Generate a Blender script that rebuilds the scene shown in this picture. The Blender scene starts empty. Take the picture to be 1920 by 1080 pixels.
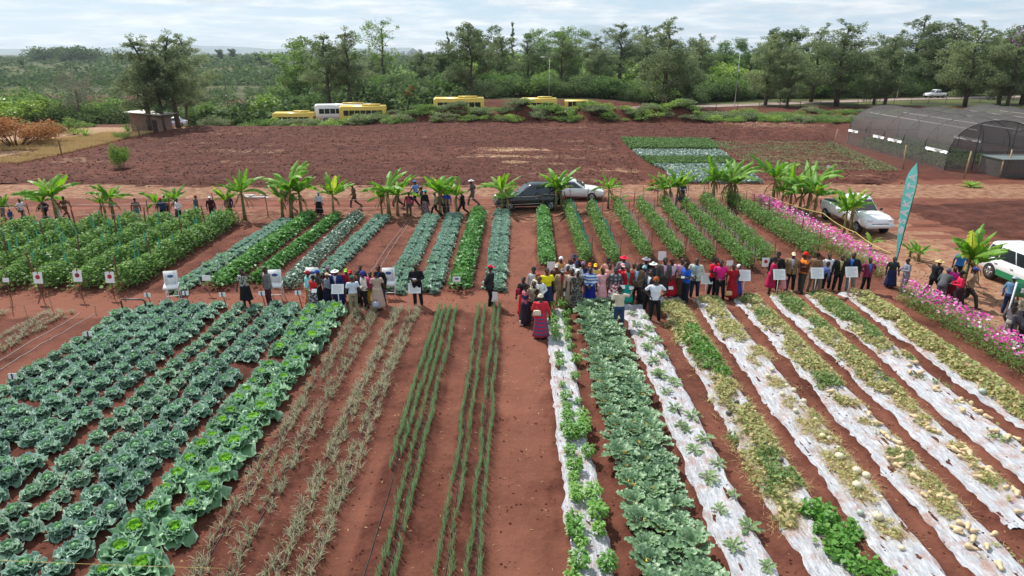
import bpy, bmesh, math, random
import numpy as np
from mathutils import Vector, Matrix
random.seed(7); RG = np.random.default_rng(11)
sc = bpy.context.scene
COL = sc.collection
R = math.radians
# ---------------------------------------------------------------- camera model
F_PX = 1240.0; H = 10.0; TH = math.atan(440 / F_PX)
CT, ST = math.cos(TH), math.sin(TH)
cam = bpy.data.cameras.new('camera'); camo = bpy.data.objects.new('camera', cam); COL.objects.link(camo)
cam.sensor_width = 36; cam.lens = 36 * F_PX / 1920; cam.clip_end = 20000; cam.clip_start = 0.1
camo.location = (0, 0, H); camo.rotation_euler = (math.pi / 2 - TH, 0, 0)
sc.camera = camo

def sm(t): 
    t = np.clip(t, 0, 1); return t * t * (3 - 2 * t)
def gz_a(x, y):
    x = np.asarray(x, float); y = np.asarray(y, float)
    v = -11 * sm((y - 95) / 80) * sm((-x - 22) / 55) * (1 - .95 * sm((y - 330) / 600))
    d = -1.7 * sm((-x - 14) / 18) * sm((y - 97) / 7) * (1 - sm((y - 122) / 8)) * sm((x + 60) / 12)
    b = 1.8 * sm((y - 127 - .12 * np.maximum(x, 0)) / 7) * sm((x + 40) / 18) * (1 - sm((x - 15) / 20)) * (1 - sm((y - 300) / 200))
    bm_ = 1.6 * np.exp(-((y - 105.3) / 2.1) ** 2) * (.80 + .55 * sm((x + 28) / 25)) * (1 - sm((x - 24) / 12)) * sm((x + 52) / 6) * (.8 + .4 * np.sin(x * .9) * np.sin(x * .37 + 1))
    return v + d + b * .75 + bm_
def gz(x, y): return float(gz_a(x, y))
def ray(px, py):
    a = (px - 960) / F_PX; b = -(py - 540) / F_PX
    return a, CT + b * ST, -ST + b * CT
def P(px, py, z=0.0):
    dx, dy, dz = ray(px, py)
    t = (z - H) / dz if dz < -1e-4 else 3000.
    if dy * t > 92 and z == 0:
        t = 85 / dy
        for _ in range(4000):
            if H + dz * t < gz(dx * t, dy * t): break
            t *= 1.004
            if t > 4500: break
    return Vector((dx * t, dy * t, z if z else 0.0))
def height_at(p, py):           # z of the point above ground point p that shows at image row py
    b = -(py - 540) / F_PX
    return H + p.y * (-ST + b * CT) / (CT + b * ST)
def proj(v):
    x, y, z = v[0], v[1], v[2] - H
    c = y * CT - z * ST; u = y * ST + z * CT
    return 960 + F_PX * x / c, 540 - F_PX * u / c, c

# ---------------------------------------------------------------- mesh builder
class MB:
    def __init__(s): s.v = []; s.f = []; s.m = []; s.t = []
    def add(s, v, f, m=0, t=0.5):
        o = len(s.v); s.v.extend([tuple(q) for q in v]); s.f.extend([tuple(i + o for i in q) for q in f]); s.m.extend([m] * len(f))
        s.t.extend(t if isinstance(t, (list, tuple)) else [t] * len(v))
    def grid(s, rows, m=0, t=None, close=False):
        nr, nc = len(rows), len(rows[0]); v = [p for r in rows for p in r]
        f = []
        for i in range(nr - 1):
            for j in range(nc if close else nc - 1):
                k = (j + 1) % nc
                f.append((i * nc + j, i * nc + k, (i + 1) * nc + k, (i + 1) * nc + j))
        s.add(v, f, m, t if t is not None else .5)
    def loft(s, rings, m=0, t=.5):
        n = len(rings[0]); v = [p for r in rings for p in r]; f = []
        for i in range(len(rings) - 1):
            for j in range(n):
                k = (j + 1) % n; f.append((i * n + j, i * n + k, (i + 1) * n + k, (i + 1) * n + j))
        f.append(tuple(range(n - 1, -1, -1))); f.append(tuple((len(rings) - 1) * n + j for j in range(n)))
        s.add(v, f, m, t)
    def tube(s, pts, rad, n=6, m=0, t=.5):
        pts = [Vector(p) for p in pts]; rings = []
        if not isinstance(rad, (list, tuple)): rad = [rad] * len(pts)
        for i, p in enumerate(pts):
            d = (pts[min(i + 1, len(pts) - 1)] - pts[max(i - 1, 0)])
            if d.length < 1e-9: d = Vector((0, 0, 1))
            d.normalize(); a = Vector((0, 0, 1)) if abs(d.z) < .9 else Vector((1, 0, 0))
            x = d.cross(a).normalized(); y = d.cross(x)
            rings.append([p + (x * math.cos(2 * math.pi * k / n) + y * math.sin(2 * math.pi * k / n)) * rad[i] for k in range(n)])
        s.loft(rings, m, t)
    def cap(s, p0, p1, r0, r1, n=10, m=0):
        p0 = Vector(p0); p1 = Vector(p1); d = (p1 - p0)
        if d.length < 1e-6: d = Vector((0, 0, 1e-3))
        d.normalize(); pts = []; rr = []
        for a in (-80, -50, -20, 0): pts.append(p0 + d * r0 * math.sin(R(a))); rr.append(r0 * math.cos(R(a)))
        for a in (0, 20, 50, 80): pts.append(p1 + d * r1 * math.sin(R(a))); rr.append(r1 * math.cos(R(a)))
        a = Vector((0, 0, 1)) if abs(d.z) < .9 else Vector((1, 0, 0)); x = d.cross(a).normalized(); y = d.cross(x)
        s.loft([[p + (x * math.cos(2 * math.pi * k / n) + y * math.sin(2 * math.pi * k / n)) * q for k in range(n)] for p, q in zip(pts, rr)], m)
    def ell(s, c, r, n=10, k=7, m=0, rot=None, t=.5):
        rings = []
        for i in range(k):
            a = math.pi * (i + .5) / k - math.pi / 2 if 0 < i < k - 1 else (-math.pi / 2 + .12 if i == 0 else math.pi / 2 - .12)
            ring = []
            for j in range(n):
                b = 2 * math.pi * j / n
                p = Vector((r[0] * math.cos(a) * math.cos(b), r[1] * math.cos(a) * math.sin(b), r[2] * math.sin(a)))
                if rot is not None: p = rot @ p
                ring.append(Vector(c) + p)
            rings.append(ring)
        s.loft(rings, m, t)
    def box(s, c, d, m=0, rot=None, t=.5, tap=1.0):
        x, y, z = d[0] / 2, d[1] / 2, d[2] / 2
        v = [Vector((a * x * (tap if g > 0 else 1), b * y * (tap if g > 0 else 1), g * z)) for g in (-1, 1) for b in (-1, 1) for a in (-1, 1)]
        if rot is not None: v = [rot @ p for p in v]
        v = [p + Vector(c) for p in v]
        s.add(v, [(0, 2, 3, 1), (4, 5, 7, 6), (0, 1, 5, 4), (2, 6, 7, 3), (0, 4, 6, 2), (1, 3, 7, 5)], m, t)
    def mesh(s, name, mats, smooth=True):
        me = bpy.data.meshes.new(name); me.from_pydata(s.v, [], s.f)
        for q in (mats if isinstance(mats, (list, tuple)) else [mats]): me.materials.append(q)
        if any(s.m): me.polygons.foreach_set('material_index', s.m)
        a = me.attributes.new('tint', 'FLOAT', 'POINT'); a.data.foreach_set('value', [float(q) for q in s.t])
        me.polygons.foreach_set('use_smooth', [bool(smooth)] * len(me.polygons)); me.update()
        return me
    def obj(s, name, mats, parent=None, smooth=True): return link(name, s.mesh(name, mats, smooth), parent)

def link(name, me, parent=None, loc=None):
    o = bpy.data.objects.new(name, me); COL.objects.link(o)
    if parent is not None: o.parent = parent
    if loc is not None: o.location = loc
    return o
def tag(o, label=None, cat=None, group=None, kind=None):
    if label: o['label'] = label
    if cat: o['category'] = cat
    if group: o['group'] = group
    if kind: o['kind'] = kind
    return o
def empty(name, loc=(0, 0, 0), rz=0., s=1.):
    o = bpy.data.objects.new(name, None); COL.objects.link(o); o.location = loc; o.rotation_euler = (0, 0, rz); o.empty_display_size = .1
    o.scale = (s, s, s) if not isinstance(s, tuple) else s
    return o
def copy_tree(o, parent=None):
    c = o.copy(); COL.objects.link(c); c.parent = parent
    for ch in KIDS.get(o.name, []): copy_tree(ch, c)
    return c
KIDS = {}
def kids_of(o):
    KIDS[o.name] = list(o.children)
    for c in o.children: kids_of(c)
def place(proto, used, loc, rz, s, label, cat, group):
    """first use moves the prototype itself, later ones copy it"""
    if id(proto) not in used:
        used[id(proto)] = 1; kids_of(proto); o = proto
    else: o = copy_tree(proto)
    o.location = loc; o.rotation_euler = (0, 0, rz); o.scale = s if isinstance(s, tuple) else (s, s, s)
    tag(o, label, cat, group); return o

# numpy mesh from arrays of quads: V (N,4,3), T (N,) or (N,4)
def quads_mesh(name, V, T, mat, smooth=False):
    n = len(V); me = bpy.data.meshes.new(name)
    me.vertices.add(n * 4); me.vertices.foreach_set('co', np.ascontiguousarray(V, dtype=np.float32).ravel())
    me.loops.add(n * 4); me.loops.foreach_set('vertex_index', np.arange(n * 4, dtype=np.int32))
    me.polygons.add(n); me.polygons.foreach_set('loop_start', np.arange(0, n * 4, 4, dtype=np.int32))
    me.update(calc_edges=True)
    T = np.asarray(T, float)
    if T.ndim == 1: T = np.repeat(T[:, None], 4, 1)
    a = me.attributes.new('tint', 'FLOAT', 'POINT'); a.data.foreach_set('value', T.astype(np.float32).ravel())
    for q in (mat if isinstance(mat, (list, tuple)) else [mat]): me.materials.append(q)
    if smooth: me.polygons.foreach_set('use_smooth', [True] * n)
    return me
def leaf_quads(C, S, asp=.5, up=.35, rg=RG, droop=0.0):
    """random rhombus leaves at centres C with sizes S"""
    n = len(C); d = rg.normal(size=(n, 3)); d[:, 2] = d[:, 2] * (1 - up) - droop; d /= np.linalg.norm(d, axis=1)[:, None]
    nn = rg.normal(size=(n, 3)); nn[:, 2] = np.abs(nn[:, 2]) + up
    s = np.cross(d, nn); s /= np.linalg.norm(s, axis=1)[:, None] + 1e-9
    nrm = np.cross(s, d)
    S = np.asarray(S)[:, None]
    V = np.stack([C - d * S * .5, C + s * S * asp * .5 + nrm * S * .07 + d * S * .05, C + d * S * .5 - nrm * S * .1, C - s * S * asp * .5 + nrm * S * .07 + d * S * .05], 1)
    return V

# ---------------------------------------------------------------- materials
def nt(name):
    m = bpy.data.materials.new(name); m.use_nodes = True; n = m.node_tree; b = n.nodes['Principled BSDF']
    return m, n, b
def mix_col(n, fac, a, b):
    m = n.nodes.new('ShaderNodeMix'); m.data_type = 'RGBA'
    for i, q in ((0, fac), (6, a), (7, b)):
        if hasattr(q, 'links') or isinstance(q, bpy.types.NodeSocket): n.links.new(q, m.inputs[i])
        elif i == 0: m.inputs[0].default_value = q
        else: m.inputs[i].default_value = (*q, 1)
    return m.outputs[2]
def noise(n, scale, detail=4, rough=.55, vec=None, out=0):
    t = n.nodes.new('ShaderNodeTexNoise'); t.inputs['Scale'].default_value = scale; t.inputs['Detail'].default_value = detail; t.inputs['Roughness'].default_value = rough
    if vec is not None: n.links.new(vec, t.inputs['Vector'])
    return t.outputs[out]
def mrange(n, v, a, b, c=0., d=1.):
    t = n.nodes.new('ShaderNodeMapRange'); n.links.new(v, t.inputs[0])
    for i, q in enumerate((a, b, c, d)): t.inputs[i + 1].default_value = q
    return t.outputs[0]
def math_n(n, op, a, b=0.):
    t = n.nodes.new('ShaderNodeMath'); t.operation = op
    for i, q in enumerate((a, b)):
        if isinstance(q, bpy.types.NodeSocket): n.links.new(q, t.inputs[i])
        else: t.inputs[i].default_value = q
    return t.outputs[0]
def attr(n, name):
    t = n.nodes.new('ShaderNodeAttribute'); t.attribute_name = name; return t.outputs['Fac']
def objpos(n): return n.nodes.new('ShaderNodeTexCoord').outputs['Object']
def geopos(n): return n.nodes.new('ShaderNodeNewGeometry').outputs['Position']
def objrand(n): return n.nodes.new('ShaderNodeObjectInfo').outputs['Random']
def bump(n, b, h, strength=.5, dist=.05):
    t = n.nodes.new('ShaderNodeBump'); t.inputs['Strength'].default_value = strength; t.inputs['Distance'].default_value = dist
    n.links.new(h, t.inputs['Height']); n.links.new(t.outputs[0], b.inputs['Normal'])
MATS = {}
def flat(col, rough=.6, name=None, metal=0., var=.15, scale=6., spec=.4):
    key = (tuple(col), rough, metal, name)
    if key in MATS: return MATS[key]
    m, n, b = nt(name or 'paint'); o = objpos(n)
    c = mix_col(n, mrange(n, noise(n, scale, 5, .6, o), .3, .7), [q * (1 - var) for q in col], [min(1, q * (1 + var)) for q in col])
    n.links.new(c, b.inputs['Base Color']); b.inputs['Roughness'].default_value = rough; b.inputs['Metallic'].default_value = metal
    b.inputs['Specular IOR Level'].default_value = spec
    MATS[key] = m; return m
def leafmat(name, c0, c1, trans=.35, rough=.5, rnd=.25, spec=.4, scale=3., c2=None):
    """colour runs c0..c1 with the 'tint' attribute, light leaks through by 'trans'"""
    m, n, b = nt(name); o = objpos(n)
    t = attr(n, 'tint')
    fac = math_n(n, 'ADD', t, math_n(n, 'MULTIPLY', math_n(n, 'SUBTRACT', noise(n, scale, 3, .6, o), .5), .5))
    c = mix_col(n, fac, c0, c1)
    if c2: c = mix_col(n, mrange(n, t, .8, 1.), c, c2)
    hs = n.nodes.new('ShaderNodeHueSaturation'); n.links.new(c, hs.inputs['Color'])
    r = objrand(n); n.links.new(mrange(n, r, 0, 1, 1 - rnd, 1 + rnd), hs.inputs['Value'])
    n.links.new(mrange(n, r, 0, 1, .5 + rnd * .05, .5 - rnd * .05), hs.inputs['Hue'])
    c = hs.outputs[0]
    n.links.new(c, b.inputs['Base Color']); b.inputs['Roughness'].default_value = rough; b.inputs['Specular IOR Level'].default_value = spec
    tr = n.nodes.new('ShaderNodeBsdfTranslucent')
    hs2 = n.nodes.new('ShaderNodeHueSaturation'); n.links.new(c, hs2.inputs['Color']); hs2.inputs['Value'].default_value = 1.35; hs2.inputs['Hue'].default_value = .485; hs2.inputs['Saturation'].default_value = 1.1
    n.links.new(hs2.outputs[0], tr.inputs[0])
    mx = n.nodes.new('ShaderNodeMixShader'); mx.inputs[0].default_value = trans
    n.links.new(b.outputs[0], mx.inputs[1]); n.links.new(tr.outputs[0], mx.inputs[2])
    n.links.new(mx.outputs[0], n.nodes['Material Output'].inputs[0])
    return m

# ---------------------------------------------------------------- world, sun
SUN_AZ = Vector((-.60, .80)).normalized(); SUN_EL = R(52)
def make_world():
    w = bpy.data.worlds.new('World'); sc.world = w; w.use_nodes = True; n = w.node_tree
    bg = n.nodes['Background']; sky = n.nodes.new('ShaderNodeTexSky'); sky.sky_type = 'NISHITA'; sky.sun_disc = False
    sky.sun_elevation = SUN_EL; sky.sun_rotation = math.atan2(SUN_AZ.x, SUN_AZ.y); sky.altitude = 1500; sky.air_density = 1.2; sky.dust_density = 2.0
    tc = n.nodes.new('ShaderNodeTexCoord'); sp = n.nodes.new('ShaderNodeSeparateXYZ'); n.links.new(tc.outputs['Generated'], sp.inputs[0])
    zz = math_n(n, 'ADD', math_n(n, 'MAXIMUM', sp.outputs[2], 0.), .10)
    cb = n.nodes.new('ShaderNodeCombineXYZ'); n.links.new(math_n(n, 'DIVIDE', sp.outputs[0], zz), cb.inputs[0]); n.links.new(math_n(n, 'DIVIDE', sp.outputs[1], zz), cb.inputs[1])
    dens = mrange(n, noise(n, 1.3, 9, .60, cb.outputs[0]), .40, .60)
    shade = mrange(n, noise(n, 1.9, 8, .6, cb.outputs[0]), .36, .64)
    cloud = mix_col(n, shade, (7.0, 7.7, 8.4), (11.0, 11.1, 11.1))
    c = mix_col(n, dens, mix_col(n, .7, sky.outputs[0], (5.2, 7.4, 9.6)), cloud)
    n.links.new(c, bg.inputs[0]); bg.inputs[1].default_value = .085
    l = bpy.data.lights.new('sun', 'SUN'); l.energy = 5.0; l.angle = R(.6); l.color = (1, .955, .88)
    o = bpy.data.objects.new('sun', l); COL.objects.link(o); o.location = (0, 0, 60)
    d = -Vector((SUN_AZ.x * math.cos(SUN_EL), SUN_AZ.y * math.cos(SUN_EL), math.sin(SUN_EL)))
    o.rotation_euler = d.to_track_quat('-Z', 'Y').to_euler()
    sc.view_settings.view_transform = 'Standard'; sc.view_settings.look = 'None'; sc.view_settings.exposure = 0.24; sc.view_settings.gamma = 1
make_world()

# ---------------------------------------------------------------- row layout (measured in photo pixels)
def lk(k, ya, yb, k2=None):
    k2 = k if k2 is None else k2
    return P(972 + k * (ya - 100), ya), P(972 + k2 * (yb - 100), yb)
BEDS = []      # (p0, p1, half width m, height m)
def bed(p0, p1, hw, h=.11): BEDS.append((p0, p1, hw, h))
YB = 1130
for a, b in ((-.712, -.784), (-.875, -.941), (-1.012, -1.078), (-1.170, -1.236), (-1.302, -1.368), (-1.432, -1.498)):
    p, q = lk((a + b) / 2, 578, YB); bed(p, q, .62)
for k in (-.577, -.428, -.27, -.109): bed(*lk(k, 578, YB), .55, .08)
MULCH = [(.103, .177, 585), (.403, .488, 577), (.557, .652, 562), (.707, .81, 566), (.867, .97, 562), (1.022, 1.12, 560), (1.175, 1.27, 557), (1.33, 1.42, 553)]
for a, b, y in MULCH: bed(*lk((a + b) / 2, y, YB if a < 1 else 1000), (b - a) * 5.6, .13)
bed(*lk(.29, 578, YB), .7, .11)
bed(*lk(-1.76, 590, 700), .5); bed(*lk(-1.99, 590, 680), .5)
BACK = {'R1': ((942, 402), (928, 543), .40), 'R2': ((898, 402), (861, 548), .5), 'R3': ((853, 407), (806, 548), .42), 'R4': ((809, 408), (742, 548), .5),
        'R5': ((718, 411), (607, 522), .5), 'R6': ((671, 409), (535, 548), .58), 'R7': ((632, 411), (478, 536), .5), 'R8': ((582, 411), (408, 543), .7), 'R9': ((535, 419), (335, 549), .45)}
for a, b, w in BACK.values(): bed(P(*a), P(*b), w + .12)
TOMR = [((1063, 396), (1100, 500)), ((1107, 398), (1152, 500)), ((1155, 395), (1212, 490)), ((1198, 390), (1273, 490)), ((1240, 387), (1330, 492)), ((1280, 392), (1405, 510)), ((1317, 386), (1440, 500)), ((1360, 380), (1525, 485))]
for a, b in TOMR: bed(P(*a), P(*b), .5)
bed(P(1018, 401), P(1025, 505), .5)
TOML = [(-1.66 - .165 * i, 421 + 3 * i, 548 - i * 1) for i in range(9)]
for k, ya, yb in TOML: bed(*lk(k - .02, ya, yb, k), .6)
def relief(x, y):
    x = np.asarray(x, float); y = np.asarray(y, float); z = np.zeros_like(x)
    for p, q, hw, h in BEDS:
        d = np.array([q.x - p.x, q.y - p.y]); L = np.hypot(*d); d /= L
        t = (x - p.x) * d[0] + (y - p.y) * d[1]; s = np.abs((x - p.x) * -d[1] + (y - p.y) * d[0])
        z = np.maximum(z, h * (1 - sm((s - hw * .75) / (hw * .55))) * sm((t + .35) / .4) * (1 - sm((t - L) / .4)))
    return z
def vnoise(x, y, f, seed=0):
    r = np.random.default_rng(seed); g = r.random((257, 257)); x = np.asarray(x) * f + 1000.; y = np.asarray(y) * f + 1000.
    i = np.floor(x).astype(int); j = np.floor(y).astype(int); u = sm(x - i); v = sm(y - j); i %= 256; j %= 256
    return (g[i, j] * (1 - u) + g[i + 1, j] * u) * (1 - v) + (g[i, j + 1] * (1 - u) + g[i + 1, j + 1] * u) * v
def gh_a(x, y):
    x = np.asarray(x, float); y = np.asarray(y, float)
    near = 1 - sm((y - 46) / 6)
    return gz_a(x, y) + relief(x, y) + near * ((vnoise(x, y, 1.3, 1) - .5) * .03 + (vnoise(x, y, 4.5, 2) - .5) * .030 + (vnoise(x * 1.1, y, 7.3, 3) - .5) * .016)
def gh(x, y): return float(gh_a(np.array([x]), np.array([y]))[0])
def G(px, py):
    p = P(px, py); p.z = gh(p.x, p.y); return p
def inpoly(x, y, poly):
    r = np.zeros(np.shape(x), bool); n = len(poly)
    for i in range(n):
        (x0, y0), (x1, y1) = poly[i], poly[(i + 1) % n]
        c = ((y0 > y) != (y1 > y)) & (x < (x1 - x0) * (y - y0) / ((y1 - y0) or 1e-9) + x0); r ^= c
    return r
def pxpoly(pts): return [(P(*p).x, P(*p).y) for p in pts]

# ---------------------------------------------------------------- ground
SOIL_D = (.088, .0235, .017); SOIL = (.165, .047, .033); SOIL_L = (.222, .086, .056)
def soil_mat(name, clod=.5, cs=9., dk=1.):
    m, n, b = nt(name); p = geopos(n); SOIL_D = tuple(q * f * dk for q, f in zip((.064, .0205, .0135), (1, 1 + (1 - dk) * .5, 1 + (1 - dk)))); SOIL = tuple(q * f * dk for q, f in zip((.128, .043, .028), (1, 1 + (1 - dk) * .5, 1 + (1 - dk))))
    n1 = noise(n, .9, 6, .65, p); n2 = noise(n, cs, 6, .7, p); n3 = noise(n, .12, 4, .6, p); n4 = noise(n, 45., 3, .7, p)
    base = mix_col(n, mrange(n, math_n(n, 'ADD', math_n(n, 'MULTIPLY', n1, .5), math_n(n, 'MULTIPLY', n2, .5)), .40, .60), SOIL_D, SOIL)
    dst = mrange(n, math_n(n, 'ADD', attr(n, 'dust'), math_n(n, 'MULTIPLY', math_n(n, 'SUBTRACT', n1, .5), 1.1)), .15, .95)
    base = mix_col(n, dst, base, SOIL_L)
    st = mrange(n, math_n(n, 'ADD', attr(n, 'straw'), math_n(n, 'MULTIPLY', math_n(n, 'SUBTRACT', noise(n, 1.7, 8, .75, p), .5), 1.9)), .45, .95)
    base = mix_col(n, st, base, mix_col(n, n2, (.26, .15, .09), (.50, .33, .20)))
    gr = mrange(n, math_n(n, 'ADD', attr(n, 'green'), math_n(n, 'MULTIPLY', math_n(n, 'SUBTRACT', noise(n, .8, 8, .7, p), .5), 1.6)), .45, .85)
    base = mix_col(n, gr, base, mix_col(n, mrange(n, noise(n, .05, 9, .65, p), .42, .58), (.028, .045, .018), (.10, .115, .038)))
    base = mix_col(n, mrange(n, n3, .35, .65, .0, .35), base, mix_col(n, .5, base, SOIL_D))
    n.links.new(base, b.inputs['Base Color']); b.inputs['Roughness'].default_value = .95; b.inputs['Specular IOR Level'].default_value = .15
    bump(n, b, math_n(n, 'ADD', n2, math_n(n, 'MULTIPLY', n4, .35)), clod, .06)
    return m
M_SOIL = soil_mat('red_soil', .9, 7.); M_PLOUGH = soil_mat('ploughed_soil', 1., 4., .84)
def seg(a, b, s): return list(np.arange(a, b, s))
def geo(a, b, s, g):
    r = [a]
    while abs(r[-1]) < abs(b): r.append(r[-1] + s * (1 if b > a else -1)); s *= g
    return r[1:]
def grid_mesh(name, xs, ys, zf, mat, attrs, keep=None):
    X, Y = np.meshgrid(xs, ys); Z = zf(X, Y); nx, ny = len(xs), len(ys)
    i = np.arange((ny - 1) * (nx - 1)); r, c = i // (nx - 1), i % (nx - 1); a = r * nx + c
    Q = np.stack([a, a + 1, a + nx + 1, a + nx], 1)
    if keep is not None:
        k = keep(X, Y).ravel(); Q = Q[k[Q].all(axis=1)]
    me = bpy.data.meshes.new(name); me.vertices.add(nx * ny); me.vertices.foreach_set('co', np.stack([X, Y, Z], -1).astype(np.float32).ravel())
    n = len(Q); me.loops.add(n * 4); me.loops.foreach_set('vertex_index', Q.astype(np.int32).ravel())
    me.polygons.add(n); me.polygons.foreach_set('loop_start', np.arange(0, n * 4, 4, dtype=np.int32)); me.update(calc_edges=True)
    me.polygons.foreach_set('use_smooth', [True] * n); me.materials.append(mat)
    for k, f in attrs.items():
        t = me.attributes.new(k, 'FLOAT', 'POINT'); t.data.foreach_set('value', f(X, Y).astype(np.float32).ravel())
    return link(name, me)
xs = sorted(set(geo(-22, -5000, .4, 1.13) + seg(-22, 27, .13) + geo(27, 5000, .4, 1.13)))
ys = sorted(set([-400, -150, -60, -20, 0, 5] + seg(8, 46, .13) + seg(46, 135, 1.0) + geo(135, 7000, 1.5, 1.06)))
cross = pxpoly([(-200, 552), (1660, 545), (1700, 575), (-300, 600)])
mid = pxpoly([(948, 545), (1000, 545), (1075, 1130), (905, 1130)])
midb = pxpoly([(955, 400), (1003, 400), (1010, 550), (945, 550)])
righty = pxpoly([(1430, 385), (1500, 380), (1920, 470), (2200, 560), (2200, 900), (1920, 680), (1720, 560)])
left_dry = pxpoly([(-600, 330), (0, 308), (200, 268), (300, 247), (640, 222), (640, 190), (0, 175), (-900, 190)])
def soft(x, y, poly, amp=.35, f=.9):
    return inpoly(x + (vnoise(x, y, f, 5) - .5) * amp * 2, y + (vnoise(x, y, f, 6) - .5) * amp * 2, poly)
def a_dust(x, y):
    d = np.zeros_like(x); d[soft(x, y, cross)] = .62; d[soft(x, y, mid)] = .28; d[soft(x, y, midb)] = .34; d[soft(x, y, righty, .8)] = .75
    band = (y > 43.) & (y < 56) & (x > -60) & (x < 60); d[band] = np.maximum(d[band], .55)
    d += .0 + .46 * (1 - sm(relief(x, y) / .05)) * (y < 43) * (.5 + vnoise(x, y * .25, 1.2, 15)) + .16 * (relief(x, y) >= .01) * (y < 43)
    d[(x < -25) & (y > 90)] = .3
    return d
def a_straw(x, y):
    d = np.zeros_like(x); m = (y > 40.5) & (y < 44.4); d[m] = .50; m = (y > 47.3) & (y < 53.5); d[m] = .66
    d[soft(x, y, righty, .8)] = .68; d[soft(x, y, left_dry, 1.5)] = .95; d[(y > 97) & (y < 140)] = .34
    d[(y > 140)] = .1
    return d
def a_green(x, y):
    d = np.zeros_like(x); d[(y > 98)] = .38; d[(y > 138)] = 1.25; d[(x < -45) & (y > 125)] = .9
    d[soft(x, y, left_dry, 1.5)] = .1; return d
ground = grid_mesh('ground', np.array(xs), np.array(ys), gh_a, M_SOIL, {'dust': a_dust, 'straw': a_straw, 'green': a_green})
tag(ground, kind='structure')
# ploughed field
fld = pxpoly([(-700, 385), (-100, 372), (0, 345), (330, 352), (700, 352), (1180, 350), (1230, 345), (1165, 268), (1160, 262), (1340, 262), (1350, 300), (1430, 345), (1560, 345), (1690, 352), (1700, 335), (1588, 285), (1560, 250), (1600, 226), (1300, 226), (900, 221), (620, 224), (470, 228), (330, 244), (240, 262), (130, 292), (0, 316), (-500, 345)])
def field_keep(x, y): return soft(x, y, fld, .9, .6)
def field_z(x, y):
    a = vnoise(x * .35, y, 1.9, 21); b = vnoise(x, y, 2.4, 22); c = vnoise(x * .15, y, .9, 23)
    return gz_a(x, y) + .012 + a * .16 + b * .10 + c * .05
def feather(poly, r=1.6):
    def f(x, y):
        s = sum(inpoly(x + r * math.cos(k * .785), y + r * math.sin(k * .785), poly).astype(float) for k in range(8)) / 8.
        return sm((s - .45) / .55)
    return f
fo = grid_mesh('ploughed_field', np.arange(-75, 48, .24), np.arange(44, 104, .24), lambda x, y: (lambda g, f: g - .05 + (field_z(x, y) - g + .05) * f)(gz_a(x, y), feather(fld)(x, y)), M_PLOUGH,
    {'dust': lambda x, y: .12 + .2 * vnoise(x, y, .1, 31) - .12 * (vnoise(x * .1, y, .5, 35) > .6), 'straw': lambda x, y: .10 + .52 * (vnoise(x * .22, y, .5, 32) > .68) * (vnoise(x, y, .12, 33)) + .42 * (sm((x + 12) / 14) * (1 - sm((x - 16) / 6)) * (1 - sm((y - 74) / 14))) * vnoise(x * .3, y, .8, 37), 'green': lambda x, y: x * 0}, keep=field_keep)
tag(fo, kind='structure')
# ploughed plot at the right
f2 = pxpoly([(1648, 372), (1720, 384), (1830, 378), (2050, 366), (2300, 400), (2300, 520), (1935, 452), (1850, 445), (1740, 415)])
fo2 = grid_mesh('ploughed_field', np.arange(20, 62, .2), np.arange(28, 52, .2), lambda x, y: (lambda f: -.04 + (field_z(x, y) + .04) * f)(feather(f2, .9)(x, y)), M_PLOUGH, {'dust': lambda x, y: .14 + 0 * x, 'straw': lambda x, y: .12 + 0 * x, 'green': lambda x, y: 0 * x}, keep=lambda x, y: soft(x, y, f2, .4, .8))
tag(fo2, kind='structure')
# dirt track
tr = pxpoly([(-900, 372), (0, 387), (400, 374), (900, 368), (1400, 362), (1500, 366), (1640, 384), (1780, 420), (1920, 470), (2100, 545), (2100, 610), (1920, 520), (1760, 455), (1640, 425), (1520, 400), (1440, 388), (900, 390), (400, 399), (0, 412), (-900, 420)])
M_TRACK = soil_mat('dirt_track', .35, 6.)
def trz(x, y): return gh_a(x, y) + .012 - .03 * (np.abs(np.sin(x * .0 + y * 1.7)) > .8)
to = grid_mesh('dirt_track', np.arange(-60, 40, .2), np.arange(24, 52, .2), trz, M_TRACK, {'dust': lambda x, y: .72 + .2 * vnoise(x * .15, y, 1.5, 41), 'straw': lambda x, y: .08 + .25 * (vnoise(x * .1, y, 1.2, 42) > .7), 'green': lambda x, y: 0 * x}, keep=lambda x, y: soft(x, y, tr, .3, 1.2))
tag(to, kind='structure')
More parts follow.
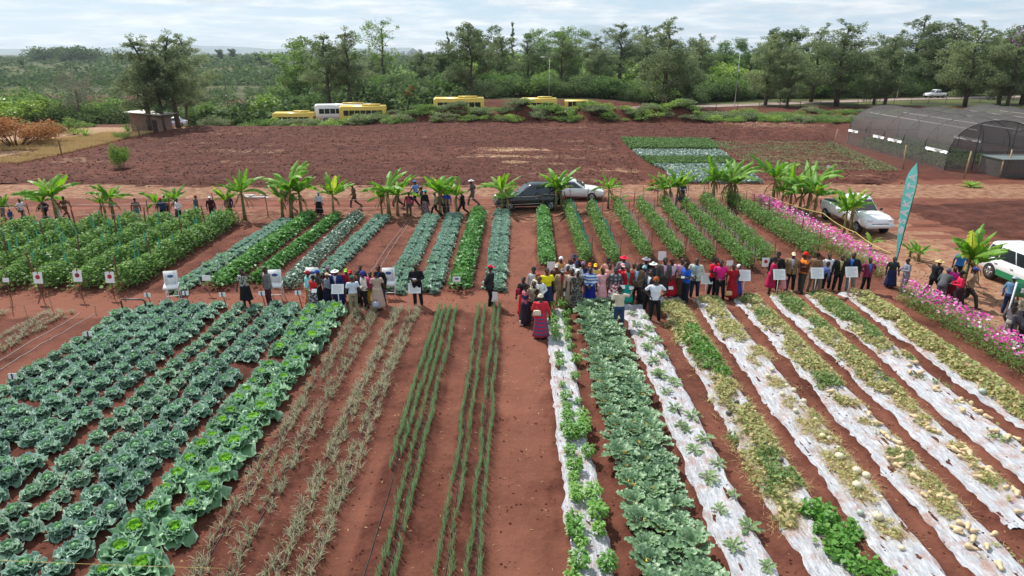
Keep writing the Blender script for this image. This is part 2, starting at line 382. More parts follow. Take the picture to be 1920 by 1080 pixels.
# ================================================================ crops
def leaf(mb, base, az, elev, L, W, curl=.6, cup=.15, wav=.0, nu=6, nv=4, t0=.2, t1=.6, shape='round', stem=0., m=0, rnd=random, lobes=0):
    """one curved leaf: starts at base, heads off at azimuth az and elevation elev, bends down by curl radians"""
    ca, sa = math.cos(az), math.sin(az); lat = Vector((-sa, ca, 0)); p = Vector(base); rows = []; T = []
    ph = rnd.random() * 6.28
    if stem > 0:
        e = elev + .2; q = p + Vector((ca * math.cos(e), sa * math.cos(e), math.sin(e))) * stem
        mb.tube([p, (p + q) / 2 + Vector((0, 0, stem * .06)), q], [.012 * (L / .4 + .3), .010, .007], 4, m, .9); p = q
    for i in range(nu + 1):
        u = i / nu; e = elev - curl * u ** 1.3
        d = Vector((ca * math.cos(e), sa * math.cos(e), math.sin(e))); nrm = Vector((-ca * math.sin(e), -sa * math.sin(e), math.cos(e)))
        if i: p = p + d * (L / nu)
        if shape == 'round': w = math.sin(math.pi * min(1, (.10 + u * .86))) ** .55
        elif shape == 'long': w = (math.sin(math.pi * (.06 + u * .93))) ** .6
        else: w = (math.sin(math.pi * (.03 + u * .95)))
        row = []
        for j in range(nv + 1):
            v = j / nv * 2 - 1; ww = w
            if lobes: ww = w * (.45 + .55 * abs(math.cos(lobes * (u * 2.2 + abs(v) * .3))))
            z = cup * W * v * v + (wav * W * math.sin(ph + u * 17 + v * 2.5) * abs(v) ** 1.5)
            row.append(p + lat * (W * .5 * ww * v) + nrm * z)
            T.append(t0 + (t1 - t0) * (max(u * .7, abs(v)) ** 3) + rnd.uniform(-.05, .05))
        rows.append(row)
    mb.grid(rows, m, T)
r7 = random.Random(5)
M_CABO = leafmat('cabbage_leaf', (.072, .185, .09), (.29, .45, .37), .22, .42, .16, .5, 8, (.58, .68, .64))  # whitish rims here and below: pale leaf margin plus painted backlit glints
M_CABI = leafmat('cabbage_heart', (.11, .28, .11), (.22, .42, .22), .25, .42, .16, .5, 8)
M_BRO = leafmat('cabbage_leaf', (.075, .22, .07), (.27, .45, .30), .25, .42, .14, .5, 8, (.58, .68, .62))
M_BRI = leafmat('cabbage_heart', (.19, .48, .045), (.30, .56, .10), .3, .45, .14, .45, 8)
M_LTO = leafmat('cabbage_leaf', (.10, .225, .10), (.37, .52, .43), .22, .42, .14, .5, 8, (.50, .58, .50))
def cabbage(kind):
    mo, mi = {'dark': (M_CABO, M_CABI), 'bright': (M_BRO, M_BRI), 'light': (M_LTO, M_CABI)}[kind]
    root = empty('cabbage'); mb = MB(); R_ = {'dark': .345, 'bright': .385, 'light': .31}[kind]
    for ring, (n, el, L, W, cu) in enumerate(((8, .50, R_ * 1.12, .37, .95), (8, .90, R_ * 1.0, .36, .85), (6, 1.05, R_ * .72, .30, .6))):
        for k in range(n):
            leaf(mb, (0, 0, .05 + .03 * ring), 6.283 * (k + ring * .5 + r7.uniform(-.2, .2)) / n, el + r7.uniform(-.12, .12), L * r7.uniform(.75, 1.15), W * r7.uniform(.8, 1.15), cu * r7.uniform(.6, 1.5), .20, .17, 7, 6, .12, .95, m=0, rnd=r7)
    mb.obj('outer_leaves', mo, root)
    hb = MB()
    for n, el, L, W, cu in ((5, 1.2, .26, .26, .3), (4, 1.35, .22, .2, -.3)):
        for k in range(n): leaf(hb, (0, 0, .09), 6.283 * (k + r7.uniform(-.2, .2)) / n, el, L, W, cu, .3, .08, 4, 4, .35, .9, rnd=r7)
    if kind != 'bright': hb.ell((0, 0, .22), (.10, .10, .10), 10, 7, t=.5)
    hb.obj('head', mi, root); return root
CAB = {k: [cabbage(k) for _ in range(4)] for k in ('dark', 'bright', 'light')}
USED = {}
places = []
def cab_col(k, kind, size, label, grp, y0=583, sp=.60, k2=None):
    p, q = lk(k, y0, YB, k2); d = q - p; n = int(d.length / sp)
    for i in range(n + 1):
        if r7.random() < .012: continue
        c = p + d * ((i + r7.uniform(-.13, .13)) / n); c.x += r7.uniform(-.03, .03)
        places.append((c.x, c.y, kind, size * .98 * r7.uniform(.80, 1.14), label, grp))
cab_col(-.702, 'bright', 1.24, 'bright lime hearted cabbage in the column beside the dry onion beds', 'lime hearted cabbages at the edge of the cabbage plot', 590)
cab_col(-.782, 'bright', 1.10, 'lime hearted cabbage in the second column left of the dry onion beds', 'lime hearted cabbages one column in', 583)
cab_col(-.875, 'dark', 1.0, 'blue green cabbage in the pair of columns left of the lime hearted ones', 'blue green cabbages next to the lime hearted ones')
cab_col(-.941, 'dark', .98, 'blue green cabbage in the pair of columns left of the lime hearted ones', 'blue green cabbages next to the lime hearted ones')
cab_col(-1.012, 'light', .9, 'small pale rimmed cabbage in the looser middle bed of the cabbage plot', 'small pale rimmed cabbages of the middle bed')
cab_col(-1.078, 'light', .9, 'small pale rimmed cabbage in the looser middle bed of the cabbage plot', 'small pale rimmed cabbages of the middle bed')
for a, b, nm in ((-1.170, -1.236, 'third bed from the left edge of the cabbage plot'), (-1.302, -1.368, 'second bed from the left edge of the cabbage plot')):
    for k in (a, b): cab_col(k, 'dark', .98, 'big blue green cabbage in the ' + nm, 'blue green cabbages in the ' + nm)
cab_col(-1.432, 'dark', .95, 'blue green cabbage in the outermost left bed beside the bare soil', 'cabbages of the outermost left bed')
cab_col(-1.498, 'light', .95, 'pale rimmed cabbage in the outermost left column beside the bare soil', 'pale rimmed cabbages of the outermost left column', 590)
def back_cols(key, w, kind, size, label, sp=.52):
    a, b, _ = BACK[key]; p, q = P(*a), P(*b); d = q - p; n = int(d.length / sp); s = Vector((-d.y, d.x, 0)).normalized()
    if s.x < 0: s = -s
    for j in (-1, 1):
        for i in range(n + 1):
            c = p + d * ((i + r7.uniform(-.15, .15) + (.25 if j > 0 else 0)) / n) + s * (j * w)
            places.append((c.x, c.y, kind, size * r7.uniform(.85, 1.12), label, label.split(' in ')[0] + 's in ' + label.split(' in ')[1]))
back_cols('R1', .24, 'dark', .82, 'cabbage in the narrow bed left of the bare central path, behind the red capped man')
back_cols('R3', .24, 'dark', .82, 'cabbage in the bed behind the man reading in black')
back_cols('R4', .26, 'dark', .82, 'cabbage in the bed right of the two pipes on bare soil')
back_cols('R5', .26, 'dark', .80, 'cabbage in the bed left of the two pipes on bare soil')
back_cols('R9', .26, 'light', .9, 'pale rimmed cabbage in the bed beside the tomato plot')
vis = []
for c in places:
    x, y, d = proj((c[0], c[1], .2))
    if -45 < x < 1960 and 300 < y < 1125: vis.append((d / c[3], c))
vis.sort(key=lambda q: q[0]); NCAB = 300
zs = gh_a(np.array([c[1][0] for c in vis]), np.array([c[1][1] for c in vis]))
rest = []
for i, (dd, (x, y, kind, s, label, grp)) in enumerate(vis):
    if i < NCAB:
        o = place(r7.choice(CAB[kind]), USED, (x, y, zs[i] - .03), r7.uniform(0, 6.28), (s, s, s * r7.uniform(.85, 1.1)), label, 'cabbage', grp)
        o.rotation_euler = (r7.uniform(-.14, .14), r7.uniform(-.14, .14), o.rotation_euler[2])
    else: rest.append((x, y, zs[i], kind, s))
# the far ends of the beds as one mass of the same leaves
def merged(protos_mesh, items, name, mat):
    vs = []; fs = []; ts = []; off = 0; cache = {}
    for me, M in items:
        if me.name not in cache:
            a = np.empty(len(me.vertices) * 3, np.float32); me.vertices.foreach_get('co', a)
            t = np.empty(len(me.vertices), np.float32); me.attributes['tint'].data.foreach_get('value', t)
            f = np.array([list(p.vertices) for p in me.polygons if len(p.vertices) == 4], np.int32)
            cache[me.name] = (a.reshape(-1, 3), t, f)
        a, t, f = cache[me.name]; M = np.array(M); v = a @ M[:3, :3].T + M[:3, 3]
        vs.append(v[f]); ts.append(t[f])
    V = np.concatenate(vs); T = np.concatenate(ts)
    return link(name, quads_mesh(name, V, T, mat, True))
if rest:
    items = []
    for x, y, z, kind, s in rest:
        me = [c for c in CAB[kind][r7.randrange(4)].children if c.name.startswith('outer')][0].data
        items.append((me, Matrix.Translation((x, y, z - .03)) @ Matrix.Rotation(r7.uniform(0, 6.28), 4, 'Z') @ Matrix.Scale(s, 4)))
    tag(merged(None, items, 'cabbages', M_CABO), 'far blue green cabbages filling the back ends of the upper beds', 'cabbages', kind='stuff')
for k in CAB:
    for o in CAB[k]:
        if id(o) not in USED:
            for c in list(o.children): bpy.data.objects.remove(c)
            bpy.data.objects.remove(o)

def row_points(a, b, n, w, px=True, clump=0.):
    p, q = (P(*a), P(*b)) if px else (a, b); t = RG.random(n); s = RG.normal(size=n) * w * .5; s = np.clip(s, -w, w)
    if clump: t = (np.round(t * (q - p).length / clump) * clump + RG.normal(size=n) * clump * .16) / (q - p).length
    d = q - p; L = d.length; sx, sy = -d.y / L, d.x / L
    x = p.x + d.x * t + sx * s; y = p.y + d.y * t + sy * s
    return x, y, t, s
# leafy rows (broad dark leaves too dense to count)
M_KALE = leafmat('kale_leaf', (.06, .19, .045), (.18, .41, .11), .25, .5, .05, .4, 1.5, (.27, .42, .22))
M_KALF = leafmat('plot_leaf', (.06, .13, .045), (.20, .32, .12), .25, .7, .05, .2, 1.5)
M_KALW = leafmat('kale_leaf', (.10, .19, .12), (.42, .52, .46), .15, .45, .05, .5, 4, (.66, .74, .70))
def leafy(key, n, hw, h, size, mat, label, clump=.42):
    a, b, _ = BACK[key]; p, q = P(*a), P(*b); L = (q - p).length; nn = int(n * L); x, y, t, s = row_points(a, b, nn, hw, clump=clump)
    z = gh_a(x, y) + h * (1 - (s / hw) ** 2 * .55) * RG.uniform(.25, 1, nn)
    C = np.stack([x, y, z], 1); V = leaf_quads(C, RG.uniform(.6, 1.2, nn) * size, .55, .5)
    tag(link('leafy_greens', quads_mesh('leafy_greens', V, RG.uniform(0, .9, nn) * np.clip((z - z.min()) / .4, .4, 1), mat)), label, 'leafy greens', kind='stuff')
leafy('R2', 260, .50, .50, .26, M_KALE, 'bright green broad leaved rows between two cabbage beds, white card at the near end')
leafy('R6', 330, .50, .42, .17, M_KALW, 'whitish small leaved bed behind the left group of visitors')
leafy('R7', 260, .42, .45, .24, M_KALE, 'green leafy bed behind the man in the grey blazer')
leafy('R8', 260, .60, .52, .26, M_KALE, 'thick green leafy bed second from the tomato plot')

# onions: dry straw coloured leaves and upright green ones
M_DRY = leafmat('onion_leaf', (.17, .22, .11), (.52, .50, .36), .3, .6, .05, .3, 2.0)
M_CHIVE = leafmat('onion_leaf', (.085, .195, .085), (.26, .41, .21), .3, .5, .05, .35, 2.0)
def blades(x, y, z0, n, h, spread, wid, mat, name, label, t_hi=.9, flop=.5, cat='onions'):
    N = len(x) * n; X = np.repeat(x, n); Y = np.repeat(y, n); Z = np.repeat(z0, n)
    az = RG.uniform(0, 6.283, N); sp = RG.uniform(.1, 1, N) * spread; hh = RG.uniform(.55, 1.1, N) * h; dx, dy = np.cos(az), np.sin(az)
    tw = RG.uniform(0, 6.28, N); sx, sy = np.cos(tw) * wid / 2, np.sin(tw) * wid / 2
    pts = []
    for u in (0, .4, .75, 1.):
        r = sp * u ** 1.4; zz = hh * (u - flop * u ** 3 * (sp / max(spread, 1e-6))); w = 1.05 - u * .85
        pts.append(np.stack([X + dx * r + sx * w, Y + dy * r + sy * w, Z + zz, X + dx * r - sx * w, Y + dy * r - sy * w, Z + zz], 1))
    V = []; T = []
    tt = RG.uniform(0, t_hi, N)
    for i in range(3):
        a, b = pts[i], pts[i + 1]; V.append(np.stack([a[:, :3], a[:, 3:], b[:, 3:], b[:, :3]], 1)); T.append(tt + i * .12)
    o = link(name, quads_mesh(name, np.concatenate(V), np.concatenate(T), mat)); tag(o, label, cat, kind='stuff'); return o
def onion_line(k, ya, yb, step, jit=.04, k2=None, gap=0.):
    p, q = lk(k, ya, yb, k2); L = (q - p).length; n = int(L / step); t = (np.arange(n) + RG.normal(size=n) * .25) / n
    t = t[RG.random(n) > gap + .35 * (vnoise(t * L, t * 0 + k * 90, 1.3, 78) > .62)]
    x = p.x + (q.x - p.x) * t + RG.normal(size=len(t)) * jit + (vnoise(t * L, t * 0 + k * 50, .8, 77) - .5) * .10; y = p.y + (q.y - p.y) * t
    return x, y
def onion_bed(ks, ya, yb, step, jit, n, h, spread, wid, mat, label, gap=0., **kw):
    xy = [onion_line(k, ya, b, step, jit, gap=gap) for k, b in ks]; x = np.concatenate([q[0] for q in xy]); y = np.concatenate([q[1] for q in xy])
    blades(x, y, gh_a(x, y) - .01, n, h, spread, wid, mat, 'onion_plants', label, **kw)
onion_bed([(-.622, YB), (-.600, YB), (-.560, YB), (-.540, YB)], 581, YB, .10, .05, 9, .32, .24, .020, M_DRY, 'drying greyish onion leaves in the bed right beside the cabbages', gap=.25)
onion_bed([(-.475, YB), (-.452, YB), (-.415, YB), (-.392, YB)], 583, YB, .09, .05, 10, .33, .24, .020, M_DRY, 'drying greyish onion leaves in the second bed from the cabbages', gap=.15)
onion_bed([(-.306, 892), (-.284, 862)], 581, YB, .06, .025, 9, .36, .09, .014, M_CHIVE, 'green onion double line that stops short, left of the green pairs', flop=.1)
onion_bed([(-.262, YB), (-.237, YB)], 582, YB, .06, .025, 9, .34, .09, .014, M_CHIVE, 'green onion double line just right of the one that stops short', flop=.1)
onion_bed([(-.152, YB), (-.130, YB)], 580, YB, .065, .025, 8, .34, .09, .014, M_CHIVE, 'green onion double line second from the bare central path', flop=.1)
onion_bed([(-.095, YB), (-.074, YB)], 576, YB, .065, .025, 8, .36, .09, .014, M_CHIVE, 'green onion double line nearest the bare central path', flop=.1)
onion_bed([(-1.72, 720), (-1.76, 720), (-1.80, 720)], 588, YB, .09, .08, 10, .24, .22, .02, M_DRY, 'short dry onion strip at the left edge below the tomato signs')
onion_bed([(-1.97, 680), (-2.02, 680)], 586, YB, .09, .08, 10, .24, .22, .02, M_DRY, 'farthest left dry onion strip cut by the photo edge')
M_PIPE = flat((.022, .022, .024), .45, 'black_pipe'); M_PIPEG = flat((.30, .24, .22), .6, 'dusty_pipe')
def pipe(a, b, label, mat=M_PIPE, r=.010, dz=.012):
    p, q = P(*a), P(*b); n = 40; pts = []
    for i in range(n + 1):
        t = i / n; c = p + (q - p) * t; pts.append((c.x + r7.uniform(-.012, .012) + .03 * math.sin(t * 9), c.y, gh(c.x, c.y) + dz))
    mb = MB(); mb.tube(pts, r, 6); tag(mb.obj('drip_pipe', mat), label, 'drip pipe', 'drip pipes along the beds')
def kp(k, y): return (972 + k * (y - 100), y)
for k, l in ((-.612, 'black drip pipe in the dry onion bed beside the cabbages, left line'), (-.551, 'black drip pipe in the dry onion bed beside the cabbages, right line'), (-.463, 'black drip pipe along the left of the second dry onion bed'), (-.403, 'black drip pipe along the right of the second dry onion bed'),
             (-.295, 'black drip pipe that runs on bare below the green onions that stop short'), (-.2495, 'black drip pipe inside the green onion lines right of the short one'), (-.141, 'black drip pipe in the green onions second from the central path'), (-.0845, 'black drip pipe in the green onions nearest the central path')):
    pipe(kp(k, 583), kp(k, YB), l)
pipe((150, 588), (-40, 699), 'dusty grey pipe on bare soil left of the cabbages, upper one', M_PIPEG, .014)
pipe((182, 586), (-40, 716), 'dusty grey pipe on bare soil left of the cabbages, lower one', M_PIPEG, .014)
pipe((764, 412), (686, 522), 'dusty brown pipe between the upper cabbage beds, left one', M_PIPEG, .014)
pipe((771, 412), (697, 524), 'dusty brown pipe between the upper cabbage beds, right one', M_PIPEG, .014)

# plastic mulch
def mulch_mat():
    m, n, b = nt('silver_mulch_film'); p = geopos(n); mp = n.nodes.new('ShaderNodeMapping'); n.links.new(p, mp.inputs[0]); mp.inputs['Scale'].default_value = (1, .16, 1)
    w = noise(n, 16, 5, .7, mp.outputs[0]); w2 = noise(n, 3, 4, .6, p)
    c = mix_col(n, mrange(n, w, .35, .65), (.34, .355, .40), (.68, .69, .72)); d = mrange(n, noise(n, 2.2, 7, .75, p), .49, .66)
    c = mix_col(n, math_n(n, 'MULTIPLY', d, .8), c, (.40, .20, .14)); n.links.new(c, b.inputs['Base Color']); b.inputs['Roughness'].default_value = .38; b.inputs['Metallic'].default_value = .15
    bump(n, b, math_n(n, 'ADD', w, math_n(n, 'MULTIPLY', w2, .6)), 1., .10); return m
M_MULCH = mulch_mat()
ml = ['leftmost silver film strip, planted with pepper bushes', 'silver film strip with small sparse seedlings right of the courgettes', 'silver film strip under dry vines with dark round gourds', 'silver film strip holding big cream pumpkins',
      'silver film strip right of the one with cream pumpkins', 'silver film strip fourth from the pink flower hedge side, with tan squashes', 'silver film strip second from the pink flowers', 'silver film strip nearest the pink flower hedge']
ml[5] = 'silver film strip third from the pink flowers, dotted with tan squashes'
for i, (a, b, y) in enumerate(MULCH):
    yb = YB if a < 1 else 1000
    p0, q0 = lk(a - .004, y, yb); p1, q1 = lk(b + .004, y, yb); n = int((q0 - p0).length / .09); t = np.linspace(0, 1, n); v = np.linspace(0, 1, 25)
    T, Vv = np.meshgrid(t, v, indexing='ij'); ed = (vnoise(T * (q0 - p0).length, Vv * 0, 1.1, 50 + i) - .5) * .14 + (vnoise(T * (q0 - p0).length, Vv * 0, 5, 90 + i) - .5) * .07
    L = p0.x + (q0.x - p0.x) * T; Rr = p1.x + (q1.x - p1.x) * T; X = L + (Rr - L) * Vv + ed * (np.abs(Vv - .5) * 2); Y = p0.y + (q0.y - p0.y) * T
    Z = gh_a(X, Y) + .022 + (vnoise(X * 1.0, Y * .4, 9, 61) - .5) * .040 + (vnoise(X * 1.6, Y * .25, 9, 62) - .5) * .045
    Z -= .02 * (np.abs(Vv - .5) > .46)
    V = np.stack([X, Y, Z], -1); Q = np.stack([V[:-1, :-1], V[:-1, 1:], V[1:, 1:], V[1:, :-1]], 2).reshape(-1, 4, 3)
    me = quads_mesh('mulch_film', Q, np.full(len(Q), .5), M_MULCH, True)
    bm = bmesh.new(); bm.from_mesh(me); bmesh.ops.remove_doubles(bm, verts=bm.verts, dist=.0005); bm.normal_update(); bm.to_mesh(me); bm.free(); me.polygons.foreach_set('use_smooth', [True] * len(me.polygons))
    tag(link('mulch_film', me), ml[i], 'plastic mulch', 'silver film strips laid over the beds')

# pepper, courgette, seedlings
M_PEP = leafmat('pepper_leaf', (.07, .19, .03), (.20, .42, .07), .35, .4, .15, .5, 6)
M_ZUC = leafmat('courgette_leaf', (.085, .19, .075), (.34, .48, .30), .25, .42, .14, .5, 9, (.60, .68, .58))
M_SEED = leafmat('seedling_leaf', (.10, .20, .06), (.28, .38, .18), .3, .5, .1, .4, 6)
M_YEL = flat((.75, .42, .03), .5, 'yellow_flower')
def pepper_plant():
    mb = MB(); st = MB()
    for k in range(7):
        a = 6.283 * k / 7 + r7.random(); top = (math.cos(a) * .14, math.sin(a) * .14, .34 + r7.random() * .12); st.tube([(0, 0, 0), (top[0] * .4, top[1] * .4, .18), top], [.012, .008, .004], 4)
    for k in range(95):
        a = r7.uniform(0, 6.283); rr = .24 * r7.random() ** .5; z = .12 + .40 * r7.random() * (1 - (rr / .3) ** 2 * .5)
        leaf(mb, (math.cos(a) * rr * .7, math.sin(a) * rr * .7, z), a + r7.uniform(-.9, .9), r7.uniform(-.1, .7), r7.uniform(.10, .16), .065, .7, .1, .02, 3, 2, .1, .9, 'long', rnd=r7)
    root = empty('pepper_plant'); mb.obj('leaves', M_PEP, root); st.obj('stem', M_PEP, root); return root
def courgette():
    mb = MB(); fl = MB()
    for k in range(28):
        a = 6.283 * k * .382 + r7.uniform(-.3, .3); inner = k / 28
        leaf(mb, (math.cos(a) * .04, math.sin(a) * .04, .05), a, .55 + inner * .75 + r7.uniform(-.15, .15), r7.uniform(.20, .30) * (1 - inner * .25), r7.uniform(.22, .31) * (1 - inner * .3), .8, .10, .07, 8, 6, .1, .75, 'round', stem=r7.uniform(.20, .34) * (1 - inner * .2), rnd=r7, lobes=4)
    for k in range(2):
        a = r7.uniform(0, 6.28)
        for j in range(5): leaf(fl, (math.cos(a) * .13, math.sin(a) * .13, .25), 6.283 * j / 5, .9, .09, .05, .5, .1, 0, 3, 2, rnd=r7)
    root = empty('courgette_plant'); mb.obj('leaves', M_ZUC, root); fl.obj('flower', M_YEL, root); return root
def seedling(n=11, L=.17):
    mb = MB()
    for k in range(n): leaf(mb, (0, 0, .01), 6.283 * k * .382 + r7.uniform(-.3, .3), r7.uniform(.25, .9), L * r7.uniform(.7, 1.1), L * .55, .6, .1, .1, 5, 4, .2, .9, 'round', stem=L * .5, rnd=r7, lobes=4)
    root = empty('squash_seedling'); mb.obj('leaves', M_SEED, root)
    s = MB(); s.tube([(0, 0, -.02), (.01, 0, .03), (0, 0, .07)], [.012, .01, .005], 5); s.obj('stem', M_SEED, root); return root
PEP = [pepper_plant() for _ in range(3)]; ZUC = [courgette() for _ in range(4)]; SEE = [seedling() for _ in range(3)]
C4 = lambda x, y: (640 + x / 3, 720 + y / 3)
C3 = lambda x, y: (640 + x / 3, 560 + y / 3)
C5 = lambda x, y: (1280 + x / 3, 560 + y / 3)
C6 = lambda x, y: (1280 + x / 3, 720 + y / 3)
peps = [C3(*q) for q in ((1175, 62), (1188, 110), (1190, 150), (1200, 200), (1208, 240), (1222, 350), (1228, 390), (1242, 500), (1262, 580), (1268, 640), (1272, 700), (1265, 770), (1290, 800), (1285, 890), (1245, 50), (1262, 110), (1262, 150), (1270, 200), (1275, 235), (1288, 290), (1322, 355), (1312, 460), (1330, 600), (1355, 690), (1362, 740), (1350, 790), (1385, 900))] + \
    [C4(*q) for q in ((1310, 500), (1305, 560), (1312, 630), (1320, 675), (1305, 820), (1310, 875), (1348, 930), (1335, 1060), (1415, 665), (1425, 730), (1438, 780), (1445, 860), (1490, 1060), (1300, 1130))]
for x, y in peps:
    o = place(r7.choice(PEP), USED, G(x, y + 6), r7.uniform(0, 6.3), r7.uniform(.62, .98) * (.6 if (x, y) in (C3(1330, 600), C3(1242, 500)) else 1), 'bushy light green pepper plant growing through the leftmost silver film', 'pepper plant', 'pepper plants on the leftmost silver film')
for j, (k, off) in enumerate(((.253, 0), (.298, .5), (.337, .25))):
    p, q = lk(k, 578, YB); n = int((q - p).length / .64)
    for i in range(n + 1):
        c = p + (q - p) * min(1, (i + off * .9 + r7.uniform(-.12, .12)) / n); c.x += r7.uniform(-.08, .08)
        place(r7.choice(ZUC), USED, (c.x, c.y, gh(c.x, c.y) - .04), r7.uniform(0, 6.3), r7.uniform(.9, 1.15), 'silvery green courgette plant in the dense bed between two film strips', 'courgette plant', 'courgette plants of the dense bed')
seeds = [C3(*q) for q in ((1610, 45), (1635, 105), (1705, 130), (1655, 170), (1730, 195), (1690, 225), (1765, 265), (1725, 305), (1715, 290), (1805, 345), (1755, 380), (1790, 460), (1775, 450), (1870, 500), (1825, 550), (1870, 650), (1910, 740))] + \
    [C5(*q) for q in ((50, 695), (20, 765), (125, 820), (60, 885), (195, 965), (140, 1045))] + [C6(*q) for q in ((285, 660), (200, 745), (370, 850), (280, 955), (470, 1065))]
for x, y in seeds: place(r7.choice(SEE), USED, G(x, y), r7.uniform(0, 6.3), r7.uniform(.8, 1.45), 'small spiky leaved melon seedling on the film strip right of the courgettes', 'seedling', 'young melon plants on the second silver film')
def drop_unused(protos):
    for o in protos:
        if id(o) not in USED:
            for c in list(o.children): bpy.data.objects.remove(c)
            bpy.data.objects.remove(o)
drop_unused(PEP + ZUC + SEE)

# vines: dry straw and yellow-green leaves
M_VINE = leafmat('vine_leaf', (.11, .22, .06), (.50, .47, .20), .3, .6, .05, .35, 3.0, (.56, .42, .24))
M_VDRY = leafmat('dry_vine', (.34, .23, .09), (.62, .48, .24), .2, .8, .05, .3, 3.0)
M_VGRN = leafmat('vine_leaf', (.08, .23, .035), (.24, .44, .10), .3, .5, .05, .4, 3.0)
def vine(k0, k1, ya, yb, dens_a, dens_b, label, green=.3, size=.13, dry=1., h=.18, seed=1, name='vine_foliage', mat=None):
    rg = np.random.default_rng(seed); p0, q0 = lk(k0, ya, yb); p1, q1 = lk(k1, ya, yb); L = (q0 - p0).length; W = p1.x - p0.x
    n = int(L * W * 620); t = rg.random(n); v = rg.random(n)
    x = p0.x + (q0.x - p0.x) * t + v * W + rg.normal(size=n) * .06; y = p0.y + (q0.y - p0.y) * t
    dn = dens_a + (dens_b - dens_a) * t; nv = vnoise(x, y, 1.6, seed) * .6 + vnoise(x, y, 5, seed + 1) * .4
    dn = dn * (.35 + .65 * sm(t / .06)) * (.3 + .7 * sm((1 - t) / .10)) * (.6 + .8 * vnoise(x, y, .55, seed + 3)) * (.55 + .45 * np.sin(np.pi * np.clip(v, 0, 1)))
    k = nv < (dn * .60 + .20); x, y, t, v, nv = x[k], y[k], t[k], v[k], nv[k]; n = len(x)
    z = gh_a(x, y) + .03 + h * rg.random(n) * np.sin(np.pi * np.clip(v, .05, .95)) ** .5
    V = leaf_quads(np.stack([x, y, z], 1), rg.uniform(.45, 1.2, n) * size * .88, .85, .6, rg)
    gz_ = vnoise(x, y, .9, seed + 7); T = np.where(gz_ < green, rg.uniform(0, .35, n), rg.uniform(.35, 1.05, n))
    tag(link(name, quads_mesh(name, V, T, mat or M_VINE)), label, 'vines', kind='stuff')
    if dry:
        n2 = int(n * 1.7 * dry); i = rg.integers(0, n, n2); xx = x[i] + rg.normal(size=n2) * .12; yy = y[i] + rg.normal(size=n2) * .15
        blades(xx, yy, gh_a(xx, yy) + .03, 1, .08, .32, .010, M_VDRY, 'dry_vine_stems', 'dry straw stems lying in the ' + label.split(' on ')[-1], cat='dry stems')
vine(.545, .655, 566, 1000, .75, .65, 'straw yellow vines with dark gourds on the third film strip', .36, .13, 1.6, .2, 101)
vine(.595, .705, 955, YB, .52, .62, 'green pumpkin vines at the near end of the third film strip', .95, .17, .3, .25, 111, mat=M_VGRN)
vine(.565, .655, 620, 720, .8, .3, 'green clump of vines partway down the third film strip', .95, .16, .3, .22, 112, mat=M_VGRN)
vine(.715, .80, 562, 650, 1.05, .75, 'lime yellow vines at the far end of the cream pumpkin strip', .1, .12, .3, .18, 102)
vine(.745, .83, 655, YB, .52, .5, 'withered vines between cream pumpkins on the fourth film strip', .12, .09, 1.8, .12, 103)
vine(.885, .975, 562, 780, 1.05, .55, 'mottled green and straw vines on the far half of the fifth film strip', .42, .13, .6, .2, 104)
vine(.90, .975, 760, YB, .44, .38, 'sparse withered vines on the near half of the fifth film strip', .3, .10, 1.6, .12, 114)
vine(1.035, 1.13, 558, 760, 1.1, .7, 'yellow green dense vines on the far half of the sixth film strip', .35, .13, .5, .22, 105)
vine(1.05, 1.12, 740, 1000, .46, .4, 'thin withered vines on the near half of the sixth film strip', .25, .10, 1.5, .12, 115)
vine(1.185, 1.285, 556, 690, 1.0, .75, 'green mottled vines on the far half of the second strip from the flowers', .5, .13, .5, .22, 106)
vine(1.21, 1.28, 690, 960, .36, .34, 'scattered vines on the near half of the second strip from the flowers', .45, .11, 1., .12, 116)
vine(1.35, 1.46, 550, 860, 1.1, .85, 'yellowing big leaved vines on the strip nearest the pink flowers', .3, .16, 1.0, .3, 107)
# fruits
M_CREAM = flat((.62, .55, .38), .45, 'cream_rind', var=.06); M_DARKG = flat((.065, .075, .055), .5, 'dark_rind', var=.25); M_TAN = flat((.58, .43, .25), .5, 'tan_rind', var=.1); M_PGREY = flat((.36, .44, .36), .5, 'grey_green_rind'); M_STALK = flat((.25, .24, .1), .8, 'stalk')
def pumpkin(mat, ribs=8, name='pumpkin'):
    root = empty(name); rings = []; n = 32
    for i in range(9):
        a = -math.pi / 2 + math.pi * (i + .3) / 8.6
        rings.append([Vector(((1 - .07 * abs(math.cos(ribs / 2 * 6.283 * j / n))) * math.cos(a) * math.cos(6.283 * j / n) * .5, (1 - .07 * abs(math.cos(ribs / 2 * 6.283 * j / n))) * math.cos(a) * math.sin(6.283 * j / n) * .5, .40 + .40 * math.sin(a))) for j in range(n)])
    mb = MB(); mb.loft(rings); mb.obj('rind', mat, root); s = MB(); s.tube([(0, 0, .76), (.02, 0, .86), (.08, 0, .92)], [.06, .04, .045], 6); s.obj('stalk', M_STALK, root); return root
def butternut():
    root = empty('butternut_squash'); mb = MB(); pr = [(-.5, .10), (-.46, .24), (-.36, .33), (-.22, .36), (-.08, .30), (.05, .22), (.22, .19), (.38, .20), (.46, .15), (.49, .05)]
    mb.loft([[Vector((x, r * math.cos(6.283 * j / 14), .34 + r * math.sin(6.283 * j / 14))) for j in range(14)] for x, r in pr]); mb.obj('rind', M_TAN, root)
    s = MB(); s.tube([(.48, 0, .34), (.56, .01, .37)], [.05, .035], 6); s.obj('stalk', M_STALK, root); return root
PK = {'cream': pumpkin(M_CREAM), 'dark': pumpkin(M_DARKG), 'grey': pumpkin(M_PGREY)}; BN = butternut()
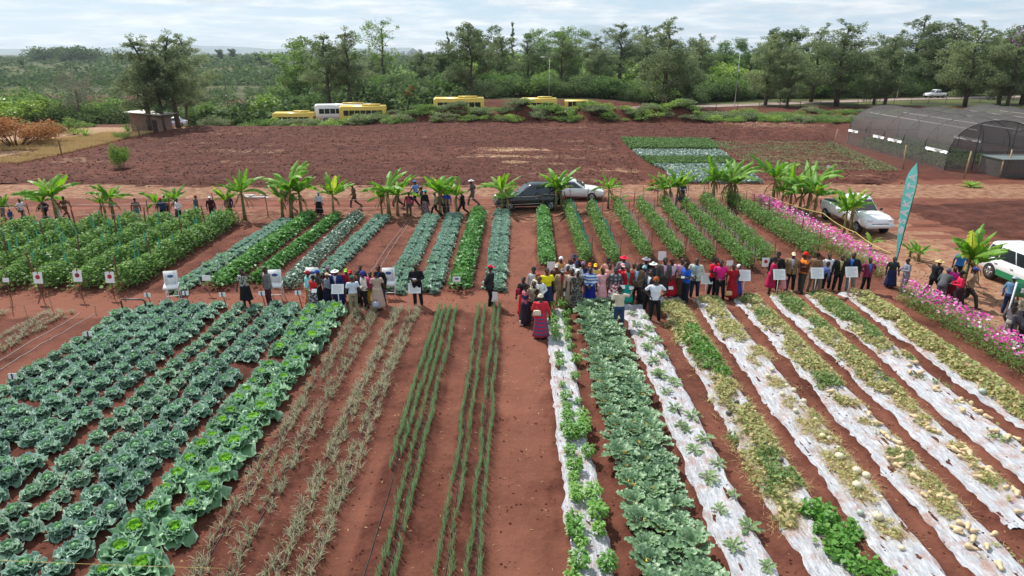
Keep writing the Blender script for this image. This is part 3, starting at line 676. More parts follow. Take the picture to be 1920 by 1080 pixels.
for i, (x, y, w) in enumerate([(*C5(475, 455), 12), (*C5(500, 420), 10), (*C5(555, 560), 12), (*C5(620, 538), 11), (*C5(676, 597), 12), (*C5(630, 655), 12), (*C5(740, 705), 9), (*C5(318, 197), 7), (*C5(780, 795), 13), (*C5(820, 810), 12), (*C5(872, 862), 9), (*C5(875, 910), 19), (*C6(970, 515), 18), (*C6(1025, 535), 18), (*C6(972, 598), 20), (*C6(1088, 770), 23), (*C6(1225, 950), 13), (*C6(1000, 662), 9), (*C6(1110, 660), 8), (*C5(580, 510), 9)]):
    g = G(x, y + w * .3); s = w / (F_PX / (g.y * CT + (H - g.z) * ST)); place(PK['cream'], USED, g + Vector((0, 0, .02)), r7.uniform(0, 6), s * .9, 'round cream pumpkin lying on the fourth film strip among withered vines', 'pumpkin', 'cream pumpkins on the fourth film strip')
for x, y, w in [(*C5(95, 290), 8), (*C5(122, 305), 8), (*C5(255, 628), 9), (*C5(300, 608), 9), (*C5(257, 668), 11), (*C5(413, 805), 11), (*C5(398, 860), 10), (*C5(468, 848), 8), (*C5(545, 935), 11), (*C6(705, 748), 12), (*C5(460, 975), 9)]:
    g = G(x, y + w * .3); s = w / (F_PX / (g.y * CT + (H - g.z) * ST)); place(PK['dark'], USED, g + Vector((0, 0, .02)), r7.uniform(0, 6), s * 1.1, 'dark green round gourd lying in dry vines on the third film strip', 'gourd', 'dark gourds on the third film strip')
for x, y, w, l in [(*C5(1767, 512), 17, 'grey green oval pumpkin in the vines nearest the pink flowers, left one of two'), (*C5(1676, 548), 14, 'grey pumpkin on bare film near the right photo edge, below the oval one'), (*C6(990, 752), 13, 'single grey pumpkin at the left edge of the cream pumpkin strip')]:
    g = G(x, y + w * .3); s = w / (F_PX / (g.y * CT + (H - g.z) * ST)); place(PK['grey'], USED, g + Vector((0, 0, .02)), r7.uniform(0, 6), s, l, 'pumpkin', None)
bns = [('fifth', [C6(*q) for q in ((1040, 200), (1095, 250), (1120, 300), (1150, 325), (1200, 355), (1215, 390), (1230, 410), (1160, 450), (1195, 445), (1225, 440), (1200, 490), (1228, 480), (1300, 560), (1350, 655), (1395, 645), (1440, 660), (1505, 685), (1475, 670), (1525, 850), (1560, 825), (1590, 840), (1630, 860), (1540, 865), (1620, 910), (1700, 950), (1740, 870), (1610, 960), (1770, 1060), (825, 70))]),
       ('sixth', [C6(*q) for q in ((1095, 45), (1140, 65), (1205, 88), (1290, 210), (1365, 255), (1385, 280), (1418, 295), (1500, 385), (1530, 405), (1575, 405), (1605, 425), (1590, 385), (1560, 415), (1645, 455), (1640, 490), (1695, 510), (1720, 530), (1650, 555), (1560, 440), (1570, 350), (1810, 610), (1850, 620), (1870, 650), (1880, 750), (960, -75), (1010, -60), (1050, -40))]),
       ('seventh', [C5(*q) for q in ((1270, 395), (1295, 380), (1335, 440), (1270, 435), (1415, 525), (1420, 540), (1560, 605), (1555, 590), (1615, 610), (1560, 655), (1655, 660), (1640, 650), (1710, 690), (1745, 770), (1820, 810), (1875, 795), (1905, 880), (985, 215))])]
for nm, l in bns:
    for x, y in l: place(BN, USED, G(x, y + 3) + Vector((0, 0, .02)), r7.uniform(0, 6.3), (lambda q: (q, q * .78, q * .78))(r7.uniform(.18, .29)), 'tan bottle shaped squash lying on the %s film strip from the left' % nm, 'squash', 'tan squashes on the %s film strip' % nm)

# tomatoes
M_TOM = leafmat('tomato_leaf', (.045, .135, .032), (.23, .39, .11), .35, .55, .05, .35, 2.5)
M_NET = flat((.10, .42, .30), .7, 'green_twine'); M_WSTR = flat((.55, .46, .42), .7, 'pale_twine'); M_WOOD = flat((.16, .075, .045), .85, 'stake_wood', var=.3); M_WOODL = flat((.36, .24, .14), .85, 'pale_stake_wood', var=.3)
def bushrow(p, q, hw, h, per_m, size, seed):
    rg = np.random.default_rng(seed); L = (q - p).length; n = int(per_m * L); t = rg.random(n); d = (q - p) / L; sx, sy = -d.y, d.x
    cl = np.round(t * L / .5) * .5 + rg.normal(size=n) * .16; s = np.clip(rg.normal(size=n) * .5, -1, 1); pl = np.round(t * L / .5).astype(int); hv = .8 + .35 * np.random.default_rng(seed + 1).random(400)[pl % 400]
    x = p.x + d.x * cl + sx * s * hw; y = p.y + d.y * cl + sy * s * hw; z = gh_a(x, y) + .04 + h * hv * rg.random(n) ** .75 * (1 - .45 * s * s)
    return np.stack([x, y, z], 1), leaf_quads(np.stack([x, y, z], 1), rg.uniform(.6, 1.3, n) * size, .6, .45, rg), rg.uniform(.0, .95, n)
Vs, Ts = [], []
for i, (k, ya, yb) in enumerate(TOML):
    p, q = lk(k - .02, ya, yb, k); c, V, T = bushrow(p, q, .62, .98, 820, .15, 300 + i); Vs.append(V); Ts.append(T)
tag(link('tomato_plants', quads_mesh('tomato_plants', np.concatenate(Vs), np.concatenate(Ts), M_TOM)), 'staked tomato plants massed behind the picture cards at the left', 'tomato plants', kind='stuff')
Vs, Ts = [], []
for i, (a, b) in enumerate(TOMR):
    c, V, T = bushrow(P(*a), P(*b), .30 if i < 6 else .45, .80 if i < 6 else .95, 520, .115, 330 + i); Vs.append(V); Ts.append(T)
tag(link('tomato_plants', quads_mesh('tomato_plants', np.concatenate(Vs), np.concatenate(Ts), M_TOM)), 'rows of slim staked plants behind the big crowd', 'tomato plants', kind='stuff')
c, V, T = bushrow(P(1018, 401), P(1026, 500), .40, .5, 700, .16, 350)
tag(link('bean_plants', quads_mesh('bean_plants', V, T, M_KALE)), 'low bushy green row just right of the bare central path', 'bean plants', kind='stuff')
# twine hanging from above down into the plants, light strands
def twines(rows, step, h, wid, mat, label, side=.25, prob=1.):
    V = []
    for p, q in rows:
        L = (q - p).length; n = int(L / step); d = (q - p) / L
        for i in range(n):
            if r7.random() > prob: continue
            c = p + d * (i + r7.uniform(-.2, .2)) * step; c = c + Vector((-d.y, d.x, 0)) * r7.uniform(-side, side); z = gh(c.x, c.y); lean = r7.uniform(-.12, .12)
            for j in range(3):
                bx, by = r7.uniform(-.13, .13), r7.uniform(-.1, .1); w = wid
                V.append([(c.x + lean - w, c.y, z + h), (c.x + lean + w, c.y, z + h), (c.x + bx + w, c.y + by, z + .25), (c.x + bx - w, c.y + by, z + .25)])
    tag(link('trellis_twine', quads_mesh('trellis_twine', np.array(V), np.full(len(V), .5), mat)), label, 'twine', kind='stuff')
twines([lk(k - .02, ya + 3, yb - 4, k) for k, ya, yb in TOML], .8, 1.35, .018, M_NET, 'green twine tents rising from the left tomato plot', prob=.8)
twines([(P(a[0] + 9, a[1]), P(b[0] + 10, b[1])) for a, b in TOMR[2:]], .34, .95, .0085, M_WSTR, 'pale twine strands standing beside the right staked rows', .12)
twines([(P(a[0] + 7, a[1]), P(b[0] + 8, b[1])) for a, b in TOMR[:2]], .3, .8, .016, M_NET, 'green net strip along the first staked rows right of the path', .1)
def stake(p, h, label, grp, r=.022, lean=.1, mat=None):
    mb = MB(); lx, ly = r7.uniform(-lean, lean), r7.uniform(-lean, lean) * .6
    mb.tube([(0, 0, -.05), (lx * .5 + .01, ly * .5, h * .5), (lx, ly, h)], [r * 1.1, r, r * .85], 6); o = mb.obj('wooden_stake', mat or M_WOOD, smooth=False); o.location = p; tag(o, label, 'stake', grp); return o
for i, (k, ya, yb) in enumerate(TOML[::2]):
    p, q = lk(k - .02, ya, yb, k); n = int((q - p).length / 2.6)
    for j in range(n + 1):
        c = p + (q - p) * ((j + r7.uniform(-.15, .15)) / n); c.z = gh(c.x, c.y)
        x, y, _ = proj(c)
        if -20 < x < 500: stake(c, r7.uniform(1.5, 1.95), 'dark wooden stake leaning among the left tomato plants', 'stakes in the left tomato plot', .036, .25)
for i, (a, b) in enumerate(TOMR):
    p, q = P(*a), P(*b); n = max(2, int((q - p).length / 3.2))
    for j in range(n + 1):
        c = p + (q - p) * (j / n) + Vector((.22, r7.uniform(-.2, .2), 0)); c.z = gh(c.x, c.y); stake(c, r7.uniform(1.3, 1.6), 'rusty brown stake standing in the right staked rows', 'stakes in the right staked rows', .02, .06)
# loose straw bits and clods on the bare soil
n = 6000; x = RG.uniform(-16, 22, n); y = RG.uniform(9, 43, n); C = np.stack([x, y, gh_a(x, y) + .01], 1)
V = leaf_quads(C, RG.uniform(.03, .12, n), .18, .9); V[..., 2] = np.maximum(V[..., 2], C[:, None, 2]); V[..., 2] = C[:, None, 2] + (V[..., 2] - C[:, None, 2]) * .3
tag(link('straw_bits', quads_mesh('straw_bits', V, RG.random(n), M_VDRY)), 'bits of straw and dead leaf scattered over the red soil', 'straw', kind='stuff')
def clods(name, n, xr, yr, s, label, fmask=None, zf=gh_a):
    x = RG.uniform(*xr, n); y = RG.uniform(*yr, n)
    if fmask is not None: k = fmask(x, y); x, y = x[k], y[k]; n = len(x)
    z = zf(x, y); S = RG.uniform(.4, 1, n) ** 2 * s; d = np.array([[-1, -1, 0], [1, -1, 0], [1, 1, 0], [-1, 1, 0], [-.6, -.6, 1], [.6, -.6, 1], [.6, .6, 1], [-.6, .6, 1]]) * .5
    W = d[None] * S[:, None, None] * RG.uniform(.7, 1.3, (n, 8, 3)) + np.stack([x, y, z - .01], 1)[:, None]
    V = np.concatenate([W[:, f] for f in ([0, 1, 5, 4], [1, 2, 6, 5], [2, 3, 7, 6], [3, 0, 4, 7], [4, 5, 6, 7])])
    tag(link(name, quads_mesh(name, V, np.zeros(len(V)), M_SOIL, False)), label, 'soil clods', kind='stuff')
clods('soil_clods', 22000, (-16, 22), (9, 43), .065, 'small red clods scattered on the bare soil between beds', lambda x, y: vnoise(x, y, .7, 81) > .35)
clods('soil_clods', 26000, (-60, 40), (46, 103), .15, 'coarse clods turned up over the ploughed field', field_keep, field_z)
# ================================================================ bananas, trees, bushes
rt = random.Random(21)
M_BAN = leafmat('banana_leaf', (.10, .28, .03), (.24, .44, .07), .42, .48, .15, .3, 3, (.42, .45, .08)); M_BST = flat((.15, .13, .05), .7, 'banana_stem', var=.4, scale=12); M_BDRY = flat((.30, .19, .08), .85, 'dry_banana_leaf', var=.3)
def banana(nl, hh, ll):
    root = empty('banana_plant'); st = MB(); st.tube([(0, 0, -.05), (.01, 0, hh * .3), (.03, .02, hh)], [.11, .08, .05], 9); st.obj('pseudostem', M_BST, root)
    mb = MB()
    for k in range(nl):
        az = 6.283 * k * .382 + rt.uniform(-.3, .3); el = rt.uniform(.5, 1.5); L = ll * rt.uniform(.65, 1.1); W = L * rt.uniform(.21, .29); curl = rt.uniform(.45, 1.75)
        p = Vector((.03, .02, hh - .08)); ca, sa = math.cos(az), math.sin(az); lat = Vector((-sa, ca, 0)); nu = 16; sp = []; 
        for i in range(nu + 1):
            u = i / nu; e = el - curl * max(0, u - .1) ** 1.25; d = Vector((ca * math.cos(e), sa * math.cos(e), math.sin(e))); nr = Vector((-ca * math.sin(e), -sa * math.sin(e), math.cos(e)))
            if i: p = p + d * L / nu
            sp.append((p.copy(), nr))
        mb.tube([s[0] for s in sp[::2]], [.022 - .002 * i for i in range(len(sp[::2]))], 5, 0, .9)
        fold = rt.uniform(.15, .7); t0 = rt.uniform(.05, .45) + (.5 if rt.random() < .12 else 0)
        for side in (-1, 1):
            i = 2
            while i < nu:
                run = rt.choice((1, 1, 2, 3)); j = min(nu, i + run); rows = []; droop = rt.uniform(-.1, .8) + fold
                for q in range(i, j + 1):
                    u = q / nu; w = W * .5 * math.sin(math.pi * (.05 + .93 * (u - .1) / .9)) ** .6 if u > .1 else 0
                    c, nr = sp[q]; o = lat * side; row = []
                    for v in (0, .5, 1.):
                        row.append(c + o * w * v * math.cos(droop * v) - nr * w * v * math.sin(droop * v) + Vector((0, 0, .003)))
                    rows.append(row)
                if side < 0: rows = [r[::-1] for r in rows]
                tt = t0 + rt.uniform(-.1, .1); mb.grid(rows, 0, [tt + (.25 if (x == (0 if side > 0 else 2)) else 0) for _ in rows for x in range(3)]); i = j if rt.random() < .75 else j + 0
    mb.obj('leaves', M_BAN, root)
    dr = MB()
    for k in range(5):
        az = rt.uniform(0, 6.28); leaf(dr, (.02, .02, hh * rt.uniform(.75, .95)), az, -.5, hh * rt.uniform(.35, .6), .10, .9, .3, .1, 5, 2, rnd=rt)
    dr.obj('dead_leaf', M_BDRY, root); return root
BANP = [banana(12, 1.25, 1.75), banana(14, 1.45, 1.7), banana(11, 1.15, 1.6), banana(8, .5, 1.1), banana(11, 1.3, 1.6), banana(10, 1.5, 1.6)]
BUSED = {}
# (px, base row, top row, words)
BAN = [(86, 417, 335, 'leaning banana plant, left stem of the first big clump'), (110, 420, 316, 'tall banana plant, right stem of the first big clump at the left'), (12, 418, 362, 'banana plant cut by the left photo edge'),
       (200, 413, 352, 'banana plant with twin stems, nearer of the pair above the tomato plot'), (214, 411, 328, 'taller of the banana pair above the tomato plot'), (298, 408, 352, 'small pale banana plant beside the man in white shirt'), (331, 404, 345, 'small banana plant behind the man in white shirt'),
       (428, 408, 345, 'low banana plant hiding a person in navy'), (460, 412, 313, 'yellow tipped banana plant beside the end of the tomato plot'), (530, 408, 330, 'left stem of the broad banana clump at the top of the cabbage beds'), (547, 409, 300, 'tallest stem of the broad banana clump at the top of the cabbage beds'), (566, 406, 315, 'right stem of the broad banana clump at the top of the cabbage beds'),
       (626, 408, 325, 'banana plant right of the woman in white blouse'), (716, 404, 342, 'short banana plant left of the big fanned one'), (730, 406, 300, 'big fanned banana plant with long horizontal leaves'), (746, 404, 325, 'banana plant tucked behind the big fanned one'), (826, 404, 315, 'banana plant above the group with the cream cap'), (838, 402, 330, 'banana plant beside the person in bright blue'), (856, 403, 335, 'banana plant left of the man in black coat'),
       (942, 398, 308, 'banana plant in front of the dark car bonnet'), (952, 399, 340, 'short banana sucker beside the dark car'), (1042, 396, 305, 'banana plant hiding the tail of the dark car'), (1052, 396, 325, 'second stem of the banana plant hiding the tail of the dark car'), (1140, 391, 322, 'banana plant right of the white saloon car'), (1159, 395, 358, 'knee high banana sucker right of the white saloon car'),
       (1244, 388, 325, 'left banana plant of the three before the vegetable plot'), (1254, 388, 318, 'middle banana plant of the three before the vegetable plot'), (1268, 388, 316, 'right banana plant of the three before the vegetable plot'), (1336, 386, 288, 'banana plant with dark bare stem before the vegetable plot'), (1366, 386, 283, 'taller banana plant in the pair right of the dark stemmed one'), (1374, 388, 300, 'shorter banana plant in the pair right of the dark stemmed one'),
       (1448, 386, 268, 'tallest banana plant standing alone above the pink flowers'), (1464, 392, 330, 'first banana plant of the grove left of the white pickup'), (1480, 398, 305, 'second banana plant of the grove left of the white pickup'), (1498, 402, 318, 'third banana plant of the grove left of the white pickup'), (1512, 404, 300, 'fourth banana plant of the grove left of the white pickup'), (1524, 412, 322, 'front banana plant of the grove left of the white pickup'),
       (1582, 438, 355, 'left stem of the banana clump before the white pickup'), (1594, 436, 350, 'right stem of the banana clump before the white pickup'), (1632, 468, 432, 'small leafy banana sucker left of the teal flag'), (1706, 482, 448, 'left banana plant just right of the teal flag'), (1722, 490, 444, 'wide banana plant just right of the teal flag'), (1802, 548, 425, 'big yellowing banana plant beside the white and green car'), (1812, 550, 440, 'second stem of the yellowing banana plant beside the white and green car')]
for i, (x, yb, yt, l) in enumerate(BAN):
    g = G(x, yb); h = height_at(g, yt); k = 3 if h < 1.6 else (0, 1, 2, 4, 5)[(i * 3) % 5]; nat = (1.25 + 1.35, 1.45 + 1.3, 1.15 + 1.2, .5 + .85, 1.3 + 1.25, 1.5 + 1.25)[k]
    place(BANP[k], BUSED, g, rt.uniform(0, 6.28), max(.5, min(1.5, h / nat)), l, 'banana plant', 'banana plants along the track')

M_BARK = flat((.10, .07, .05), .9, 'bark', var=.35, scale=4)
M_GREV = leafmat('tree_leaf', (.06, .10, .042), (.27, .33, .17), .35, .7, .2, .2, .6)
M_BROAD = leafmat('tree_leaf', (.06, .125, .035), (.21, .33, .10), .35, .75, .25, .15, .6)
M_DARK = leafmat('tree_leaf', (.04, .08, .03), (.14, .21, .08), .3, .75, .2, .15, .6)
M_LIME = leafmat('bush_leaf', (.08, .17, .03), (.26, .40, .08), .35, .5, .2, .4, .8)
M_BROWN = leafmat('bush_leaf', (.17, .085, .03), (.44, .25, .10), .3, .7, .1, .3, .8)
M_GREYT = leafmat('twig_leaf', (.09, .08, .06), (.24, .21, .16), .2, .8, .1, .3, .6)
M_BARE = flat((.17, .14, .11), .9, 'grey_bark')
def tree(name, h, cw, mat, kind='grev', seed=0, n=5200, ls=.30, bark=M_BARK, th=.18):
    r = random.Random(seed); rg = np.random.default_rng(seed); root = empty(name); tb = MB(); tips = []
    def wob(p, a): return (p[0] + r.uniform(-a, a), p[1] + r.uniform(-a, a), p[2])
    top = h * (.93 if kind != 'round' else .6); pts = [(0, 0, -.2)]; 
    for i in range(1, 7): pts.append(wob((0, 0, top * i / 6), .03 * h * i / 6 + .05))
    tb.tube(pts, [.022 * h + .03 - .003 * h * i for i in range(7)], 7)
    nb = {'grev': 34, 'round': 18, 'cone': 34, 'sparse': 18, 'layer': 20}[kind]; lo = {'grev': th, 'round': .28, 'cone': .12, 'sparse': .32, 'layer': .35}[kind]
    for k in range(nb):
        f = lo + (1 - lo) * min(1, max(0, (k + r.uniform(-1.5, 2.5)) / nb)); az = k * 2.4 + r.uniform(-.5, .5); zt = f * top; i = min(5, int(f * 6)); a = Vector(pts[i]).lerp(Vector(pts[i + 1]), f * 6 - i) if i < 6 else Vector(pts[6])
        if kind == 'grev': rr = cw * (.22 + .88 * math.sin(math.pi * min(1, (f - lo) / (1 - lo) * .72 + .24)) ** 1.2) * r.uniform(.6, 1.12); up = r.uniform(-.15, .95)
        elif kind == 'cone': rr = cw * (1.05 - f) * r.uniform(.8, 1.1); up = -.05
        elif kind == 'round': rr = cw * r.uniform(.55, 1.05); up = .2 + 1.1 * f
        elif kind == 'layer': rr = cw * r.uniform(.5, 1.1); up = .45
        else: rr = cw * r.uniform(.4, 1.); up = .7
        e = a + Vector((math.cos(az), math.sin(az), 0)) * rr + Vector((0, 0, rr * up + r.uniform(-.2, .4)))
        m = a.lerp(e, .5) + Vector((0, 0, rr * .1)); tb.tube([a, m, e], [.035 + .006 * h * (1 - f), .03, .012], 4)
        tips += [(e, rr * .30), (m, rr * .30), (a.lerp(e, .25), rr * .25)]
        for _ in range(4 if kind != 'sparse' else 3):
            q = m.lerp(e, r.random()) + Vector((r.uniform(-1, 1), r.uniform(-1, 1), r.uniform(-.5, .9))) * rr * .36; tips.append((q, rr * .22)); 
            if r.random() < .5: tb.tube([m.lerp(e, .6), q], [.018, .008], 3)
    if kind in ('grev', 'cone'): tips += [(Vector(pts[6]) + Vector((0, 0, h * .04)), h * .045), (Vector(pts[5]), h * .05)]
    tb.obj('trunk', bark, root)
    if kind == 'sparse': tips = [t for t in tips if r.random() < .7]
    C = np.array([t[0] for t in tips]); S = np.array([max(.35, t[1]) for t in tips]); w = S ** 2; idx = rg.choice(len(tips), n, p=w / w.sum())
    d = rg.normal(size=(n, 3)); d /= np.linalg.norm(d, axis=1)[:, None]; rad = rg.random(n) ** .45
    pos = C[idx] + d * (S[idx] * rad)[:, None] * np.array([1, 1, .75]); tt = np.clip(rg.random(len(tips))[idx] * .55 + rg.random(n) * .5, 0, 1)
    V = leaf_quads(pos, rg.uniform(.5, 1.3, n) * ls, .5, .3, rg)
    link('crown', quads_mesh('crown', V, tt, mat), root); root['nat'] = float(pos[:, 2].max()); return root
def bush(name, w, h, mat, seed, n=2600, ls=.24, kind='b'):
    r = random.Random(seed); rg = np.random.default_rng(seed); root = empty(name); tb = MB(); tips = []
    for k in range(16):
        az = k * 2.4; rr = w * .5 * (r.random() ** .5); z = h * r.uniform(.35, .85) * (1 - .4 * (rr / (w * .5)) ** 2); e = Vector((math.cos(az) * rr, math.sin(az) * rr, z)); tb.tube([(e.x * .2, e.y * .2, -.1), (e.x * .6, e.y * .6, z * .5), e], [.05, .035, .012], 4); tips.append(e)
    tb.obj('stem', M_BARK, root); C = np.array(tips); idx = rg.integers(0, len(tips), n); d = rg.normal(size=(n, 3)); d /= np.linalg.norm(d, axis=1)[:, None]
    S = np.random.default_rng(seed + 1).uniform(.16, .30, len(tips))[idx] * w
    pos = C[idx] + d * (S * rg.random(n) ** .5)[:, None] * np.array([1, 1, h / w * 1.1]); pos[:, 2] = np.abs(pos[:, 2]) + .05
    tt = np.clip(rg.random(16)[idx] * .5 + rg.random(n) * .5, 0, 1)
    link('foliage', quads_mesh('foliage', leaf_quads(pos, rg.uniform(.5, 1.3, n) * ls, .55, .3, rg), tt, mat), root); root['nat'] = float(pos[:, 2].max()); return root
TP = {'grev': [tree('grevillea_tree', 14, 3.0, M_GREV, 'grev', s, 13000, .25, th=.22) for s in (1, 2, 3, 4)],
      'olive': [tree('roadside_tree', 14, 3.9, M_GREV, 'grev', s, 19000, .27, th=.12) for s in (31, 32, 33)],
      'round': [tree('broadleaf_tree', 11, 3.6, M_BROAD, 'round', s, 9000, .30) for s in (5, 6)],
      'dark': [tree('dense_tree', 11, 3.3, M_DARK, 'round', s, 9500, .32) for s in (7, 8)],
      'cone': [tree('pine_tree', 15, 2.4, M_DARK, 'cone', 9, 4500, .34)],
      'sparse': [tree('sparse_tree', 14, 4.2, M_BROAD, 'sparse', 10, 2600, .36)],
      'grey': [tree('leafless_tree', 11, 4.2, M_GREYT, 'layer', 11, 3200, .26, M_BARE)],
      'bgreen': [bush('bush', 6, 4.2, M_BROAD, s, 3200, .30) for s in (12, 13)], 'bdark': [bush('bush', 6.5, 5, M_DARK, s, 3600, .32) for s in (14, 15)],
      'blime': [bush('bush', 5, 3.2, M_LIME, 16, 2800, .30)], 'bgrey': [bush('bush', 5.5, 3.4, M_GREV, s, 3000, .28) for s in (17, 18)],
      'bbrown': [bush('dry_bush', 6, 3.3, M_BROWN, 19, 4200, .24)], 'weed': [bush('weed_clump', 2.2, 1.1, M_BROAD, s, 1100, .15) for s in (22, 23)], 'weedg': [bush('weed_clump', 2.4, 1.1, M_GREV, 24, 1100, .15), bush('weed_clump', 2.2, 1., M_LIME, 25, 900, .15)]}
TU = {}
def put(kind, x, yb, yt, label, cat='tree', group=None, d=None, wide=1., y0=None):
    g = P(x, yb) if d is None else Vector(((x - 960) / F_PX * (d * CT + H * ST), d, 0)); g.z = gz(g.x, g.y)
    pr = rt.choice(TP[kind]); h = max(.3, height_at(g, yt) - g.z); s = h / pr['nat']
    o = place(pr, TU, g, rt.uniform(0, 6.28), (s * wide, s * wide, s), label, cat, group)
    return o
GR = 'trees of the roadside row'
put('grev', 283, 247, 62, 'leftmost tall tree of the clump by the tin roofed hut', group='clump by the hut', wide=1.25); put('grev', 309, 246, 96, 'second tree of the clump by the hut, right of the hut corner', group='clump by the hut')
put('grev', 335, 240, 54, 'tallest tree in the clump by the hut, rising above its neighbours', group='clump by the hut', wide=1.2); put('grev', 354, 237, 98, 'shorter slim tree near the right side of the clump by the hut', group='clump by the hut'); put('grev', 367, 235, 62, 'rightmost tree of the clump by the hut', group='clump by the hut', wide=1.2)
put('grev', 620, 218, 62, 'slim tree rising left of the parked white bus', group=GR, wide=1.2); put('grev', 659, 218, 48, 'slim tree rising beside the yellow bus behind the white one', group=GR, wide=1.1)
put('round', 560, 185, 66, 'light green broad tree left of the bus trees', d=175, wide=1.2)
put('olive', 884, 210, 42, 'full tree in front of the long yellow bus', group=GR, wide=1.1)
put('olive', 1052, 195, 66, 'dark dense tree behind the short yellow bus', group=GR, d=150); put('olive', 1243, 203, 30, 'tallest tree of the middle of the roadside row, ragged top', group=GR, wide=1.35)
put('dark', 1283, 200, 118, 'short dark round tree right under the tallest ragged one', group=GR, wide=1.1)
for x, yb, yt, w, l in [(1435, 198, 58, 1.15, 'olive tree just right of the second lamp post'), (1475, 202, 88, 1., 'low drooping tree with a twiggy skirt in the roadside row'), (1568, 200, 34, 1.45, 'very wide tall tree in the middle of the right hand row'), (1520, 192, 42, 1.2, 'tall tree filling the gap left of the widest one'), (1638, 196, 70, 1., 'narrow tree right of the widest one'), (1656, 205, 55, 1.1, 'dark topped tree right before the third lamp post'), (1706, 176, 28, 1.5, 'tall tree behind the far white pickup'), (1768, 180, 34, 1.5, 'pale crowned tree right of the far white pickup'), (1808, 200, 38, 1.2, 'tree rising behind the middle of the long net house'), (1872, 196, 62, 1.2, 'tree draped with purple blossom near the right edge'), (1886, 205, 45, 1.1, 'dark forked tree second from the right photo edge'), (1916, 196, 30, 1.4, 'dark tree cut by the right photo edge')]:
    put('olive', x, yb, yt, l, group=GR, wide=w)
for k, x, yt, d, w, l in [('sparse', 722, 34, 190, 1.2, 'airy open crowned tree against the sky left of the middle'), ('sparse', 590, 72, 210, .9, 'open tree peeping over the trees left of the buses'), ('dark', 906, 40, 220, 1.1, 'drooping dark tree behind the full tree at the long bus'), ('cone', 961, 40, 260, .8, 'thin pine with tiered branches on the skyline'), ('cone', 843, 58, 250, .8, 'small pointed pine left of the full tree'), ('round', 1024, 50, 220, 1.3, 'green round tree on the skyline right of the tiered pine'), ('round', 1072, 46, 205, 1.1, 'dark leaved round tree on the skyline above the short yellow bus'), ('grev', 1115, 62, 190, 1.2, 'pale tree on the skyline before the distant blue hill'), ('grev', 1160, 42, 185, 1.4, 'tall pale tree left of the tallest ragged one'), ('grev', 1208, 46, 190, 1.2, 'pale tree hugging the left of the tallest ragged one'), ('olive', 790, 92, 185, 1.3, 'rounded tree behind the gap left of the full tree'), ('grev', 940, 62, 170, 1.3, 'feathery tree right of the full tree at the long bus'), ('grev', 990, 72, 160, 1.3, 'feathery grey tree above the gap between buses'), ('round', 1340, 70, 230, 1.5, 'fresh green tree behind the tallest ragged one'), ('dark', 1465, 50, 210, 1., 'round blue green crown standing above the roadside row'), ('round', 1405, 78, 260, 1.5, 'hazy broad tree left of the round blue green crown'), ('olive', 1310, 62, 185, 1., 'grey green tree right of the tallest ragged one'), ('round', 640, 90, 230, 1.4, 'hazy tree behind the slim bus trees'), ('olive', 700, 100, 200, 1.4, 'mid grey tree under the airy crown'), ('grey', 150, 130, 118, 1.25, 'grey nearly leafless tree left of the hut'), ('dark', 835, 96, 210, 1.5, 'dark tree mass left behind the full tree'), ('olive', 1265, 90, 200, 1.5, 'dull tree behind the dark round one'), ('olive', 1600, 75, 205, 1.7, 'tree filling behind the widest one'), ('olive', 1740, 68, 205, 1.7, 'tree filling behind the far pickup'), ('olive', 1850, 60, 200, 1.7, 'tree filling behind the net house'), ('olive', 1120, 85, 170, 1.3, 'dull mid tree right of the dense tree behind the short bus')]:
    put(k, x, 0, yt, l, d=d, wide=w, group='trees behind the road')
# hedge bushes behind the buses and right of the road
hb = 'bushes in the thicket beyond the road'
for k, x0, x1, n, d0, d1, h0, h1, l in [('bdark', 700, 1290, 30, 139, 152, 3.0, 5.2, 'dark bush in the thicket behind the yellow buses'), ('bgreen', 690, 1290, 24, 142, 165, 3.0, 6.0, 'mid green bush in the thicket behind the yellow buses'), ('bdark', 1240, 1930, 34, 0, 14, 2.6, 5.5, 'dark bush beyond the road on the right'), ('bgreen', 1240, 1930, 30, 3, 30, 3, 6.5, 'mid green bush beyond the road on the right'), ('blime', 1300, 1480, 7, 190, 215, 5, 8.5, 'bright lime bush glowing between the roadside trees'), ('blime', 1090, 1230, 3, 185, 205, 5, 7, 'bright lime bush glowing between the roadside trees'),
                                 ('bgreen', 400, 720, 16, 135, 200, 3.5, 6.5, 'green bush in the scrub left of the buses'), ('blime', 410, 640, 7, 130, 190, 3, 5.5, 'yellow green bush in the scrub left of the buses'), ('bgrey', 400, 720, 10, 135, 190, 2.5, 5, 'grey green bush in the scrub left of the buses'), ('bgreen', -20, 420, 16, 112, 150, 4, 7.5, 'green bush on the slope behind the hut'), ('bdark', -20, 420, 12, 115, 170, 4, 7.5, 'dark bush on the slope behind the hut'), ('bgrey', -20, 420, 9, 106, 150, 2.4, 4.5, 'grey bush on the slope behind the hut')]:
    for i in range(n):
        x = x0 + (x1 - x0) * (i + rt.random()) / n; d = rt.uniform(d0, d1) + (0 if d0 > 50 else 143 + (x - 1240) * .052); g = Vector(((x - 960) / F_PX * (d * CT + H * ST), d, 0)); g.z = gz(g.x, g.y) - .2; pr = rt.choice(TP[k]); h = rt.uniform(h0, h1); s = h / pr['nat']
        place(pr, TU, g, rt.uniform(0, 6.28), (s * 1.25, s * 1.25, s), l, 'bush', l + 's')
for x, yb, yt, w, l in [(30, 276, 214, 1.15, 'big rusty orange dry bush at the left photo edge'), (84, 268, 232, 1., 'smaller rusty dry bush right of the big orange one')]: put('bbrown', x, yb, yt, l, 'bush', wide=w)
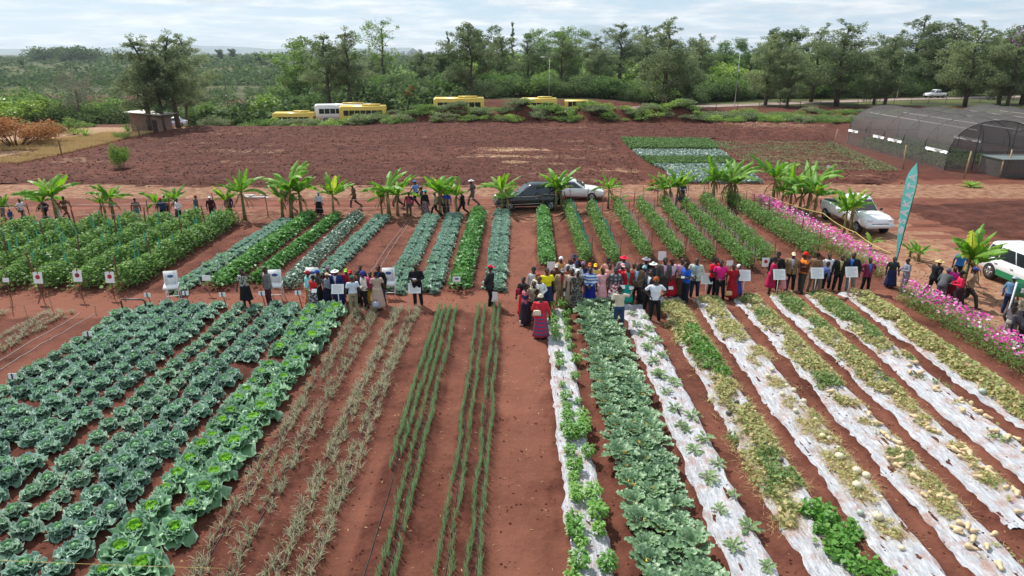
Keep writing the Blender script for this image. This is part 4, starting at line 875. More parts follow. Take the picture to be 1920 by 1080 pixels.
put('blime', 5, 240, 178, 'green leafy shrub rising behind the rusty bush', 'bush', wide=1.2); put('blime', 228, 318, 268, 'single light green sapling in the ploughed field', 'sapling', wide=.45); put('weed', 130, 245, 218, 'pale low shrub at the foot of the leafless tree', 'bush')
put('bbrown', 768, 194, 160, 'narrow dry orange shrub between the buses', 'bush', wide=.35)
wl = 'bushy weed clump on the bank between the ploughed field and the buses'
for i in range(230):
    x = 470 + 1130 * (i + rt.random()) / 230; d = rt.uniform(102.5, 108); 
    if x < 980: d = rt.uniform(102, 107)
    g = Vector(((x - 960) / F_PX * (d * CT + H * ST), d, 0)); g.z = gz(g.x, g.y) - .05; pr = rt.choice(TP['weed'] + TP['weedg'] * 3); h = rt.uniform(.4, 1.45); s = h / pr['nat']
    place(pr, TU, g, rt.uniform(0, 6.28), (s * 1.35, s * 1.35, s), wl, 'weeds', 'weed clumps on the bank')
for i in range(60):
    x = 1180 + 760 * (i + rt.random()) / 60; d = rt.uniform(106, 124) + max(0, x - 1500) * .02; g = Vector(((x - 960) / F_PX * (d * CT + H * ST), d, 0)); g.z = gz(g.x, g.y); pr = rt.choice(TP['weed'] + TP['weedg']); h = rt.uniform(.4, 1.3); s = h / pr['nat']
    place(pr, TU, g, rt.uniform(0, 6.28), (s * 1.5, s * 1.5, s), 'low weed clump by the fence and the road on the right', 'weeds', 'weed clumps by the road')
for i in range(26):
    x, y = rt.uniform(20, 620), rt.uniform(232, 262); g = P(x, y)
    if bool(field_keep(np.array([g.x]), np.array([g.y]))[0]): continue
    g.z = gz(g.x, g.y); place(rt.choice(TP['weedg'] + TP['weed']), TU, g, rt.uniform(0, 6), rt.uniform(.4, .9), 'small weed tuft on the dry ground left of the ploughed field', 'weeds', 'weed tufts on the dry ground')
M_PURP = leafmat('purple_blossom', (.22, .04, .22), (.45, .10, .42), .3, .6, .05)
g = P(1872, 196); nq = 420; C = RG.normal(size=(nq, 3)) * [1.3, 1., 1.2] + [g.x + .6, g.y - 2.6, height_at(g, 74)]
po = link('blossom', quads_mesh('blossom', leaf_quads(C, RG.uniform(.2, .45, nq)), RG.random(nq), M_PURP)); tag(po, 'purple blossom draped over a tree near the right edge', 'blossom', kind='stuff')
# sisal-like spiky plants and a heap of cut leaves
def spiky(n, L, name='spiky_plant', mat=M_LIME):
    root = empty(name); mb = MB()
    for k in range(n): leaf(mb, (0, 0, .2), 6.283 * k * .382, rt.uniform(.2, 1.4), L, .12, .5, .15, 0, 4, 2, .2, .7, 'long', rnd=rt)
    mb.obj('leaves', mat, root); s = MB(); s.tube([(0, 0, -.1), (0, 0, .35)], [.14, .12], 7); s.obj('stem', M_BARK, root); return root
for x, y, l in ((161, 258, 'spiky rosette plant right of the rusty bush'), (241, 250, 'spiky rosette plant left of the hut')): o = spiky(34, 1.3); o.location = P(x, y) + Vector((0, 0, gz(P(x, y).x, P(x, y).y) * 0)); tag(o, l, 'plant')
o = spiky(40, .9, 'leaf_heap', M_BAN); o.location = G(1820, 350); o.scale = (1.2, 1, .45); tag(o, 'heap of pale cut leaves on the bare ground before the net house', 'leaf heap')
o = spiky(30, .9, 'dry_leaf_heap', M_BROWN); o.location = G(1222, 355); tag(o, 'dry straw coloured clump left of the vegetable plot', 'dry plant')
# valley and far scrub, one mass each
def scrub(name, n, xf, yf, hs, ws, mat, label, k=46, ls=1., seed=1):
    rg = np.random.default_rng(seed); yy = yf(rg.random(n)); xx = xf(rg.random(n), yy); h = rg.uniform(*hs, n); w = rg.uniform(*ws, n); N = n * k; i = np.repeat(np.arange(n), k)
    d = rg.normal(size=(N, 3)); d /= np.linalg.norm(d, axis=1)[:, None]; d[:, 2] = np.abs(d[:, 2]); r = rg.random(N) ** .3
    C = np.stack([xx[i] + d[:, 0] * w[i] * .5 * r, yy[i] + d[:, 1] * w[i] * .5 * r, gz_a(xx, yy)[i] + d[:, 2] * h[i] * r], 1)
    T = np.clip(rg.random(n)[i] * .6 + rg.random(N) * .45, 0, 1); V = leaf_quads(C, rg.uniform(.6, 1.3, N) * ls * (w[i] ** .5), .7, .4, rg)
    tag(link(name, quads_mesh(name, V, T, mat)), label, 'woodland', kind='stuff')
scrub('scrubland', 1500, lambda u, y: (-1.0 + u * 1.02) * y * .95 - 8, lambda u: 125 + 420 * u ** 1.6, (1.8, 5.5), (4, 9), M_DARK, 'green thorn scrub covering the valley slope at the left', 56, .42, 41)  # dark leaf colour stands in for cloud shadow over the valley
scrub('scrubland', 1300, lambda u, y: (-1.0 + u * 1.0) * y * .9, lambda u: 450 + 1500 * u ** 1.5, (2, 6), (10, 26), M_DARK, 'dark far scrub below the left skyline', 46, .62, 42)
scrub('woodland', 420, lambda u, y: (-.35 + u * 1.2) * y, lambda u: 215 + 260 * u, (5, 11), (8, 14), M_BROAD, 'wood of round trees beyond the roadside row', 90, .42, 43)
scrub('woodland', 900, lambda u, y: (-.6 + u * 1.6) * y, lambda u: 500 + 2200 * u, (5, 14), (14, 40), M_DARK, 'hazy woodland under the middle skyline', 40, .8, 44)
p0, p1 = (55 - 960) / F_PX, (168 - 960) / F_PX
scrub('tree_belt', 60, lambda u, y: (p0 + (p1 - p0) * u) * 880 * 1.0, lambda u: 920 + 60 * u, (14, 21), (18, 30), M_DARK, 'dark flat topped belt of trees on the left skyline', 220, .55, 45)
for x, d, h, l in ((37, 700, 9, 'lone dark tree on the left skyline below the belt'), (413, 900, 16, 'left one of two small dark trees on the skyline right of the hut clump'), (437, 950, 17, 'right one of two small dark trees on the skyline right of the hut clump'), (484, 760, 13, 'small dark tree on the skyline just left of the bus trees')):
    g = Vector(((x - 960) / F_PX * (d * CT), d, gz((x - 960) / F_PX * d, d))); pr = TP['dark'][0]; place(pr, TU, g, 1., h / pr['nat'] * 1.0, l, 'tree', 'lone skyline trees')
for k in TP:
    for o in TP[k]:
        if id(o) not in TU:
            for c in list(o.children): bpy.data.objects.remove(c)
            bpy.data.objects.remove(o)
# distant hills, the blue of the haze mixed into their colours
def ridge(x0, x1, y, hf, name, col):
    n = 90; mb = MB(); rows = []
    for j, (dy, f) in enumerate(((-700, 0), (-350, .55), (0, 1.), (500, .5), (900, 0))):
        rows.append([(x0 + (x1 - x0) * i / n, y + dy, -30 + (hf(i / n) + 30) * f) for i in range(n + 1)])
    mb.grid(rows); tag(mb.obj(name, flat(col, .95, 'hazy_hill_scrub', var=.2, scale=.004)), kind='structure')
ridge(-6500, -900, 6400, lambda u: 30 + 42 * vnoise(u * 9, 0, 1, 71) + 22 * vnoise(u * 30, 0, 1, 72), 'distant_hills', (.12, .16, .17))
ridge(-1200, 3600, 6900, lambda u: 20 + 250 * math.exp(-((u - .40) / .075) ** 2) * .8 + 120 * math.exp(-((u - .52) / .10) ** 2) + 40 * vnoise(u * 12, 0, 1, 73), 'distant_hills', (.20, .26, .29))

# flowers hedge
M_COS = leafmat('cosmos_leaf', (.10, .22, .05), (.24, .38, .10), .3, .55, .05); 
def petal(c): return leafmat('cosmos_flower', tuple(q * .85 for q in c), c, .35, .5, .02, .3)
FL = [(petal((.80, .07, .46)), .5), (petal((.84, .30, .62)), .36), (petal((.88, .82, .85)), .14)]
def hedge(name, a, b, wl, wr, h, dens, label, seed, fdens=70, zlo=.55):
    p, q = P(*a), P(*b); rg = np.random.default_rng(seed); L = (q - p).length; d = (q - p) / L; W = wl + wr; n = int(L * W * dens); t = rg.random(n) * L; s = rg.uniform(-wl, wr, n); sx, sy = d.y, -d.x
    if sx < 0: sx, sy = -sx, -sy
    x = p.x + d.x * t + sx * s; y = p.y + d.y * t + sy * s; z = gh_a(x, y) + h * rg.random(n) * (.75 + .3 * vnoise(x, y, 1.2, seed))
    # upright thin stems and feathery leaves
    V = leaf_quads(np.stack([x, y, z], 1), rg.uniform(.07, .17, n), .22, .1, rg); tag(link(name, quads_mesh(name, V, rg.random(n), M_COS)), label, 'flower hedge', kind='stuff')
    for k, (m, f) in enumerate(FL):
        nf = int(L * W * fdens * f); t = rg.random(nf) * L; s = rg.uniform(-wl, wr, nf) ; k2 = (rg.random(nf) < .35 + .65 * (s + wl) / W) & (vnoise(t, s * 0, 1.1, seed + k) > .2); t, s = t[k2], s[k2]; nf = len(t)
        x = p.x + d.x * t + sx * s; y = p.y + d.y * t + sy * s; z = gh_a(x, y) + h * rg.uniform(zlo, 1.12, nf); C = np.stack([x, y, z], 1); R_ = rg.uniform(.032, .052, nf); nr = rg.normal(size=(nf, 3)) * .5 + [0, -.25, .9]; nr /= np.linalg.norm(nr, axis=1)[:, None]
        u = np.cross(nr, [1, 0, 0]); u /= np.linalg.norm(u, axis=1)[:, None]; v = np.cross(nr, u); Q = []
        for a_ in range(0, 8, 2):  # four pairs of petals, slightly cupped
            aa = [6.283 * (a_ + e) / 8 for e in (0, 1, 2)]; Q.append(np.stack([C] + [C + (u * math.cos(w_) + v * math.sin(w_)) * R_[:, None] * (1. if e != 1 else 1.12) + nr * .012 for e, w_ in enumerate(aa)], 1))
        tag(link('cosmos_flowers', quads_mesh('cosmos_flowers', np.concatenate(Q), rg.random(nf * 4), m)), ('vivid pink', 'pale pink', 'white')[k] + ' cosmos flowers of the ' + label.split(' of the ')[-1], 'flowers', kind='stuff')
hedge('cosmos_hedge', (1696, 562), (1990, 738), .45, .55, .85, 900, 'feathery green foliage of the flower hedge near the right edge', 51, 210)
hedge('cosmos_hedge', (1412, 388), (1645, 520), .35, .55, .95, 700, 'feathery green foliage of the long flower hedge behind the crowd', 52, 200)

# far vegetable plots
def plot(poly, n, h, size, mat, label, seed, tf=None, name='vegetable_bed'):
    w = pxpoly(poly); X = [q[0] for q in w]; Y = [q[1] for q in w]; rg = np.random.default_rng(seed); x = rg.uniform(min(X), max(X), n); y = rg.uniform(min(Y), max(Y), n)
    k = inpoly(x, y, w); x, y = x[k], y[k]; y = y + (np.round(y / .5) * .5 - y) * .55; n = len(x); z = .06 + h * rg.random(n)
    V = leaf_quads(np.stack([x, y, z], 1), rg.uniform(.6, 1.2, n) * size, .7, .6, rg); tag(link(name, quads_mesh(name, V, rg.random(n), mat)), label, 'vegetable bed', kind='stuff')
plot([(1163, 262), (1330, 264), (1350, 282), (1182, 281)], 26000, .35, .2, M_KALF, 'bright green strip of the small vegetable plot, farthest from the track', 61)
plot([(1186, 284), (1352, 285), (1368, 297), (1200, 296)], 16000, .25, .2, M_KALW, 'whitish strip of the small vegetable plot', 62)
plot([(1202, 297), (1368, 299), (1380, 310), (1222, 311)], 16000, .28, .2, M_KALF, 'darker green strip between the whitish ones of the small vegetable plot', 63)
plot([(1226, 312), (1386, 312), (1430, 345), (1262, 345), (1248, 322)], 30000, .25, .2, M_KALW, 'whitish blue near strip of the small vegetable plot, behind bananas', 64)
plot([(1335, 267), (1560, 268), (1690, 322), (1430, 325)], 26000, .16, .13, M_GREV, 'thin pale greenish seedlings on the plot before the net house', 65)
def tufts(poly, n, label, seed):
    w = pxpoly(poly); X = [q[0] for q in w]; Y = [q[1] for q in w]; rg = np.random.default_rng(seed); x = rg.uniform(min(X), max(X), n); y = rg.uniform(min(Y), max(Y), n)
    k = inpoly(x, y, w) & (~field_keep(x, y)) & (vnoise(x, y, .35, seed) > .38); x, y = x[k], y[k]
    blades(x, y, gz_a(x, y), 7, .42, .28, .035, M_VDRY, 'dry_grass', label, cat='grass')
tufts([(-200, 330), (0, 268), (110, 262), (200, 250), (290, 244), (330, 240), (240, 260), (120, 290), (0, 315), (-200, 350)], 22000, 'straw coloured dry grass around the dirt path at far left', 91)
tufts([(380, 226), (470, 212), (620, 208), (660, 222), (480, 230)], 9000, 'dry yellow grass by the white board at the field corner', 92)
# ================================================================ vehicles, structures, signs
M_WHITE = flat((.74, .75, .76), .25, 'white_paint', var=.03, spec=.6); M_BLACKP = flat((.012, .016, .022), .18, 'dark_blue_paint', var=.1, spec=.7); M_YELP = flat((.74, .52, .10), .35, 'yellow_paint', var=.05); M_GLASS = flat((.015, .02, .025), .08, 'window_glass', var=.1, spec=.8)
M_TYRE = flat((.02, .02, .02), .85, 'tyre_rubber'); M_RIM = flat((.45, .45, .46), .35, 'wheel_rim', metal=.6); M_LAMP = flat((.75, .76, .78), .1, 'headlamp', spec=.8); M_REDL = flat((.4, .02, .02), .2, 'tail_lamp'); M_TRIM = flat((.03, .03, .032), .6, 'dark_trim'); M_GREENP = flat((.02, .22, .10), .35, 'green_paint'); M_WHT = flat((.80, .80, .80), .6, 'white_plastic', var=.04); M_GREYL = flat((.42, .42, .42), .7, 'grey_print')
def wheel(root, x, y, r, w=.24, z=None):
    s = 1 if x > 0 else -1; mb = MB(); z = r if z is None else z
    prof = [(-w / 2, r * .62), (-w / 2, r * .9), (-w * .35, r), (w * .35, r), (w / 2, r * .9), (w / 2, r * .62)]
    mb.loft([[Vector((x + a, y + q * math.cos(6.283 * j / 22), z + q * math.sin(6.283 * j / 22))) for j in range(22)] for a, q in prof]); t = mb.obj('tyre', M_TYRE)
    rb = MB(); rb.loft([[Vector((x + s * a, y + q * math.cos(6.283 * j / 16), z + q * math.sin(6.283 * j / 16))) for j in range(16)] for a, q in ((-w * .3, r * .6), (w * .46, r * .63), (w * .52, r * .6), (w * .42, r * .5), (w * .40, .06), (w * .5, .05))])
    for k in range(6): a = 6.283 * k / 6; rb.box((x + s * w * .47, y + r * .32 * math.cos(a), z + r * .32 * math.sin(a)), (w * .1, .07, r * .56), rot=Matrix.Rotation(-a + math.pi / 2, 3, 'X'))
    wroot = empty('wheel'); wroot.parent = root; t.parent = wroot; rb.obj('rim', M_RIM, wroot)
def car(name, paint, L, W, kind='suv', lower=None, rz=.36):
    """front at +y. side profile: list of (y, z belt, z roof or None)"""
    root = empty(name); h = L / 2; hw = W / 2
    P_ = {'suv': dict(sill=.34, belt=1.02, roof=1.72, ys=[(-h, .95), (-h + .12, 1.06), (h - 1.45, 1.06), (h - .35, .98), (h - .05, .80), (h, .62)], cab=(-h + .10, -h + .35, h - 2.25, h - 1.40)),
          'sedan': dict(sill=.26, belt=.88, roof=1.40, ys=[(-h, .82), (-h + .5, .92), (h - 1.3, .90), (h - .3, .78), (h - .04, .62), (h, .5)], cab=(-h + .45, -h + 1.05, h - 2.1, h - 1.2)),
          'pickup': dict(sill=.50, belt=1.16, roof=1.86, ys=[(-h, 1.08), (-h + .1, 1.16), (h - 1.35, 1.18), (h - .35, 1.12), (h - .05, .95), (h, .76)], cab=(-h + 1.62, -h + 1.72, h - 2.2, h - 1.38))}[kind]
    mb = MB(); rings = []; ws = sorted([-h, -h + .05, -h + .14, -h + .5] + [-h + .9 + i * (L - 1.8) / 8 for i in range(9)] + [h - .5, h - .2, h - .05, h])
    def beltz(y): return float(np.interp(y, [q[0] for q in P_['ys']], [q[1] for q in P_['ys']]))
    wy = (h - .85, -h + .85)
    for y in ws:
        e = 1 - .12 * max(0, (abs(y) - (h - .45)) / .45) ** 2; b = beltz(y); s = P_['sill'] + .06 * (abs(y) > h - .1)
        m = (s + b) / 2; rings.append([Vector((hw * a * e, y, z)) for a, z in ((-.90, s), (-.985, s + .12), (-1, m), (-.97, b - .08), (-.88, b), (-.45, b + .035), (.45, b + .035), (.88, b), (.97, b - .08), (1, m), (.985, s + .12), (.90, s))])
    mb.loft(rings); mb.obj('body', paint, root)
    y0, y1, y2, y3 = P_['cab']; b, rf = P_['belt'], P_['roof']; cb = MB(); bw, rw = hw * .90, hw * .72
    cab = [(y0, b - .05, bw * .93), (y0 + (y1 - y0) * .5, b + (rf - b) * .55, bw * .9), (y1, rf - .04, rw * .95)]
    # cabin as stacked outlines
    def outl(f):
        ya = y0 + (y1 - y0) * f; yb = y3 + (y2 - y3) * f; w = bw + (rw - bw) * f; return [Vector((sx * w * (.90 if k in (0,) else 1), yy, b - .06 + (rf - b + .06) * f)) for sx, yy, k in ((-1, ya, 0), (-1, ya + .12, 1), (-1, (ya + yb) / 2, 1), (-1, yb - .15, 1), (-1, yb, 0), (1, yb, 0), (1, yb - .15, 1), (1, (ya + yb) / 2, 1), (1, ya + .12, 1), (1, ya, 0))]
    top = [p + Vector((0, 0, .05)) for p in outl(.97)]; c0 = sum(top, Vector()) / len(top); top = [c0 + (p - c0) * .9 for p in top]
    cb.loft([outl(0), outl(.5), outl(.93), top]); cb.obj('cabin', paint, root)
    def pane(nm, f0, f1, a, c, side):   # side windows; a..c fraction along
        g = MB(); pts = []
        for f in (f0, f1):
            ya = y0 + (y1 - y0) * f + .08; yb = y3 + (y2 - y3) * f - .10; w = bw + (rw - bw) * f + .006
            for t in (a, c): pts.append(Vector((side * w, ya + (yb - ya) * t, b - .06 + (rf - b + .06) * f)))
        q = [pts[0], pts[1], pts[3], pts[2]]; n_ = Vector((side * .012, 0, .004)); g.loft([[p - n_ for p in q], [p + n_ for p in q]]); g.obj(nm, M_GLASS, root, False)
    for side in (-1, 1):
        if kind == 'suv': cuts = ((.02, .27), (.30, .62), (.65, .985))
        elif kind == 'sedan': cuts = ((.06, .48), (.52, .95))
        else: cuts = ((.04, .44), (.49, .97))
        for a, c in cuts: pane('side_window', .16, .84, a, c, side)
    for nm, fy in (('windscreen', 1), ('rear_window', 0)):
        g = MB(); pts = []
        for f in (.14, .86):
            yy = (y3 + (y2 - y3) * f + .012) if fy else (y0 + (y1 - y0) * f - .012); w = (bw + (rw - bw) * f) * .82
            for sx in (-1, 1): pts.append(Vector((sx * w, yy, b - .06 + (rf - b + .06) * f)))
        q = [pts[0], pts[1], pts[3], pts[2]]; n_ = Vector((0, .015 if fy else -.015, .01)); g.loft([[p - n_ for p in q], [p + n_ for p in q]]); g.obj(nm, M_GLASS, root, False)
    for wyy in wy:
        for sx in (-1, 1): wheel(root, sx * (hw - .10), wyy, rz)
    for sx in (-1, 1):
        g = MB(); g.ell((sx * hw * .70, h - .06, beltz(h - .1) - .02), (.20, .08, .09)); g.obj('headlight', M_LAMP, root)
        g = MB(); g.box((sx * hw * .84, -h + .02, beltz(-h) - .12), (.14, .10, .26)); g.obj('tail_light', M_REDL, root)
        g = MB(); g.ell((sx * (hw + .08), y3 - .25, b + .10), (.11, .06, .08)); g.obj('mirror', paint if kind != 'pickup' else M_TRIM, root)
        for t in (.30, .58): g = MB(); g.box((sx * (hw * 1.0), y0 + (y3 - y0) * t, b - .14), (.04, .18, .03)); g.obj('door_handle', M_RIM, root)
    g = MB(); g.box((0, h - .02, P_['sill'] + .12), (W * .92, .14, .22)); g.obj('bumper', M_TRIM if kind == 'suv' else paint, root)
    g = MB(); g.box((0, h - .01, (P_['sill'] + beltz(h)) / 2 + .06), (W * .55, .06, .16)); g.obj('grille', M_TRIM, root, False)
    if kind == 'pickup':
        g = MB(); g.box((0, (y0 - h) / 2 + .0, 1.19), (W * .76, y0 + h - .3, .05)); g.obj('load_bed', M_TRIM, root)
    if lower:
        g = MB(); g.loft([[Vector((sx * (hw + .008) * (1 if k < 2 else 1), y, z)) for sx, z, k in ((-1, P_['sill'] + .02, 0), (-1, P_['sill'] + .30, 1), (1, P_['sill'] + .30, 2), (1, P_['sill'] + .02, 3))] for y in (-h + 1.25, -h + 1.6, h - 1.6, h - 1.25)]); g.obj('side_stripe', lower, root, False)
    return root
def face(dx, dy): return math.atan2(-dx, dy)
c = car('parked_car', M_BLACKP, 4.55, 1.85, 'suv'); c.location = G(991, 391); c.rotation_euler[2] = face(-1, -.12); tag(c, 'dark blue estate car parked on the track behind two banana plants', 'car', 'cars parked by the plots')
c = car('parked_car', M_WHITE, 4.5, 1.72, 'sedan', rz=.31); c.location = G(1072, 372); c.rotation_euler[2] = face(1, -.06); tag(c, 'white saloon car half hidden behind the dark estate car', 'car', 'cars parked by the plots')
c = car('pickup_truck', M_WHITE, 5.2, 1.8, 'pickup', rz=.38); c.location = (20.95, 39.6, 0); c.rotation_euler[2] = face(.25, -3); tag(c, 'white double cab pickup parked beside the banana grove', 'pickup truck', 'cars parked by the plots')
c = car('parked_car', M_WHITE, 4.9, 1.9, 'suv', lower=M_GREENP, rz=.40); c.location = (23.35, 27.9, 0); c.rotation_euler[2] = face(.15, -3); tag(c, 'white car with green lower side cut off by the right photo edge', 'car', 'cars parked by the plots')
c = car('pickup_truck', M_WHITE, 5.2, 1.8, 'pickup', rz=.38); g = P(1752, 184); c.location = (g.x, g.y, gz(g.x, g.y) + .05); c.rotation_euler[2] = face(-1, -.25); tag(c, 'small white pickup driving on the far road under the trees', 'pickup truck')
c = car('parked_car', M_WHITE, 4.2, 1.7, 'sedan', rz=.31); g = P(326, 238); c.location = (g.x, g.y, gz(g.x, g.y) + .1); c.rotation_euler[2] = face(-1, -.3); tag(c, 'white car mostly hidden between tree trunks right of the hut', 'car')
def bus(L, roofm, bodym, Hh=3.1, W=2.45, rack=True):
    root = empty('bus'); mb = MB(); h = L / 2; hw = W / 2; rings = []
    for y, e, dz in ((-h, .93, .12), (-h + .12, 1, 0), (h - .3, 1, 0), (h - .05, .95, .12), (h, .90, .30)):
        rings.append([Vector((hw * a * e, y, z)) for a, z in ((-1, .45), (-1, 1.35), (-.97, Hh - .5 - dz), (-.90, Hh - .22 - dz), (-.75, Hh - .08 - dz), (0, Hh - dz), (.75, Hh - .08 - dz), (.90, Hh - .22 - dz), (.97, Hh - .5 - dz), (1, 1.35), (1, .45))])
    mb.loft(rings); mb.obj('body', bodym, root)
    r = MB(); r.loft([[Vector((hw * a, y, z + .015)) for a, z in ((-.93, Hh - .26), (-.90, Hh - .20), (-.75, Hh - .06), (0, Hh + .02), (.75, Hh - .06), (.90, Hh - .20), (.93, Hh - .26), (0, Hh - .3))] for y in (-h + .06, h - .32)]); r.obj('roof', roofm, root)
    n = int(L / 1.05)
    for sx in (-1, 1):
        for i in range(n):
            y = -h + .55 + (L - 1.2) * (i + .5) / n; g = MB(); g.box((sx * (hw * .985 + .012), y, 1.95), (.03, (L - 1.2) / n - .10, .82)); g.obj('window', M_GLASS, root, False)
        for y in (-h + 1.9, h - 1.7): wheel(root, sx * (hw - .12), y, .46, .28)
        g = MB(); g.ell((sx * hw * .72, h, .95), (.16, .06, .12)); g.obj('headlight', M_LAMP, root)
    g = MB(); g.box((0, h - .03, 1.95), (W * .82, .08, 1.0)); g.obj('windscreen', M_GLASS, root, False); g = MB(); g.box((0, -h - .01, 2.0), (W * .78, .06, .75)); g.obj('rear_window', M_GLASS, root, False)
    if rack: g = MB(); g.box((0, -h + L * .32, Hh + .09), (W * .62, L * .38, .16)); g.obj('roof_rack', M_YELP, root)
    return root
for x, dx, d, L, rm, bm_, dy, ty, l in [(552, 0, 113, 6.6, M_YELP, M_YELP, .02, 208.5, 'yellow bus farthest left, only its roof above the weeds'), (645, 0, 118, 9.5, M_WHITE, M_WHITE, .22, 193, 'white bus parked behind a yellow one'), (682, 0, 112, 7.5, M_YELP, M_YELP, .12, 196, 'yellow bus in front of the white one'),
                                 (861, 0, 112, 8.2, M_YELP, M_YELP, .08, 181, 'long yellow bus with windows showing, alone in the middle'), (1009, 0, 116, 6.1, M_YELP, M_YELP, .06, 182, 'short yellow bus right of the lone long one'), (1081, 0, 119, 4.3, M_YELP, M_YELP, .03, 187, 'yellow minibus, the rightmost of the parked buses')]:
    b = bus(L, rm, bm_, 3.1 if L > 5 else 2.6, rack=(L > 6)); X = (x - 960) / F_PX * (d * CT + H * ST); hz = height_at(Vector((X, d, 0)), ty); b.location = (X, d, hz - (3.2 if L > 5 else 2.6)); b.rotation_euler[2] = face(-1 if x != 1081 else 1, -dy); tag(b, l, 'bus', 'buses parked beyond the field')
# road
def strip(name, pts, w, mat, dz, d_attr=None, label=None):
    ps = [P(*q) for q in pts]; n = 60; rows = []
    for i in range(n + 1):
        t = i / n * (len(ps) - 1); k = min(len(ps) - 2, int(t)); c = ps[k].lerp(ps[k + 1], t - k); c2 = ps[k + 1] - ps[k]; s = Vector((-c2.y, c2.x, 0)).normalized()
        rows.append([(c.x + s.x * w * a, c.y + s.y * w * a, gz(c.x + s.x * w * a, c.y + s.y * w * a) + dz) for a in (-.5, -.2, .2, .5)])
    mb = MB(); mb.grid(rows); o = mb.obj(name, mat); tag(o, kind='structure'); return o
M_ROAD = flat((.24, .17, .14), .9, 'road_surface', scale=.8, var=.25)
RD = [(1120, 209), (1200, 205), (1300, 201), (1480, 194), (1700, 186), (1920, 181), (2300, 176)]
strip('road', RD, 5.5, M_ROAD, .06); strip('road_edge_line', [(x, y + 1.2) for x, y in RD], .35, flat((.62, .58, .56), .8, 'road_paint'), .075)
strip('dirt_path', [(-220, 332), (0, 300), (70, 288), (118, 276), (165, 262)], 3.2, soil_mat('path_dust', .3), .05)
def postfence(pts, step, h, label, r=.05, wire=2, mat=None, n_=None):
    root = empty('wire_fence'); ps = [P(*q) for q in pts]; tops = []
    for a, b in zip(ps[:-1], ps[1:]):
        k = max(1, int((b - a).length / step))
        for i in range(k): tops.append(a.lerp(b, i / k))
    tops.append(ps[-1]); root.location = tops[0]
    for p in tops:
        z = gz(p.x, p.y); mb = MB(); q = p - root.location; mb.tube([(q.x, q.y, z - .1), (q.x + rt.uniform(-.05, .05), q.y, z + h)], r, 6); mb.obj('post', mat or M_WOOD, root)
    for k in range(wire):
        mb = MB(); mb.tube([((p - root.location).x, (p - root.location).y, gz(p.x, p.y) + h * (.55 + .38 * k)) for p in tops], .008, 4); mb.obj('wire', M_RIM, root)
    tag(root, label, 'fence'); return root
postfence([(1128, 214), (1300, 208), (1500, 202), (1740, 194), (1930, 190)], 4.3, 1.25, 'low post and wire fence running along the far road')
# poles
def lamp(x, yb, yt, label):
    g = P(x, yb); g.z = gz(g.x, g.y); h = height_at(g, yt) - g.z; root = empty('street_lamp', g); mb = MB(); mb.tube([(0, 0, 0), (0, 0, h)], [.09, .05], 7); mb.obj('pole', M_RIM, root); mb = MB(); mb.tube([(0, 0, h), (-.6, 0, h + .12), (-1.2, 0, h + .12)], .035, 6); mb.obj('arm', M_RIM, root)
    mb = MB(); mb.ell((-1.4, 0, h + .10), (.32, .12, .07)); mb.obj('lamp_head', M_WHT, root); tag(root, label, 'street lamp', 'street lamps along the far road')
lamp(1029, 196, 108, 'slim lamp pole behind the short yellow bus'); lamp(1377, 199, 95, 'lamp post left of the lamp post by the white pickup, with a bent arm'); lamp(1681, 186, 100, 'lamp post left of the far white pickup')
g = P(429, 212); root = empty('utility_pole', (g.x, g.y, gz(g.x, g.y))); h = height_at(g, 124) - gz(g.x, g.y); mb = MB(); mb.tube([(0, 0, -.2), (.05, 0, h)], [.14, .10], 8); mb.obj('pole', M_BARK, root)
mb = MB(); mb.box((0, 0, h - .35), (1.9, .12, .12)); mb.obj('crossarm', M_BARK, root)
for s in (-.8, 0, .8): mb = MB(); mb.ell((s, 0, h - .18), (.05, .05, .12)); mb.obj('insulator', M_WHT, root)
mb = MB(); mb.box((0, -.2, h * .38), (.35, .3, .4)); mb.obj('meter_box', M_WHT, root); tag(root, 'dark wooden utility pole with crossarm left of the buses', 'utility pole')
for x, yb, h, l in ((116, 291, 1.5, 'dark short post on the dry grass near the dirt path'), (262, 256, 1.2, 'short post at the field corner under the hut'), (418, 222, 1.3, 'post left of the white board near the utility pole'), (560, 196, 1.3, 'thin post up the bank behind the leftmost bus')):
    g = P(x, yb); g.z = gz(g.x, g.y); stake(g, h, l, None, .06, .06)
# white board far
g = P(461, 215); g.z = gz(g.x, g.y); root = empty('notice_board', g); mb = MB(); mb.box((.15, 0, 1.5), (1.2, .05, 1.5)); mb.obj('panel', M_WHT, root, False); mb = MB(); mb.tube([(-.45, .04, 0), (-.45, .04, 2.1)], .05); mb.obj('post', M_WOOD, root); tag(root, 'blank white board on a post by the far field edge', 'notice board')
